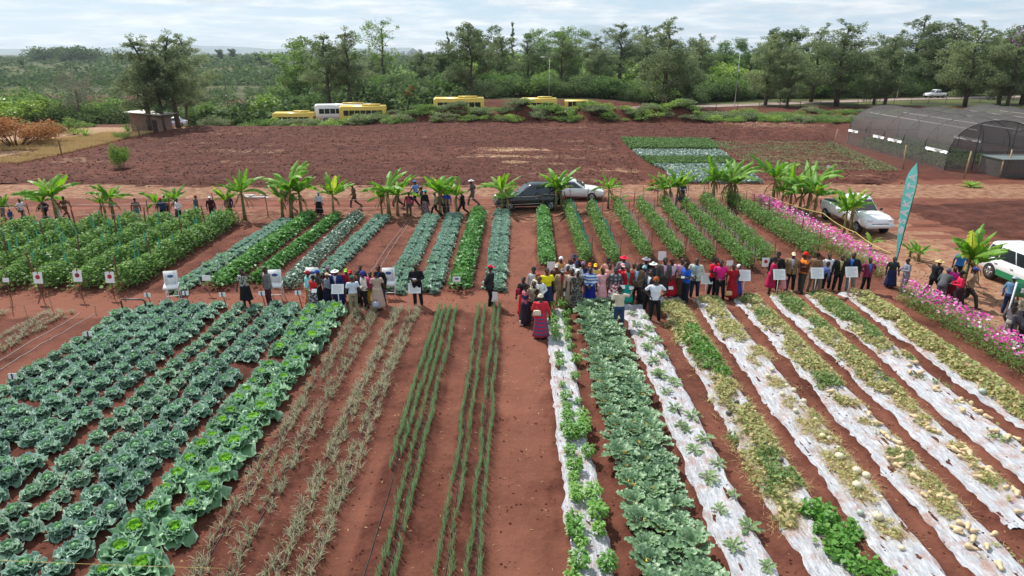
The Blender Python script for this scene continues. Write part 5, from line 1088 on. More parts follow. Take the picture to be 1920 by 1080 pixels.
# hut
g = P(283, 246); hut = empty('hut', (g.x, g.y + .5, gz(g.x, g.y) - .2), R(-8)); M_MUD = flat((.22, .135, .105), .95, 'mud_wall', var=.2, scale=3); M_TIN = flat((.42, .40, .37), .5, 'tin_sheet', metal=.4, var=.2, scale=2)
mb = MB(); mb.loft([[Vector((sx * 2.0, sy * 1.5, z + (.35 if z > 1 and sx < 0 else 0))) for sx, sy in ((-1, -1), (1, -1), (1, 1), (-1, 1))] for z in (-.5, 2.2)]); mb.obj('wall', M_MUD, hut, False)
mb = MB(); n = 30
mb.grid([[(-2.5 + 5.2 * i / n, y, 2.62 - .075 * (-2.5 + 5.2 * i / n) + .03 * math.sin(i * 2.2)) for i in range(n + 1)] for y in (-2., 2.)]); o = mb.obj('roof', M_TIN, hut); mo = o.modifiers.new('s', 'SOLIDIFY'); mo.thickness = .06
mb = MB(); mb.box((.6, -1.51, 1.55), (.55, .06, .5)); mb.obj('window', M_GLASS, hut, False); mb = MB(); mb.box((1.55, -1.51, .85), (.62, .07, 1.8)); mb.obj('door', flat((.05, .03, .022), .8, 'dark_door'), hut, False); tag(hut, 'small mud walled hut with slanting tin roof under the left trees', 'hut')
# brushwood fence by hut
for x, y, l in ((322, 228, 'reddish plank fence piece behind the hidden white car'),):
    g = P(x, y); root = empty('plank_fence', (g.x, g.y, gz(g.x, g.y)))
    for i in range(12): mb = MB(); mb.box((-2.2 + i * .4, 0, .7), (.22, .05, 1.5 + rt.uniform(-.1, .1))); mb.obj('plank', flat((.30, .12, .06), .85, 'red_plank'), root, False)
    tag(root, l, 'fence')
# net houses
def netmat(name, col, op):
    m, n, b = nt(name); b.inputs['Base Color'].default_value = (*col, 1); b.inputs['Roughness'].default_value = 1.; b.inputs['Specular IOR Level'].default_value = 0.; t = n.nodes.new('ShaderNodeBsdfTransparent'); mx = n.nodes.new('ShaderNodeMixShader')
    w = noise(n, .8, 5, .6, geopos(n)); n.links.new(mrange(n, w, .3, .7, op - .06, op + .06), mx.inputs[0]); n.links.new(t.outputs[0], mx.inputs[1]); n.links.new(b.outputs[0], mx.inputs[2]); n.links.new(mx.outputs[0], n.nodes['Material Output'].inputs[0]); return m
M_NETR = netmat('shade_net', (.12, .112, .11), .60); M_MESH = netmat('wire_mesh', (.25, .2, .18), .13); M_NETW = netmat('insect_net', (.17, .15, .15), .42); M_STEEL = flat((.06, .06, .06), .7, 'steel_tube')
def nethouse(cx, y0, y1, hw, eave, apex, bays, label, boxes=False):
    root = empty('net_house', (cx, y0, 0)); L = y1 - y0
    def arch(a, sag=0.): 
        t = math.pi * a; return (-hw * math.cos(t), eave + (apex - eave - sag) * math.sin(t) ** .85)
    mb = MB(); rows = []
    for i in range(bays * 6 + 1):
        y = L * i / (bays * 6); s = .22 * math.sin(math.pi * (i % 6) / 6); rows.append([(arch(j / 22, s)[0] * (1 - .01 * s), y, arch(j / 22, s)[1] + .03) for j in range(23)])
    mb.grid(rows); mb.obj('net_roof', M_NETR, root)
    for i in range(bays + 1):
        y = L * i / bays; h_ = MB(); h_.tube([(arch(j / 22)[0], y, arch(j / 22)[1]) for j in range(23)], .05, 6); h_.obj('hoop', M_STEEL, root)
        for sx in (-1, 1): q = MB(); q.tube([(sx * hw, y, 0), (sx * hw, y, eave)], .05, 6); q.obj('post', M_STEEL, root)
    for sx in (-1, 1):
        q = MB(); q.grid([[(sx * hw * 1.03, L * i / 20, .0), (sx * hw * 1.03, L * i / 20, eave + .02)] for i in range(21)]); q.obj('side_net', M_NETW, root)
        q = MB(); q.tube([(sx * (hw + .03), 0, eave), (sx * (hw + .03), L, eave)], .03, 6); q.obj('rail', M_STEEL, root)
    for a in (.34, .66):
        q = MB(); x_, z_ = arch(a); q.tube([(x_ * 1.0, 0, z_ - .55), (x_ * 1.0, L, z_ - .55)], .05, 6); q.obj('purlin', M_WHT, root)
    for y in (0, L):
        q = MB(); rows = [[(arch(j / 22)[0], y, 0), (arch(j / 22)[0], y, eave), (arch(j / 22)[0], y, arch(j / 22)[1])] for j in range(23)]; q.grid(rows); q.obj('end_net', M_NETW, root)
        for x_ in (-hw * .4, hw * .4): q = MB(); q.tube([(x_, y, 0), (x_, y, apex - .25)], .05, 6); q.obj('post', M_STEEL, root)
        q = MB(); q.tube([(-hw, y, eave), (hw, y, eave)], .045, 6); q.obj('rail', M_STEEL, root)
    for a, b in ((.0, .12), (.30, .42), (.46, .60), (.82, 1.)) if boxes else ((.5, .7),):
        q = MB(); n = 8
        q.grid([[(-hw - .10, L * (1 - (a + (b - a) * i / n)), eave + .05 + .02 * math.sin(i * 3)), (-hw - .16 - .05 * math.sin(i), L * (1 - (a + (b - a) * i / n)), eave - .12 - .12 * abs(math.sin(i * 1.3)))] for i in range(n + 1)]); q.obj('rolled_sheet', M_WHT, root)
    tag(root, label, 'net house', 'shade net tunnels'); return root
nethouse(43.2, 60, 78.5, 4.0, 1.68, 4.4, 5, 'long grey shade net tunnel in front, open arch facing the track', True)
nethouse(52.0, 62, 84, 4.0, 1.6, 3.8, 6, 'second shade net tunnel behind the front one'); nethouse(61.0, 66, 88, 4.0, 1.6, 3.8, 6, 'third shade net tunnel at the right photo edge')
c, V, T = bushrow(Vector((41, 61, 0)), Vector((41, 78, 0)), 1.2, .9, 260, .22, 401); c2, V2, T2 = bushrow(Vector((45, 61, 0)), Vector((45, 78, 0)), 1.2, .9, 260, .22, 402)
tag(link('greenhouse_crop', quads_mesh('greenhouse_crop', np.concatenate([V, V2]), np.concatenate([T, T2]), M_TOM)), 'green crop growing inside the front net tunnel', 'crop', kind='stuff')
root = empty('net_shelter', (43.6, 57.6, 0)); mb = MB(); mb.box((0, 0, 1.55), (4.4, 3.0, .06)); mb.obj('roof', flat((.13, .16, .155), .7, 'dark_sheet'), root, False)
for sx in (-2.1, 0, 2.1):
    for sy in (-1.4, 1.4): q = MB(); q.tube([(sx, sy, 0), (sx, sy, 1.55)], .05, 6); q.obj('post', M_WOODL, root)
for r_ in ([(-2.1, -1.4), (2.1, -1.4)], [(-2.1, -1.4), (-2.1, 1.4)]): q = MB(); q.grid([[(*p, .02), (*p, 1.5)] for p in r_]); q.obj('side_net', M_NETR, root)
tag(root, 'low flat roofed net shelter in front of the arched tunnel end', 'net shelter')
root = empty('wire_fence', (37.6, 74, 0)); 
for i, (px, py, h) in enumerate(((1563, 278, 2.1), (1693, 318, 2.2), (1807, 335, 2.3), (1888, 331, 2.3), (1960, 338, 2.3))):
    g = P(px, py); q = MB(); o_ = g - root.location; q.tube([(o_.x, o_.y, -.1), (o_.x + .25 * (-1) ** i * .5, o_.y, h)], .06, 6); q.obj('post', M_WOODL, root)
    if i: q = MB(); q.grid([[(pv.x, pv.y, .02), (pv.x, pv.y, 1.75)], [(o_.x, o_.y, .02), (o_.x, o_.y, 1.75)]]); q.obj('mesh_panel', M_MESH, root)
    pv = o_
tag(root, 'tall wire mesh fence on pale crooked posts before the net tunnels', 'fence')
g = P(1551, 328); q = MB(); q.box((0, 0, .7), (.28, .02, .25)); o = q.obj('plot_card', M_WHT, smooth=False); o.location = g; tag(o, 'tiny pale card on the seedling plot above the banana grove', 'sign')

# ---- cards, boards and stands
def text(s, size, mat, parent, loc, rot, ext=.002, name='lettering'):
    cu = bpy.data.curves.new('t', 'FONT'); cu.body = s; cu.size = size; cu.align_x = 'CENTER'; cu.align_y = 'CENTER'; cu.extrude = ext; cu.resolution_u = 3; cu.offset = size * .045
    ob = bpy.data.objects.new('t', cu); COL.objects.link(ob); dg = bpy.context.evaluated_depsgraph_get(); me = bpy.data.meshes.new_from_object(ob.evaluated_get(dg)); bpy.data.objects.remove(ob); bpy.data.curves.remove(cu)
    me.materials.clear(); me.materials.append(mat); o = link(name, me, parent, loc); o.rotation_euler = rot; return o
M_REDP = flat((.45, .03, .03), .6, 'red_print'); M_BLUEP = flat((.06, .12, .30), .6, 'blue_print'); M_INK = flat((.04, .04, .05), .7, 'dark_print')
def card(name, base, hcard, w, h, label, grp, post=M_WOOD, pic=None, lines=0, tilt=.15, ph=None, rz=0., off=0.):
    root = empty(name, base, rz); q = MB(); q.tube([(off, .03, -.1), (rt.uniform(-.03, .03), .03, (ph or hcard + h * .3))], .018, 6); q.obj('post', post, root)
    q = MB(); Rm = Matrix.Rotation(-tilt, 3, 'X'); q.box((0, 0, hcard), (w, .015, h), rot=Rm); q.obj('panel', M_WHT, root, False)
    def on(x, z): v = Rm @ Vector((x, -.0125, z)); return v + Vector((0, 0, hcard))
    if pic:
        q = MB(); n = 12; q.loft([[on(.26 * w * math.cos(6.283 * j / n) * (1 + .1 * math.sin(3 * j)), h * .08 + .2 * h * math.sin(6.283 * j / n)) + Vector((0, d_, 0)) for j in range(n)] for d_ in (.004, -.002)]); q.obj('picture', pic, root, False)
    if lines:
        q = MB()
        for i in range(lines): ww = w * (.74 if i % 4 else .5); q.box(on(-(.37 * w - ww / 2), h * (.38 - .76 * i / max(1, lines - 1))), (ww, .003, h * .25 / lines), rot=Rm)
        q.obj('print', M_GREYL, root, False)
    tag(root, label, 'sign', grp); return root
for x, yb, yc, w, hh, pic, l in ((22, 566, 526, .26, .18, None, 'small blank card on the leftmost post of the tomato plot'), (82, 565, 521, .38, .48, M_REDP, 'card with a red tomato picture, leftmost of three'), (155, 561, 518, .38, .48, flat((.25, .02, .03), .6, 'dark_red_print'), 'card with a dark red tomato picture, middle of three'), (214, 559, 520, .38, .48, M_REDP, 'card with a red tomato picture, right of three, nearest the bare path')):
    b = G(x, yb); card('picture_card', b, height_at(b, yc), w, hh, l, 'cards at the tomato plot', pic=pic, ph=height_at(b, yc) + .65, lines=0, post=M_WOOD)
for x, yb, yc, l in ((172, 655, 631, 'small white label leaning at the upper left of the cabbage plot'), (34, 742, 712, 'small white label at the left photo edge of the cabbage plot'), (281, 577, 557, 'small white label beside the black pipe arch'), (353, 580, 555, 'small white label in front of the leftmost white stand'), (421, 580, 556, 'small white label left of the woman shading her eyes'), (495, 583, 553, 'small white label at the feet of the man in grey blazer'), (562, 579, 553, 'small white label left of the person in turquoise')):
    b = G(x, yb); c_ = card('plot_label', b, height_at(b, yc), .26, .17, l, 'small labels of the cabbage plot', lines=0, off=.10); q = MB(); q.box((0, -.03, height_at(b, yc)), (.035, .02, .2)); q.obj('clip', M_INK, c_, False)
for x, yb, yc, w, hh, lines, l in ((637, 584, 545, .50, .40, 9, 'white printed board on a thin leg in front of the left group'), (779, 574, 541, .52, .44, 9, 'white printed board before the man reading in black'), (1113, 574, 534, .50, .42, 10, 'white printed board before the person in blue and white'), (1322, 556, 522, .50, .48, 10, 'white printed board before the woman in red t-shirt'), (1391, 559, 518, .50, .48, 10, 'white printed board right of the woman in dark red dress'), (1455, 559, 519, .52, .46, 9, 'white printed board before the child in pink'), (1525, 557, 517, .54, .48, 9, 'white printed board before the stooping man'), (1589, 554, 516, .54, .46, 9, 'white printed board before the man in black jacket and blue shirt')):
    b = G(x, yb); card('info_board', b, height_at(b, yc), w, hh, l, 'white printed boards on thin legs', post=M_WHT, lines=lines, tilt=.45, rz=rt.uniform(-.1, .1), ph=height_at(b, yc))
    r_ = bpy.context.scene.objects
b = G(922, 576); c_ = card('info_board', b, height_at(b, 557), .26, .42, 'narrow white card low in front of the red capped man', None, tilt=.1); q = MB(); q.box((.17, 0, height_at(b, 557)), (.15, .015, .42)); q.obj('panel', M_WHT, c_, False)
for x, yb, yc, w, hh, pic, l in ((857, 552, 524, .34, .22, M_BLUEP, 'small blue lettered card at the near end of the bright green bed'), (392, 553, 521, .36, .24, None, 'small white card at the near end of the thick green bed'), (1432, 520, 492, .34, .42, M_REDP, 'card with a red picture left of the crimson dress'), (1366, 516, 494, .30, .24, None, 'small white card behind the woman in magenta'), (1033, 528, 500, .36, .45, None, 'white card behind the person with white cap and brown wrap'), (1240, 500, 480, .38, .44, None, 'white card behind the pink scarfed woman')):
    b = G(x, yb); card('plot_card', b, height_at(b, yc), w, hh, l, 'cards at the upper beds', pic=pic, post=M_WOODL)
def stand(base, label, rz=0.):
    root = empty('display_stand', base, rz)
    for sx in (-.25, .25):
        q = MB(); q.tube([(sx, -.18, 0), (sx * .9, .0, 1.0), (sx * .9, .05, 1.25)], .022, 6); q.obj('leg', M_WHT, root)
        q = MB(); q.tube([(sx, .28, 0), (sx * .9, .02, .85)], .02, 6); q.obj('leg', M_WHT, root)
    q = MB(); q.box((0, -.16, .25), (.5, .03, .03)); q.obj('crossbar', M_WHT, root); q = MB(); q.box((0, -.12, .68), (.58, .42, .08), rot=Matrix.Rotation(.25, 3, 'X')); q.obj('tray', M_WHT, root); q = MB(); q.box((0, .06, 1.02), (.54, .04, .56), rot=Matrix.Rotation(-.12, 3, 'X')); q.obj('back_panel', M_WHT, root)
    q = MB(); q.ell((0, .034, 1.08), (.13, .01, .07)); q.obj('emblem', M_BLUEP, root); tag(root, label, 'display stand', 'white display stands'); return root
stand(G(327, 563), 'white slanted display stand nearest the tomato plot', .25); stand(G(520, 560), 'white display stand right of the man in grey blazer', .1); stand(G(589, 556), 'white display stand hidden behind the person in turquoise'); stand(G(731, 557), 'white display stand at the right end of the left group', .1)
q = MB(); q.tube([(-.45, 0, 0), (-.5, .05, .42), (-.42, .05, .5), (.42, 0, .5), (.5, 0, .42), (.52, 0, 0)], .035, 8); o = q.obj('pipe_arch', M_PIPE); o.location = G(253, 588); tag(o, 'black water pipe bent into a low arch at the top corner of the cabbages', 'pipe')
for x, y, h, l in ((24, 586, .7, 'leaning thin stick left of the short dry onion strip'), (53, 604, .75, 'thin stick standing in the short dry onion strip'), (92, 585, .45, 'stubby stick above the bare soil at left'), (102, 592, .95, 'taller pale stick by the dry onion strip'), (180, 590, .4, 'short stick where the lower grey pipe starts')): stake(G(x, y), h, l, None, .016, .1, M_WOODL)
# track side stakes and strings
tops = []
for x, yb, h in ((-20, 425, 1.5), (60, 423, 1.4), (142, 423, 1.6), (280, 420, 1.5), (405, 405, 1.5), (503, 407, 1.5), (1017, 401, 1.35), (1058, 392, 1.2), (1100, 388, 1.3), (1145, 386, 1.2), (1188, 388, 1.1), (1232, 386, 1.25), (1316, 384, 1.3), (1352, 386, 1.6), (1412, 400, 1.3), (1440, 410, 1.5), (1496, 470, 1.7)):
    g = G(x, yb); stake(g, h, 'wooden stake of the string line along the track', 'stakes of the string line', .028, .08); tops.append((g, h))
def string(pts, label, mat=M_WSTR, r=.009, sag=.08):
    q = MB(); L = []
    for a, b in zip(pts[:-1], pts[1:]):
        for i in range(8): t = i / 8; p = a.lerp(b, t); p.z -= sag * 4 * t * (1 - t); L.append(p)
    L.append(pts[-1]); q.tube(L, r, 4); tag(q.obj('string', mat), label, 'string')
M_YSTR = flat((.55, .42, .14), .7, 'yellow_rope')
string([g + Vector((0, 0, h * .85)) for g, h in tops[:6]], 'upper string along the track at the left'); string([g + Vector((0, 0, h * .45)) for g, h in tops[:6]], 'lower string along the track at the left')
string([tops[5][0] + Vector((0, 0, 1.2)), G(730, 404) + Vector((0, 0, 1.1)), tops[6][0] + Vector((0, 0, 1.1))], 'upper string before the dark estate car'); string([tops[5][0] + Vector((0, 0, .6)), G(730, 404) + Vector((0, 0, .55)), tops[6][0] + Vector((0, 0, .6))], 'lower string before the dark estate car')
string([g + Vector((0, 0, h * .9)) for g, h in tops[6:14]], 'string linking the stakes above the right staked rows')
string([G(1440, 392) + Vector((0, 0, .9)), G(1540, 425) + Vector((0, 0, .85)), G(1600, 462) + Vector((0, 0, .8)), G(1665, 510) + Vector((0, 0, .95))], 'yellow rope sloping down to the teal flag', M_YSTR, .02, .12)
string([G(-120, 1092) + Vector((0, 0, .55)), G(430, 1110) + Vector((0, 0, .5))], 'yellow string crossing the near left corner of the cabbages', M_YSTR, .005, .02)
# teal feather flag
g = G(1672, 525); fl = empty('feather_flag', g); hT = height_at(g, 303); mb = MB(); pp = []
for i in range(25):
    u = i / 24; z = .0 + hT * u; x = .62 * math.sin(u * 1.9) * u ** .6 - .0; x = .34 * u ** 1.2 if u < .78 else .34 * u ** 1.2 - 4.4 * (u - .78) ** 1.85
    pp.append(Vector((x, 0, z)))
mb.tube(pp, [.030 - .0008 * i for i in range(25)], 7); mb.obj('pole', M_TRIM, fl)
M_TEAL = leafmat('flag_cloth', (.12, .45, .45), (.21, .55, .54), .25, .7, .0, .2, 2); fb = MB(); rows = []; T = []
for i in range(4, 25):
    u = i / 24; p = pp[i]; w = .54 * (sm((u - .16) / .55) * .8 + .12) * (1 if u < .9 else 1 - .0 * (u - .9)) ; 
    if u > .86: w = w * (1 - ((u - .86) / .15) ** 2.)
    w = max(.04, float(w)); rows.append([p + Vector((-w * v, .05 * math.sin(u * 14 + v * 3) * v, -.06 * v * (u > .8))) for v in (0, .25, .5, .75, 1)]); T += [.5 + .3 * math.sin(u * 9)] * 5
fb.grid(rows, 0, T); cl = fb.obj('banner', M_TEAL, fl)
for i, ch in enumerate('SAKATA'):
    u = .52 + i * .072; x = float(np.interp(u * 24, range(25), [p.x for p in pp])) - .26; text(ch, .44, M_WHT, fl, (x, -.085, hT * u), (math.pi / 2, -math.pi / 2 + .12, 0), .004)
q = MB(); q.ell((.34 * .44 ** 1.2 - .19, -.05, hT * .44), (.12, .012, .2)); q.obj('emblem', M_WHT, fl); tag(fl, 'tall teal feather flag with white lettering beside the track', 'flag')
# green flag
g = G(1876, 634); fl = empty('banner_flag', g); hT = height_at(g, 530); mb = MB(); mb.tube([(0, 0, -.1), (.05, 0, hT)], .028, 8); mb.obj('pole', M_WHT, fl); fb = MB(); rows = [[Vector((.05 + 1.3 * i / 10, .05 * math.sin(i * .9), hT - .02 - .55 * v - .1 * i / 10)) for v in (0, .5, 1)] for i in range(11)]; fb.grid(rows); o = fb.obj('banner', M_GREENP, fl); mo = o.modifiers.new('s', 'SOLIDIFY'); mo.thickness = .006
q = MB()
for a in range(5): aa = R(90 + a * 60 - 120); q.ell((.36 + .09 * math.cos(aa), -.055, hT - .30 + .09 * math.sin(aa)), (.06, .006, .045), rot=Matrix.Rotation(-aa, 3, 'Y'))
q.box((.36, -.055, hT - .36), (.02, .008, .14)); q.obj('emblem', M_WHT, fl); tag(fl, 'green flag with white leaf emblem on a white pole at the right photo edge', 'flag')
# pale pile on the verge
q = MB()
for i in range(14): q.ell((rt.uniform(-1.1, 1.1), rt.uniform(-.4, .4), rt.uniform(.03, .22)), (rt.uniform(.15, .4), .12, .07), 7, 5)
o = q.obj('sack_pile', flat((.52, .46, .42), .85, 'pale_sack', var=.2)); o.location = G(483, 371); tag(o, 'low pile of pale sacks on the far verge of the track', 'sack pile')
# ================================================================ people
SK = flat((.060, .030, .019), .5, 'skin', var=.12, spec=.35); M_EYE = flat((.5, .48, .45), .3, 'eye_white'); M_HAIR = flat((.012, .010, .009), .8, 'black_hair'); M_SHOE = flat((.02, .018, .018), .5, 'dark_shoe')
POSES = {  # lean, (elbow, wrist) right/left in metres for a 1.72 m body, knees/ankles, head turn
 'stand': dict(l=.03, a=[((.25, -.02, 1.15), (.26, .05, .90)), ((-.25, -.03, 1.15), (-.27, .04, .90))], k=[((.10, .03, .50), (.12, 0, .09)), ((-.10, .02, .50), (-.11, -.03, .09))]),
 'read': dict(l=.06, a=[((.25, .04, 1.16), (.09, .27, 1.17)), ((-.25, .04, 1.16), (-.07, .28, 1.16))], k=[((.10, .03, .50), (.11, 0, .09)), ((-.10, .02, .50), (-.12, .02, .09))]),
 'clasp': dict(l=.04, a=[((.26, -.02, 1.15), (.07, .17, .98)), ((-.26, -.02, 1.15), (-.06, .18, .99))], k=[((.09, .03, .50), (.10, .02, .09)), ((-.11, .02, .50), (-.13, -.04, .09))]),
 'behind': dict(l=.0, a=[((.26, -.12, 1.17), (.08, -.17, .98)), ((-.26, -.12, 1.17), (-.06, -.17, .97))], k=[((.10, .02, .50), (.12, -.02, .09)), ((-.10, .03, .50), (-.12, .04, .09))]),
 'walk': dict(l=.08, a=[((.25, -.14, 1.17), (.24, -.02, .95)), ((-.25, .10, 1.17), (-.23, .26, 1.01))], k=[((.09, .22, .53), (.09, .30, .10)), ((-.09, -.03, .50), (-.09, -.36, .15))]),
 'point': dict(l=.02, a=[((.38, .12, 1.30), (.46, .34, 1.40)), ((-.26, -.03, 1.15), (-.28, .04, .91))], k=[((.11, .02, .50), (.13, 0, .09)), ((-.11, .03, .50), (-.14, .03, .09))]),
 'shade': dict(l=.0, a=[((.27, -.02, 1.15), (.27, .08, .92)), ((-.38, .10, 1.42), (-.10, .14, 1.66))], k=[((.10, .02, .50), (.11, 0, .09)), ((-.10, .02, .50), (-.12, -.05, .09))]),
 'hip': dict(l=.0, a=[((.36, -.10, 1.17), (.17, .04, 1.02)), ((-.36, -.10, 1.17), (-.17, .04, 1.02))], k=[((.11, .02, .50), (.15, 0, .09)), ((-.11, .03, .50), (-.14, .02, .09))]),
 'fold': dict(l=-.02, a=[((.25, .06, 1.15), (-.08, .20, 1.17)), ((-.25, .05, 1.14), (.08, .22, 1.12))], k=[((.10, .02, .50), (.11, 0, .09)), ((-.10, .03, .50), (-.12, .03, .09))]),
 'bend': dict(l=.75, a=[((.24, .14, 1.20), (.16, .36, 1.10)), ((-.24, .12, 1.20), (-.14, .34, 1.06))], k=[((.11, .06, .50), (.13, -.02, .09)), ((-.11, .03, .50), (-.13, .04, .09))]),
 'bag': dict(l=.05, a=[((.26, -.02, 1.15), (.29, .06, .90)), ((-.26, .02, 1.16), (-.12, .22, 1.05))], k=[((.10, .03, .50), (.11, .02, .09)), ((-.10, .02, .50), (-.12, -.03, .09))]),
}
PIV = Vector((0, 0, .96))
def up(p, l): 
    p = Vector(p) - PIV; return PIV + Matrix.Rotation(-l, 3, 'X') @ p
def remesh(mb, vox, mat, name, smooth_it=3):
    me = mb.mesh('tmp', mat); o = link('tmp', me); m = o.modifiers.new('r', 'REMESH'); m.mode = 'VOXEL'; m.voxel_size = vox; m.use_smooth_shade = True
    s = o.modifiers.new('s', 'SMOOTH'); s.iterations = smooth_it; s.factor = .5
    dg = bpy.context.evaluated_depsgraph_get(); r = bpy.data.meshes.new_from_object(o.evaluated_get(dg)); r.name = name; bpy.data.objects.remove(o); bpy.data.meshes.remove(me)
    r.materials.clear(); r.materials.append(mat); return r
def torso(mb, ps, l, grow=0., n=14, sx=1.):
    rings = []
    for z, rx, ry, oy in ps: rings.append([up(((rx * sx + grow) * math.cos(6.283 * j / n), oy + (ry + grow) * math.sin(6.283 * j / n), z), l if z > .93 else l * max(0, (z - .85) / .08) * .5) for j in range(n)])
    mb.loft(rings)
TOR = [(.84, .135, .10, -.01), (.92, .162, .112, -.015), (1.02, .145, .10, 0), (1.12, .135, .098, .005), (1.25, .16, .112, .01), (1.36, .172, .105, .0), (1.43, .15, .082, -.01), (1.475, .07, .06, -.01)]
def body_mesh(pose):
    d = POSES[pose]; l = d['l']; mb = MB(); torso(mb, TOR, l)
    mb.cap(up((0, -.005, 1.45), l), up((0, .02, 1.55), l), .056, .052)
    hc = up((0, .025, 1.625), l * .8); mb.ell(hc, (.076, .094, .108), 14, 10); mb.ell(hc + Vector((0, .03, -.05)), (.055, .062, .062), 12, 8); mb.ell(hc + Vector((0, .098, -.015)), (.013, .018, .022), 8, 6); mb.ell(hc + Vector((0, .094, -.055)), (.028, .010, .009), 8, 6)
    for s in (-1, 1): mb.ell(hc + Vector((s * .078, .0, -.008)), (.011, .02, .030), 8, 6)
    for i, s in ((0, 1), (1, -1)):
        sh = up((s * .178, -.005, 1.405), l); e, w = (up(q, l) for q in d['a'][i]); mb.cap(sh, e, .050, .038); mb.cap(e, w, .038, .025)
        v = (w - e).normalized(); side = v.cross(Vector((0, 1, .3))).normalized(); nr = side.cross(v); pc = w + v * .055
        rot = Matrix((side, v, nr)).transposed(); mb.ell(pc, (.038, .052, .017), 10, 7, rot=rot)
        for k, (o, L) in enumerate(((-.028, .062), (-.0095, .074), (.0095, .070), (.027, .055))):
            a = pc + v * .042 + side * o; m_ = a + v * L * .55 - nr * (.010 + .004 * k); b = m_ + v * L * .38 - nr * .022; mb.cap(a, m_, .0095, .0088, 7); mb.cap(m_, b, .0088, .0078, 7)
        a = pc - side * s * .030 - v * .015; mb.cap(a, a - side * s * .022 + v * .028 - nr * .008, .011, .0095, 7); mb.cap(a - side * s * .022 + v * .028 - nr * .008, a - side * s * .024 + v * .055 - nr * .02, .0095, .008, 7)
        h = Vector((s * .088, -.01, .90)); k_, an = (Vector(q) for q in d['k'][i]); mb.cap(h, k_, .082, .052); mb.cap(k_ + Vector((0, -.012, -.05)), an, .050, .034); mb.cap(an + Vector((0, -.02, -.04)), an + Vector((0, .13, -.055)), .034, .026)
    return remesh(mb, .0085, SK, 'body_' + pose, 1)
def garment(kind, pose):
    d = POSES[pose]; l = d['l']; mb = MB(); cut = False
    if kind in ('tee', 'shirt', 'jacket', 'under'):
        g = {'tee': .018, 'shirt': .020, 'jacket': .040, 'under': .012}[kind]; lo = {'tee': .90, 'shirt': .88, 'jacket': .80, 'under': .92}[kind]; ps = [(lo, .165, .118, -.01)] + [q for q in TOR if lo + .05 < q[0] < 1.44] + [(1.445, .125, .07, -.01)]
        torso(mb, ps, l, g)
        if kind != 'under':
            for i, s in ((0, 1), (1, -1)):
                sh = up((s * .172, -.005, 1.395), l); e, w = (up(q, l) for q in d['a'][i]); r = .060 + (.014 if kind == 'jacket' else 0)
                if kind == 'tee': mb.cap(sh, sh.lerp(e, .62), r + .004, .060)
                else: mb.cap(sh, e, r, .052 + (.008 if kind == 'jacket' else 0)); mb.cap(e, e.lerp(w, .92), .052 + (.006 if kind == 'jacket' else 0), .042)
        me = remesh(mb, .013, M_WHT, kind + '_' + pose, 3)
        if kind == 'jacket':
            bm = bmesh.new(); bm.from_mesh(me); inv = Matrix.Rotation(l, 3, 'X')
            dl = [f for f in bm.faces if (lambda c: c.y > .045 and abs(c.x) < .022 + .045 * max(0, (c.z + .96 - 1.12) / .32) and c.z + .96 < 1.45)(inv @ (f.calc_center_median() - PIV))]
            bmesh.ops.delete(bm, geom=dl, context='FACES'); bm.to_mesh(me); bm.free()
        return me
    if kind == 'trousers':
        torso(mb, [(.86, .150, .118, -.015), (.93, .168, .120, -.015), (1.0, .150, .108, 0), (1.03, .143, .104, 0)], 0, .012)
        for i, s in ((0, 1), (1, -1)):
            k_, an = (Vector(q) for q in d['k'][i]); mb.cap(Vector((s * .085, -.01, .88)), k_, .098, .075); mb.cap(k_, an + Vector((0, -.005, .03)), .073, .062)
        return remesh(mb, .014, M_WHT, 'trousers_' + pose, 3)
    zb = {'skirt': .46, 'longskirt': .16, 'dress': .42, 'longdress': .15}[kind]; n = 32; rings = []; wk = .10 if pose in ('walk',) else 0
    for i in range(9):
        u = i / 8; z = 1.04 + (zb - 1.04) * u; r = .150 + (.10 if zb > .3 else .13) * u ** .8 + (.012 if u < .3 else 0); ring = []
        for j in range(n):
            a = 6.283 * j / n; w = 1 + .055 * u * math.sin(a * 8 + .7 * math.sin(a * 3)); ring.append(Vector((r * w * math.cos(a), -.01 + (r * .80 + wk * u) * w * math.sin(a), z)))
        rings.append(ring)
    mb.loft(rings)
    if 'dress' in kind:
        m2 = MB(); torso(m2, [(.98, .150, .105, -.01)] + [q for q in TOR if 1.0 < q[0] < 1.44] + [(1.445, .12, .07, -.01)], l, .018)
        for i, s in ((0, 1), (1, -1)):
            sh = up((s * .172, -.005, 1.395), l); e, w = (up(q, l) for q in d['a'][i]); m2.cap(sh, sh.lerp(e, .6), .064, .058)
        me = remesh(m2, .014, M_WHT, 't', 3); bm = bmesh.new(); bm.from_mesh(me); bm.from_mesh(mb.mesh('t2', M_WHT)); bm.to_mesh(me); bm.free(); me.name = kind + '_' + pose; me.polygons.foreach_set('use_smooth', [True] * len(me.polygons)); return me
    return mb.mesh(kind + '_' + pose, M_WHT)
def shoes_mesh(pose, side):
    an = Vector(POSES[pose]['k'][side][1]); mb = MB(); mb.ell(an + Vector((0, .045, -.052)), (.047, .135, .036), 12, 6); mb.ell(an + Vector((0, -.02, -.03)), (.042, .06, .05), 10, 6); return mb.mesh('shoe', M_SHOE)
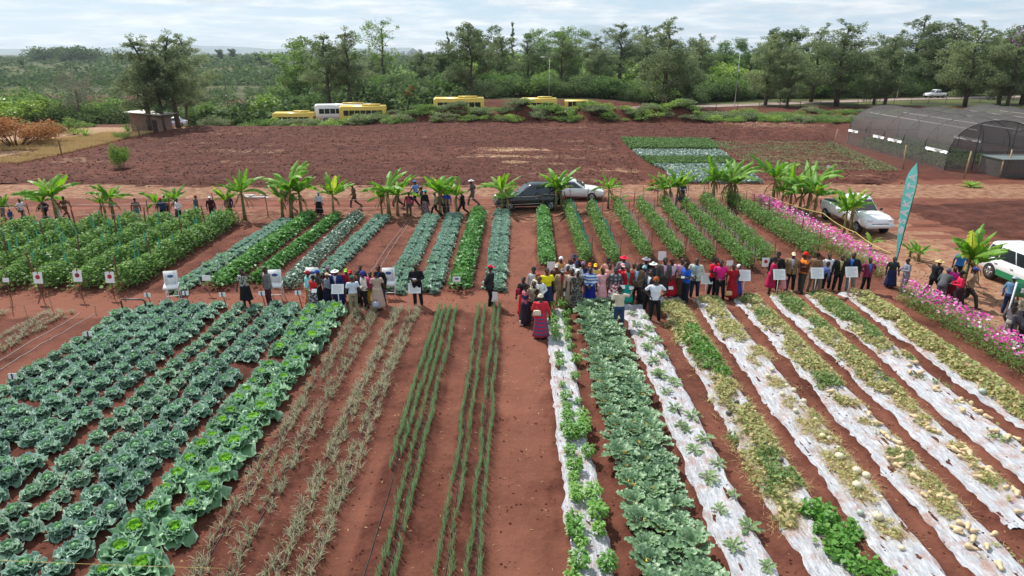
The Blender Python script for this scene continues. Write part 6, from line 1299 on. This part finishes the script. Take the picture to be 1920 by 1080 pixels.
def head_mesh(kind):
    mb = MB(); n = 16
    def dome(rx, ry, rz, z0, c=(0, -.012, .0), wob=0., k=6):
        rings = []
        for i in range(k + 1):
            a = math.asin(max(-1, z0)) + (math.pi / 2 - math.asin(max(-1, z0)) - .08) * i / k
            rings.append([Vector((c[0] + rx * math.cos(a) * math.cos(6.283 * j / n) * (1 + wob * math.sin(j * 5 + i * 3)), c[1] + ry * math.cos(a) * math.sin(6.283 * j / n), c[2] + rz * math.sin(a))) for j in range(n)])
        mb.loft(rings)
    if kind == 'hair': dome(.083, .093, .115, .12, (0, -.018, .0))
    elif kind == 'bald': dome(.079, .090, .1115, .30, (0, -.012, 0))
    elif kind == 'afro': dome(.108, .115, .135, -.15, (0, -.03, .015), .05)
    elif kind == 'bun': dome(.087, .098, .12, -.2, (0, -.022, .0)); mb.ell((0, -.12, .03), (.05, .05, .05))
    elif kind == 'wrap': dome(.096, .108, .135, .05, (0, -.02, .0), .03); mb.ell((.0, -.10, .03), (.055, .05, .045))
    elif kind == 'scarf': dome(.094, .105, .128, -.45, (0, -.025, .0), .02)
    elif kind == 'beanie': dome(.090, .101, .135, .12, (0, -.012, .0)); mb.loft([[Vector((.096 * math.cos(6.283 * j / n), -.012 + .106 * math.sin(6.283 * j / n), z)) for j in range(n)] for z in (.012, .05)])
    elif kind == 'cap': dome(.087, .100, .122, .18, (0, -.008, .0)); mb.ell((0, .105, .030), (.072, .085, .010), 12, 5, rot=Matrix.Rotation(-.2, 3, 'X'))
    elif kind == 'hat': dome(.090, .102, .135, .2, (0, -.008, .0)); mb.ell((0, 0, .035), (.175, .19, .012), 20, 5)
    return mb.mesh('headwear_' + kind, M_HAIR)
CACHE = {}
def cm(key, f, *a):
    if key not in CACHE: CACHE[key] = f(*a)
    return CACHE[key]
def cloth(c, pat=None):
    key = ('cloth', tuple(c), pat)
    if key in MATS: return MATS[key]
    m, n, b = nt('fabric'); o = objpos(n); base = mix_col(n, mrange(n, noise(n, 9, 4, .6, o), .3, .7), [q * .85 for q in c], [min(1, q * 1.12) for q in c])
    if pat:
        kind, c2, sc_ = pat
        if kind in ('stripe', 'check'):
            def wave(ax):
                w = n.nodes.new('ShaderNodeTexWave'); w.bands_direction = ax; w.inputs['Scale'].default_value = sc_; n.links.new(o, w.inputs[0]); return mrange(n, w.outputs[1], .45, .55)
            f = wave('Z')
            if kind == 'check': f = math_n(n, 'MAXIMUM', math_n(n, 'MULTIPLY', f, .8), math_n(n, 'MULTIPLY', wave('X'), .8))
        else: f = mrange(n, noise(n, sc_, 2, .5, o), .50, .54)
        base = mix_col(n, f, base, c2)
    n.links.new(base, b.inputs['Base Color']); b.inputs['Roughness'].default_value = .85; b.inputs['Specular IOR Level'].default_value = .2; MATS[key] = m; return m
def part(name, me, mat, root, loc=None, rot=None):
    o = link(name, me, root, loc); o.material_slots[0].link = 'OBJECT'; o.material_slots[0].material = mat
    if rot: o.rotation_euler = rot
    return o
rp = random.Random(3)
def person(x, y, yh, face_deg, pose, top, bottom, head, label, kid=False, grp='visitors'):
    g = G(x, y); ht = height_at(g, yh - (6.5 if y > 450 else 4.)) ; ht = max(1.50, min(1.88, ht)) if not kid else max(.95, min(1.25, ht)); s = ht / (1.74 if POSES[pose]['l'] < .5 else 1.74)
    if POSES[pose]['l'] > .5: s = 1.68 / 1.74
    w = s * (1.10 if not kid else 1.12); root = empty('person', g + Vector((0, 0, -.045 * s)), R(face_deg), (w, w, s)); root.rotation_euler = (R(rp.uniform(-3, 3)), R(rp.uniform(-3, 3)), R(face_deg + rp.uniform(-12, 12))); tag(root, label, 'person', grp)
    part('body', cm(('b', pose), body_mesh, pose), SK, root)
    tk = top[0]; tc = None if tk == 'jacket' else cloth(*top[1:]); bk = bottom[0] if bottom else None
    if tk == 'jacket': part('jacket', cm(('jacket', pose), garment, 'jacket', pose), cloth(top[1], top[3] if len(top) > 3 else None), root); part('shirt', cm(('under', pose), garment, 'under', pose), cloth(top[2]), root)
    elif tk in ('dress', 'longdress'): part('dress', cm((tk, pose), garment, tk, pose), tc, root)
    else: part({'tee': 't_shirt', 'shirt': 'shirt'}[tk], cm((tk, pose), garment, tk, pose), tc, root)
    if bk: part({'trousers': 'trousers', 'skirt': 'skirt', 'longskirt': 'skirt'}[bk], cm((bk, pose), garment, bk, pose), cloth(*bottom[1:]), root)
    for i in (0, 1): part('shoe', cm(('shoe', pose, i), shoes_mesh, pose, i), M_SHOE, root)
    l = POSES[pose]['l']; hc = up((0, .025, 1.625), l * .8); hk, hcol = head; part({'hair': 'hair', 'bald': 'hair', 'afro': 'hair', 'bun': 'hair', 'wrap': 'headscarf', 'scarf': 'headscarf', 'beanie': 'beanie', 'cap': 'cap', 'hat': 'hat'}[hk], cm(('h', hk), head_mesh, hk), cloth(hcol) if hk not in ('bald',) else flat((.035, .020, .014), .6, 'shaved_hair'), root, hc, (-l * .5, 0, 0))
    for sx in (-1, 1):
        q = cm('eye', lambda: (lambda m: (m.ell((0, 0, 0), (.011, .006, .007), 8, 6), m.mesh('eye', M_EYE))[1])(MB())); part('eye', q, M_EYE, root, hc + Vector((sx * .030, .088, .012)))
    return root
K = (.012, .012, .015); NAVY = (.018, .028, .085); WH = (.76, .77, .80); RED = (.58, .022, .028); CRIM = (.34, .012, .05); MAR = (.16, .015, .03); GREY = (.22, .22, .24); LG = (.45, .46, .46); BLU = (.02, .10, .48); LB = (.30, .50, .62); KH = (.36, .28, .17); BR = (.13, .065, .035); TAN = (.36, .23, .13); PINK = (.78, .34, .42); MAG = (.62, .03, .22); ORA = (.78, .16, .02); YEL = (.80, .68, .02); TEAL = (.02, .38, .30); CRE = (.66, .58, .44); TURQ = (.25, .66, .68); GRN = (.02, .16, .10); HB = (.012, .010, .009); JEAN = (.03, .06, .14); DK = (.035, .03, .03); SAL = (.72, .36, .28); PUR = (.28, .14, .26)
AW, TO, RT, LT = 0, 180, -90, 90
def P_(*a, **k): person(*a, **k)
PEOPLE = [
 (466, 583, 511, 165, 'shade', ('tee', (.40, .42, .36), ('blot', K, 16.)), ('skirt', K), ('hair', HB), 'woman in black and white patterned top shading her eyes'),
 (506, 573, 504, 140, 'stand', ('jacket', (.17, .165, .165), PINK), ('trousers', (.06, .02, .03)), ('bald', HB), 'tall man in open grey blazer over a pink shirt beside the white stand'),
 (578, 572, 512, -60, 'clasp', ('shirt', TURQ), ('trousers', (.45, .17, .02)), ('wrap', (.42, .02, .04)), 'person in pale turquoise tunic with dark red headwrap'),
 (588, 584, 526, -40, 'read', ('tee', RED), ('skirt', DK, ('blot', (.4, .35, .4), 14.)), ('hair', HB), 'young person in bright red top holding a paper, left group'),
 (601, 568, 520, -60, 'read', ('shirt', (.06, .07, .06)), ('longskirt', K), ('wrap', (.03, .08, .42)), 'woman with royal blue headwrap between red top and checked shirt'),
 (615, 573, 516, -100, 'clasp', ('shirt', NAVY, ('check', (.35, .40, .48), 7.)), ('longskirt', (.012, .014, .04)), ('cap', CRE), 'woman in navy checked shirt and long navy skirt with beige cap'),
 (621, 560, 508, 180, 'stand', ('shirt', MAR), ('trousers', K), ('wrap', PUR), 'person in maroon peeping behind the navy checked shirt'),
 (637, 569, 508, 170, 'stand', ('jacket', (.02, .035, .16), WH), ('longskirt', (.02, .03, .13)), ('hat', WH), 'woman in royal navy coat with big white hat in the left group'),
 (651, 564, 511, 175, 'stand', ('shirt', CRIM), ('skirt', K), ('cap', (.30, .60, .06)), 'person with lime green cap in the left group'),
 (664, 588, 523, 15, 'stand', ('tee', (.60, .66, .78)), ('trousers', (.27, .24, .15)), ('cap', GRN), 'man in pale blue white t-shirt and khaki trousers seen from behind, dark green cap'),
 (664, 567, 518, 175, 'stand', ('shirt', (.4, .03, .04)), ('trousers', K), ('cap', RED), 'person with bright red cap behind the man in khaki trousers'),
 (675, 573, 512, 120, 'stand', ('jacket', (.04, .045, .05), MAR), ('trousers', K), ('hair', HB), 'man in charcoal jacket turned left in the left group'),
 (677, 560, 503, 180, 'stand', ('jacket', NAVY, BLU), ('trousers', K), ('cap', DK), 'person with dark peaked cap at the back of the left group'),
 (688, 580, 516, 110, 'clasp', ('shirt', (.68, .62, .56)), ('trousers', K), ('scarf', (.03, .06, .30)), 'woman in cream blouse and black trousers with blue head tie'),
 (697, 572, 514, 175, 'bag', ('tee', (.75, .05, .20)), ('trousers', (.4, .3, .03)), ('hair', HB), 'small person in hot pink top carrying something'),
 (711, 583, 518, 10, 'bag', ('longdress', (.46, .34, .27)), None, ('hair', HB), 'woman in long dusty beige dress seen from behind'),
 (717, 570, 503, 150, 'stand', ('jacket', K, BLU), ('trousers', NAVY), ('hair', HB), 'tall man in black behind the beige dress'),
 (785, 573, 499, 170, 'read', ('shirt', K), ('trousers', K), ('hair', HB), 'man all in black reading a paper alone on the path'),
 (920, 574, 502, -105, 'behind', ('jacket', (.028, .03, .032), (.35, .4, .42)), ('trousers', K), ('cap', (.6, .03, .06)), 'man with red cap and long black coat standing alone on the path'),
 (983, 592, 524, 150, 'bag', ('shirt', K), ('longskirt', (.62, .015, .02)), ('hair', HB), 'woman in black top and long red skirt, leftmost of the big crowd'),
 (985, 608, 538, -95, 'bag', ('shirt', NAVY, ('stripe', (.45, .12, .15), 1.)), ('longskirt', (.03, .02, .03)), ('hair', HB), 'woman in navy jumper and dark skirt at the front left of the big crowd'),
 (999, 600, 531, 190, 'stand', ('shirt', (.40, .34, .24)), ('trousers', DK), ('hair', HB), 'person in beige between navy jumper and white top'),
 (1003, 574, 506, 170, 'stand', ('shirt', LG), ('trousers', K), ('beanie', (.03, .03, .035)), 'person with black beanie at the back left of the big crowd'),
 (1006, 583, 517, 160, 'stand', ('shirt', CRE), ('longskirt', DK), ('scarf', (.42, .05, .04)), 'person with rust red head cloth at the left of the big crowd'),
 (1012, 590, 523, 170, 'clasp', ('shirt', WH), ('skirt', DK), ('afro', (.16, .07, .03)), 'woman in white top with reddish brown hair at the left of the crowd'),
 (1011, 614, 546, 100, 'bag', ('shirt', K), ('trousers', K), ('hair', HB), 'person in black behind the woman in red jacket'),
 (1014, 634, 556, -10, 'bag', ('jacket', (.58, .03, .05), MAR), ('longskirt', (.10, .09, .20), ('stripe', (.45, .03, .06), 2.2)), ('beanie', CRE), 'woman in red jacket and striped red and blue skirt, nearest of the crowd'),
 (1025, 587, 513, 180, 'stand', ('tee', YEL), ('skirt', NAVY), ('hair', HB), 'woman in bright yellow top and dark blue skirt'),
 (1049, 573, 507, 180, 'stand', ('jacket', (.34, .24, .15), (.45, .03, .06)), ('trousers', (.32, .27, .17)), ('cap', (.2, .18, .2)), 'man in tan jacket over a red striped shirt with khaki trousers'),
 (1048, 549, 485, 180, 'stand', ('shirt', (.62, .28, .10)), ('trousers', K), ('wrap', WH), 'person with white headscarf and orange shawl at the back of the crowd'),
 (1040, 563, 499, 180, 'stand', ('shirt', (.10, .04, .03)), ('trousers', K), ('cap', LG), 'person in brown with pale grey cap left behind the tan jacket'),
 (1062, 566, 502, 180, 'stand', ('shirt', (.30, .09, .05)), ('longskirt', (.12, .05, .03)), ('scarf', (.45, .42, .38)), 'woman in rust brown wrap right behind the tan jacket'),
 (1067, 552, 490, 180, 'stand', ('shirt', WH), ('trousers', K), ('hair', HB), 'person in white shirt at the back of the crowd above the rust brown wrap'),
 (1076, 545, 482, 180, 'stand', ('jacket', K, (.4, .05, .05)), ('trousers', K), ('hat', (.03, .03, .06)), 'man with dark navy hat at the back of the crowd'),
 (1081, 561, 494, 140, 'read', ('shirt', (.50, .55, .60)), ('trousers', DK), ('cap', NAVY), 'man in light grey shirt with navy cap in the crowd'),
 (1080, 584, 512, -170, 'stand', ('longdress', (.03, .032, .032), ('blot', (.22, .2, .17), 20.)), None, ('scarf', (.74, .70, .64)), 'woman in dark speckled long dress with cream headscarf'),
 (1070, 578, 507, 150, 'stand', ('shirt', (.56, .42, .34)), ('longskirt', (.4, .33, .25)), ('hair', HB), 'person in beige peeping left of the dark speckled dress'),
 (1092, 560, 495, 180, 'stand', ('shirt', NAVY), ('trousers', K), ('wrap', PUR), 'person with mauve cap behind the cream headscarf'),
 (1104, 560, 497, 180, 'stand', ('shirt', (.25, .30, .40)), ('trousers', K), ('cap', (.45, .12, .04)), 'person with rust orange cap left of the yellow cap'),
 (1115, 561, 498, 180, 'stand', ('shirt', (.62, .45, .14)), ('longskirt', BR), ('cap', (.80, .48, .02)), 'person with bright yellow cap in the crowd'),
 (1104, 577, 509, 165, 'clasp', ('shirt', (.08, .18, .55), ('stripe', (.65, .7, .75), 2.4)), ('longskirt', (.01, .02, .20)), ('hair', HB), 'woman in blue and white striped top and deep blue skirt'),
 (1127, 573, 505, -160, 'stand', ('longdress', (.72, .36, .38)), None, ('hair', HB), 'woman in long pale pink dress right of a white board'),
 (1133, 551, 487, 180, 'stand', ('shirt', SAL), ('trousers', K), ('cap', K), 'person with black cap and salmon shirt at the back of the crowd'),
 (1139, 563, 499, 180, 'stand', ('shirt', SAL), ('skirt', BR), ('hair', HB), 'woman in salmon top right behind the pale pink dress'),
 (1165, 549, 484, 180, 'stand', ('jacket', GREY, LB), ('trousers', K), ('hat', (.70, .02, .06)), 'man with bright red hat and grey jacket at the back of the crowd'),
 (1150, 573, 504, 175, 'stand', ('shirt', (.32, .34, .38), ('check', K, 2.0)), ('skirt', (.5, .04, .06), ('blot', WH, 12.)), ('scarf', (.06, .07, .10)), 'woman in grey white patterned jacket and red patterned skirt'),
 (1162, 562, 497, 180, 'stand', ('shirt', (.45, .02, .05)), ('trousers', K), ('cap', (.66, .34, .36)), 'person with pink cap behind the patterned jacket'),
 (1173, 570, 500, 180, 'stand', ('jacket', (.46, .01, .03), TEAL), ('longskirt', (.02, .40, .32)), ('hair', HB), 'woman in red cardigan over an emerald green dress'),
 (1182, 561, 496, 180, 'stand', ('shirt', (.6, .4, .33)), ('trousers', K), ('bald', HB), 'person half hidden between emerald dress and brown jacket'),
 (1190, 570, 494, 160, 'clasp', ('jacket', (.15, .10, .06), (.40, .55, .75)), ('trousers', K), ('bald', HB), 'man in brown jacket over a light blue shirt'),
 (1204, 556, 487, 180, 'stand', ('jacket', K, GREY), ('trousers', DK), ('hat', (.26, .24, .28)), 'man with grey hat in black coat at the back of the crowd'),
 (1206, 567, 502, 180, 'stand', ('jacket', DK, PINK), ('longskirt', DK), ('wrap', (.25, .50, .52)), 'woman with teal head tie and pink blouse'),
 (1213, 585, 503, 140, 'stand', ('jacket', (.022, .026, .035), WH), ('trousers', K), ('hair', HB), 'tall man in dark suit with white shirt beside the woman in white t-shirt'),
 (1223, 561, 496, 180, 'stand', ('shirt', (.04, .06, .10)), ('trousers', K), ('hat', (.62, .70, .62)), 'person with pale green white hat behind the dark suit'),
 (1238, 563, 492, 180, 'stand', ('jacket', (.09, .09, .08), (.72, .36, .60)), ('skirt', DK), ('scarf', (.03, .03, .04)), 'woman in grey patterned jacket over lilac pink with dark headscarf'),
 (1227, 601, 523, 165, 'hip', ('tee', (.76, .78, .86)), ('trousers', K), ('afro', (.34, .08, .02)), 'woman in white t-shirt with orange hair and sunglasses'),
 (1160, 618, 543, -10, 'point', ('tee', (.62, .52, .40)), ('trousers', JEAN), ('hair', HB), 'man in beige polo and blue jeans seen from behind, pointing'),
 (1256, 561, 494, -150, 'clasp', ('tee', (.72, .45, .56)), ('longskirt', (.50, .012, .03)), ('afro', (.10, .03, .02)), 'woman in pale pink top and bright red skirt'),
 (1271, 557, 487, 180, 'stand', ('shirt', (.62, .34, .40)), ('longskirt', (.10, .055, .03)), ('hair', (.08, .04, .02)), 'woman in dusty pink top and brown skirt behind the blue polo'),
 (1284, 567, 495, 110, 'read', ('tee', BLU), ('trousers', (.015, .02, .03)), ('hair', HB), 'man in bright blue polo bowing over a paper'),
 (1300, 557, 487, 150, 'clasp', ('jacket', (.48, .52, .46), LB), ('trousers', (.02, .025, .05)), ('bald', HB), 'man in pale grey green jacket standing right of the blue polo'),
 (1331, 555, 486, -165, 'fold', ('tee', (.66, .015, .03)), ('trousers', K), ('bun', HB), 'woman in bright red t-shirt with arms folded and white shoes'),
 (1349, 561, 492, 165, 'clasp', ('tee', (.66, .02, .20)), ('trousers', K), ('bun', HB), 'woman in magenta sleeveless top and flared black trousers'),
 (1372, 563, 503, -170, 'bag', ('longdress', (.32, .010, .02)), None, ('hair', HB), 'woman in dark red long dress holding a straw bag'),
 (1381, 556, 500, -150, 'stand', ('shirt', (.04, .09, .36)), ('longskirt', (.03, .07, .34)), ('scarf', WH), 'woman in blue with white headscarf behind the dark red dress'),
 (1449, 546, 474, 150, 'stand', ('jacket', (.015, .018, .02), GREY), ('trousers', K), ('cap', K), 'person in black leather jacket and black cap behind the crimson dress'),
 (1441, 553, 487, -120, 'bag', ('dress', (.40, .012, .07)), None, ('hair', HB), 'woman in crimson dress leaning beside the white board'),
 (1467, 549, 519, 180, 'stand', ('dress', (.72, .30, .34)), None, ('hair', HB), 'little child in pink dress behind a white board'),
 (1480, 545, 478, 150, 'stand', ('jacket', (.28, .19, .10), (.5, .45, .58)), ('trousers', K), ('cap', (.66, .58, .36)), 'man in tan jacket and straw coloured cap left of the orange shirt'),
 (1500, 548, 475, 90, 'read', ('shirt', (.82, .20, .02), ('stripe', (.1, .03, .02), .42)), ('trousers', (.05, .055, .045)), ('wrap', (.72, .02, .01)), 'person in bright orange shirt and red turban'),
 (1519, 547, 478, -40, 'stand', ('shirt', (.22, .13, .07)), ('trousers', (.22, .16, .11)), ('hair', HB), 'man in brown shirt right of the orange shirt'),
 (1528, 553, 488, -70, 'bend', ('shirt', (.05, .08, .22), ('stripe', (.10, .14, .32), 5.)), ('trousers', (.20, .16, .12)), ('bald', HB), 'man in dark blue striped shirt stooping behind a white board'),
 (1548, 542, 479, 170, 'stand', ('shirt', WH), ('trousers', K), ('hair', HB), 'person in white shirt just right of the stooping man'),
 (1567, 545, 480, 150, 'stand', ('jacket', (.02, .022, .02), (.55, .42, .18)), ('trousers', K), ('bald', HB), 'man in black jacket over a mustard shirt'),
 (1592, 546, 477, 140, 'stand', ('jacket', (.015, .018, .022), (.04, .16, .60)), ('trousers', (.22, .21, .20)), ('bald', HB), 'man in black jacket over bright blue shirt with grey trousers'),
 (1620, 546, 487, 175, 'hip', ('jacket', (.22, .03, .08), (.03, .25, .65)), ('trousers', K), ('hair', HB), 'woman in maroon jacket over blue top with hands on hips'),
 (1668, 539, 487, 150, 'stand', ('shirt', (.035, .04, .045)), ('longskirt', NAVY), ('hair', HB), 'woman in black top beside the man in grey suit, foot of the teal flag'),
 (1692, 548, 489, 100, 'read', ('shirt', (.24, .24, .29)), ('trousers', GREY), ('bald', HB), 'man in light grey suit jacket at the foot of the teal flag'),
 (1744, 555, 492, -60, 'walk', ('jacket', (.015, .015, .02), WH), ('trousers', K), ('hat', (.62, .45, .20)), 'man in black suit with straw hat striding'),
 (1760, 570, 507, -50, 'bend', ('shirt', (.09, .10, .105)), ('trousers', (.10, .10, .12)), ('scarf', (.12, .12, .16)), 'man in grey suit stooping behind the pink flowers'),
 (1776, 566, 504, 160, 'stand', ('shirt', (.5, .02, .25)), ('skirt', MAR), ('hair', HB), 'woman in magenta top between stooping man and red top'),
 (1789, 528, 470, 170, 'stand', ('tee', (.03, .20, .60)), ('trousers', K), ('hair', HB), 'person in bright blue t-shirt beside the yellowing banana plant'),
 (1793, 577, 512, 60, 'read', ('shirt', (.60, .02, .07)), ('longskirt', (.03, .015, .02)), ('wrap', K), 'woman in bright red top with black head wrap reading'),
 (1812, 575, 506, -120, 'walk', ('shirt', (.27, .18, .11)), ('trousers', (.05, .045, .04)), ('cap', (.03, .06, .28)), 'man in tan jacket and blue cap walking past the banana plant'),
 (1885, 588, 524, -60, 'stand', ('shirt', (.12, .24, .40)), ('trousers', NAVY), ('cap', (.40, .48, .56)), 'man in denim blue shirt and pale cap beside the white and green car'),
 (1886, 645, 560, -30, 'bend', ('shirt', (.09, .08, .09)), ('trousers', (.34, .31, .27)), ('hair', HB), 'man in dark grey jacket stooping behind the green flag pole'),
 (1912, 655, 580, 40, 'bend', ('shirt', (.055, .05, .06)), ('trousers', K), ('hair', HB), 'person in black stooping at the right photo edge'),
 (1906, 620, 553, 10, 'stand', ('shirt', (.35, .30, .24)), ('trousers', DK), ('cap', WH), 'person with white cap under the green flag'),
 (7, 409, 372, -110, 'walk', ('shirt', GREY), ('trousers', (.12, .14, .18)), ('hair', HB), 'person in grey walking at the left photo edge under a banana leaf'),
 (24, 419, 396, -100, 'stand', ('shirt', (.03, .08, .22)), ('trousers', (.06, .20, .16)), ('hair', HB), 'small child in dark blue beside the person in white at far left'),
 (46, 415, 381, -100, 'walk', ('tee', (.72, .66, .78)), ('trousers', K), ('hair', HB), 'person in white t-shirt striding at far left'),
 (90, 416, 384, 90, 'walk', ('shirt', NAVY), ('trousers', K), ('hair', HB), 'person in navy walking behind the first big banana clump'),
 (126, 410, 384, -100, 'walk', ('shirt', BR), ('trousers', BR), ('hair', HB), 'person in brown behind the right stem of the first banana clump'),
 (259, 414, 374, 10, 'stand', ('shirt', (.07, .06, .06), ('check', (.18, .12, .1), 8.)), ('trousers', (.05, .25, .23)), ('hair', HB), 'man in dark checked shirt and teal trousers by the track'),
 (308, 412, 375, 180, 'stand', ('shirt', (.03, .05, .12)), ('trousers', K), ('cap', (.5, .04, .03)), 'man in navy with red cap by the track'),
 (315, 406, 373, 180, 'stand', ('shirt', (.5, .22, .12)), ('trousers', DK), ('cap', LG), 'person in terracotta behind the red cap'),
 (338, 415, 375, 160, 'clasp', ('shirt', (.68, .62, .64)), ('trousers', K), ('hair', HB), 'man in white shirt and black trousers by the track'),
 (371, 411, 368, -90, 'stand', ('shirt', (.08, .11, .12)), ('trousers', (.03, .03, .025)), ('cap', (.5, .2, .1)), 'man in grey green jacket with peach cap by the track'),
 (400, 409, 374, -160, 'stand', ('shirt', (.05, .012, .02)), ('trousers', K), ('cap', WH), 'man in dark maroon with white cap by the track'),
 (433, 406, 374, 180, 'stand', ('shirt', (.015, .03, .12)), ('trousers', K), ('hair', HB), 'person in navy behind the low banana plant'),
 (550, 399, 360, 90, 'walk', ('shirt', DK), ('trousers', (.26, .14, .07)), ('hair', HB), 'person in tan trousers behind the broad banana clump'),
 (599, 402, 363, 10, 'stand', ('shirt', (.66, .68, .76)), ('longskirt', K), ('scarf', (.30, .38, .42)), 'woman in white blouse and long black skirt on the track'),
 (667, 389, 347, 100, 'walk', ('shirt', (.12, .085, .06)), ('trousers', (.08, .06, .05)), ('cap', LG), 'man in brown suit walking on the track'),
 (747, 388, 346, 95, 'walk', ('shirt', K), ('trousers', K), ('hair', HB), 'person in black walking behind the big fanned banana plant'),
 (767, 405, 363, 10, 'stand', ('shirt', (.05, .015, .02), ('blot', (.4, .05, .1), 5.)), ('trousers', (.09, .075, .05)), ('cap', K), 'person in black and red shirt at the bed ends'),
 (779, 387, 341, 60, 'walk', ('tee', (.15, .30, .58)), ('trousers', K), ('cap', (.1, .25, .7)), 'man in sky blue shirt and blue cap on the track'),
 (791, 392, 353, 90, 'stand', ('shirt', (.06, .07, .06)), ('trousers', K), ('hair', HB), 'person in dark olive behind the teal headscarf'),
 (798, 405, 358, -30, 'stand', ('shirt', K), ('longskirt', (.06, .04, .05), ('blot', (.3, .2, .2), 16.)), ('wrap', (.02, .42, .46)), 'woman with teal headscarf and patterned long skirt'),
 (817, 404, 363, 100, 'walk', ('shirt', (.56, .44, .30)), ('trousers', K), ('cap', CRE), 'person in cream shirt with cream cap'),
 (829, 400, 366, 180, 'stand', ('shirt', (.4, .16, .2)), ('trousers', DK), ('hair', HB), 'person in dusty rose behind the banana stem'),
 (838, 402, 360, 180, 'stand', ('shirt', (.02, .06, .42)), ('trousers', (.04, .06, .08)), ('hair', HB), 'person in bright royal blue between banana stems'),
 (868, 403, 361, 120, 'walk', ('jacket', K, LG), ('trousers', K), ('hair', HB), 'man in black coat walking left of the dark car'),
 (887, 385, 337, 90, 'walk', ('shirt', (.12, .1, .1)), ('trousers', (.12, .10, .08)), ('hat', (.72, .66, .66)), 'person with pale hat walking behind the banana leaves left of the dark car'),
 (1277, 378, 347, 180, 'stand', ('shirt', (.02, .10, .12)), ('longskirt', NAVY), ('hair', HB), 'person in dark teal standing on the track among three banana plants'),
]
for q in PEOPLE: person(*q, kid=('child' in q[8]), grp=None)
# things held or worn on the arm
def handbag(x, y, yc, w, h, col, label, kind='bag'):
    g = G(x, y); z = height_at(g, yc); root = empty('handbag', (g.x, g.y - .24, z)); mb = MB(); mb.loft([[Vector((a * w / 2 * f, b * .06 * f, q)) for a, b in ((-1, -1), (1, -1), (1, 1), (-1, 1))] for q, f in ((-h / 2, .9), (-h * .3, 1), (h * .3, .95), (h / 2, .75))]); m = mb.obj('bag_body', cloth(*col) if isinstance(col[0], tuple) else cloth(col), root); mo = m.modifiers.new('b', 'BEVEL'); mo.width = .02; mo.segments = 2
    q = MB(); q.tube([(-w * .25, 0, h * .48), (-w * .18, 0, h * .48 + .12), (w * .18, 0, h * .48 + .12), (w * .25, 0, h * .48)], .010, 6); q.obj('handle', cloth(BR), root); tag(root, label, 'handbag')
handbag(708, 584, 567, .24, .22, ((.62, .66, .76), ('check', (.2, .25, .4), 9.)), 'blue and white chequered bag of the woman in beige dress'); handbag(1006, 634, 582, .28, .20, CRE, 'cream handbag on the arm of the woman in red jacket'); handbag(1361, 563, 546, .28, .20, (.55, .34, .16), 'straw bag held by the woman in dark red dress')
handbag(971, 590, 543, .20, .24, (.30, .02, .05), 'dark red bag on the shoulder of the leftmost woman of the crowd'); handbag(977, 606, 601, .16, .22, (.60, .45, .42), 'pale plastic bag held low by the woman in navy jumper'); handbag(1780, 572, 548, .22, .22, K, 'black handbag at the side of the woman in bright red top')
def paper(x, y, yc, label, w=.21, h=.16):
    g = G(x, y); q = MB(); q.box((0, 0, 0), (w, .006, h), rot=Matrix.Rotation(-.6, 3, 'X')); o = q.obj('leaflet', M_WHT, smooth=False); o.location = (g.x, g.y - .27, height_at(g, yc)); tag(o, label, 'leaflet')
paper(597, 584, 541, 'white leaflet in the hands of the young person in red'); paper(781, 573, 520, 'white leaflet read by the man all in black', .16, .1); paper(1058, 573, 547, 'folded paper hanging from the hand of the man in tan jacket', .12, .18); paper(1163, 573, 534, 'open white leaflet above the pointing man'); paper(1180, 570, 536, 'white leaflet before the emerald dress', .2, .14); paper(1253, 561, 536, 'leaflet low in the hand of the woman in bright red skirt', .2, .14); paper(1273, 567, 516, 'leaflet under the gaze of the man in bright blue polo', .15, .1)
# ---------------------------------------------------------------- air
def haze():
    m = bpy.data.materials.new('haze'); m.use_nodes = True; n = m.node_tree; n.nodes.clear(); o = n.nodes.new('ShaderNodeOutputMaterial'); v = n.nodes.new('ShaderNodeVolumePrincipled')
    v.inputs['Color'].default_value = (.80, .90, 1, 1); v.inputs['Density'].default_value = HAZE_D; v.inputs['Anisotropy'].default_value = .3; n.links.new(v.outputs[0], o.inputs['Volume'])
    mb = MB(); mb.box((0, 3300, 150), (18000, 9400, 390)); ob = mb.obj('haze', m, smooth=False); tag(ob, kind='stuff')
HAZE_D = .00008
haze()
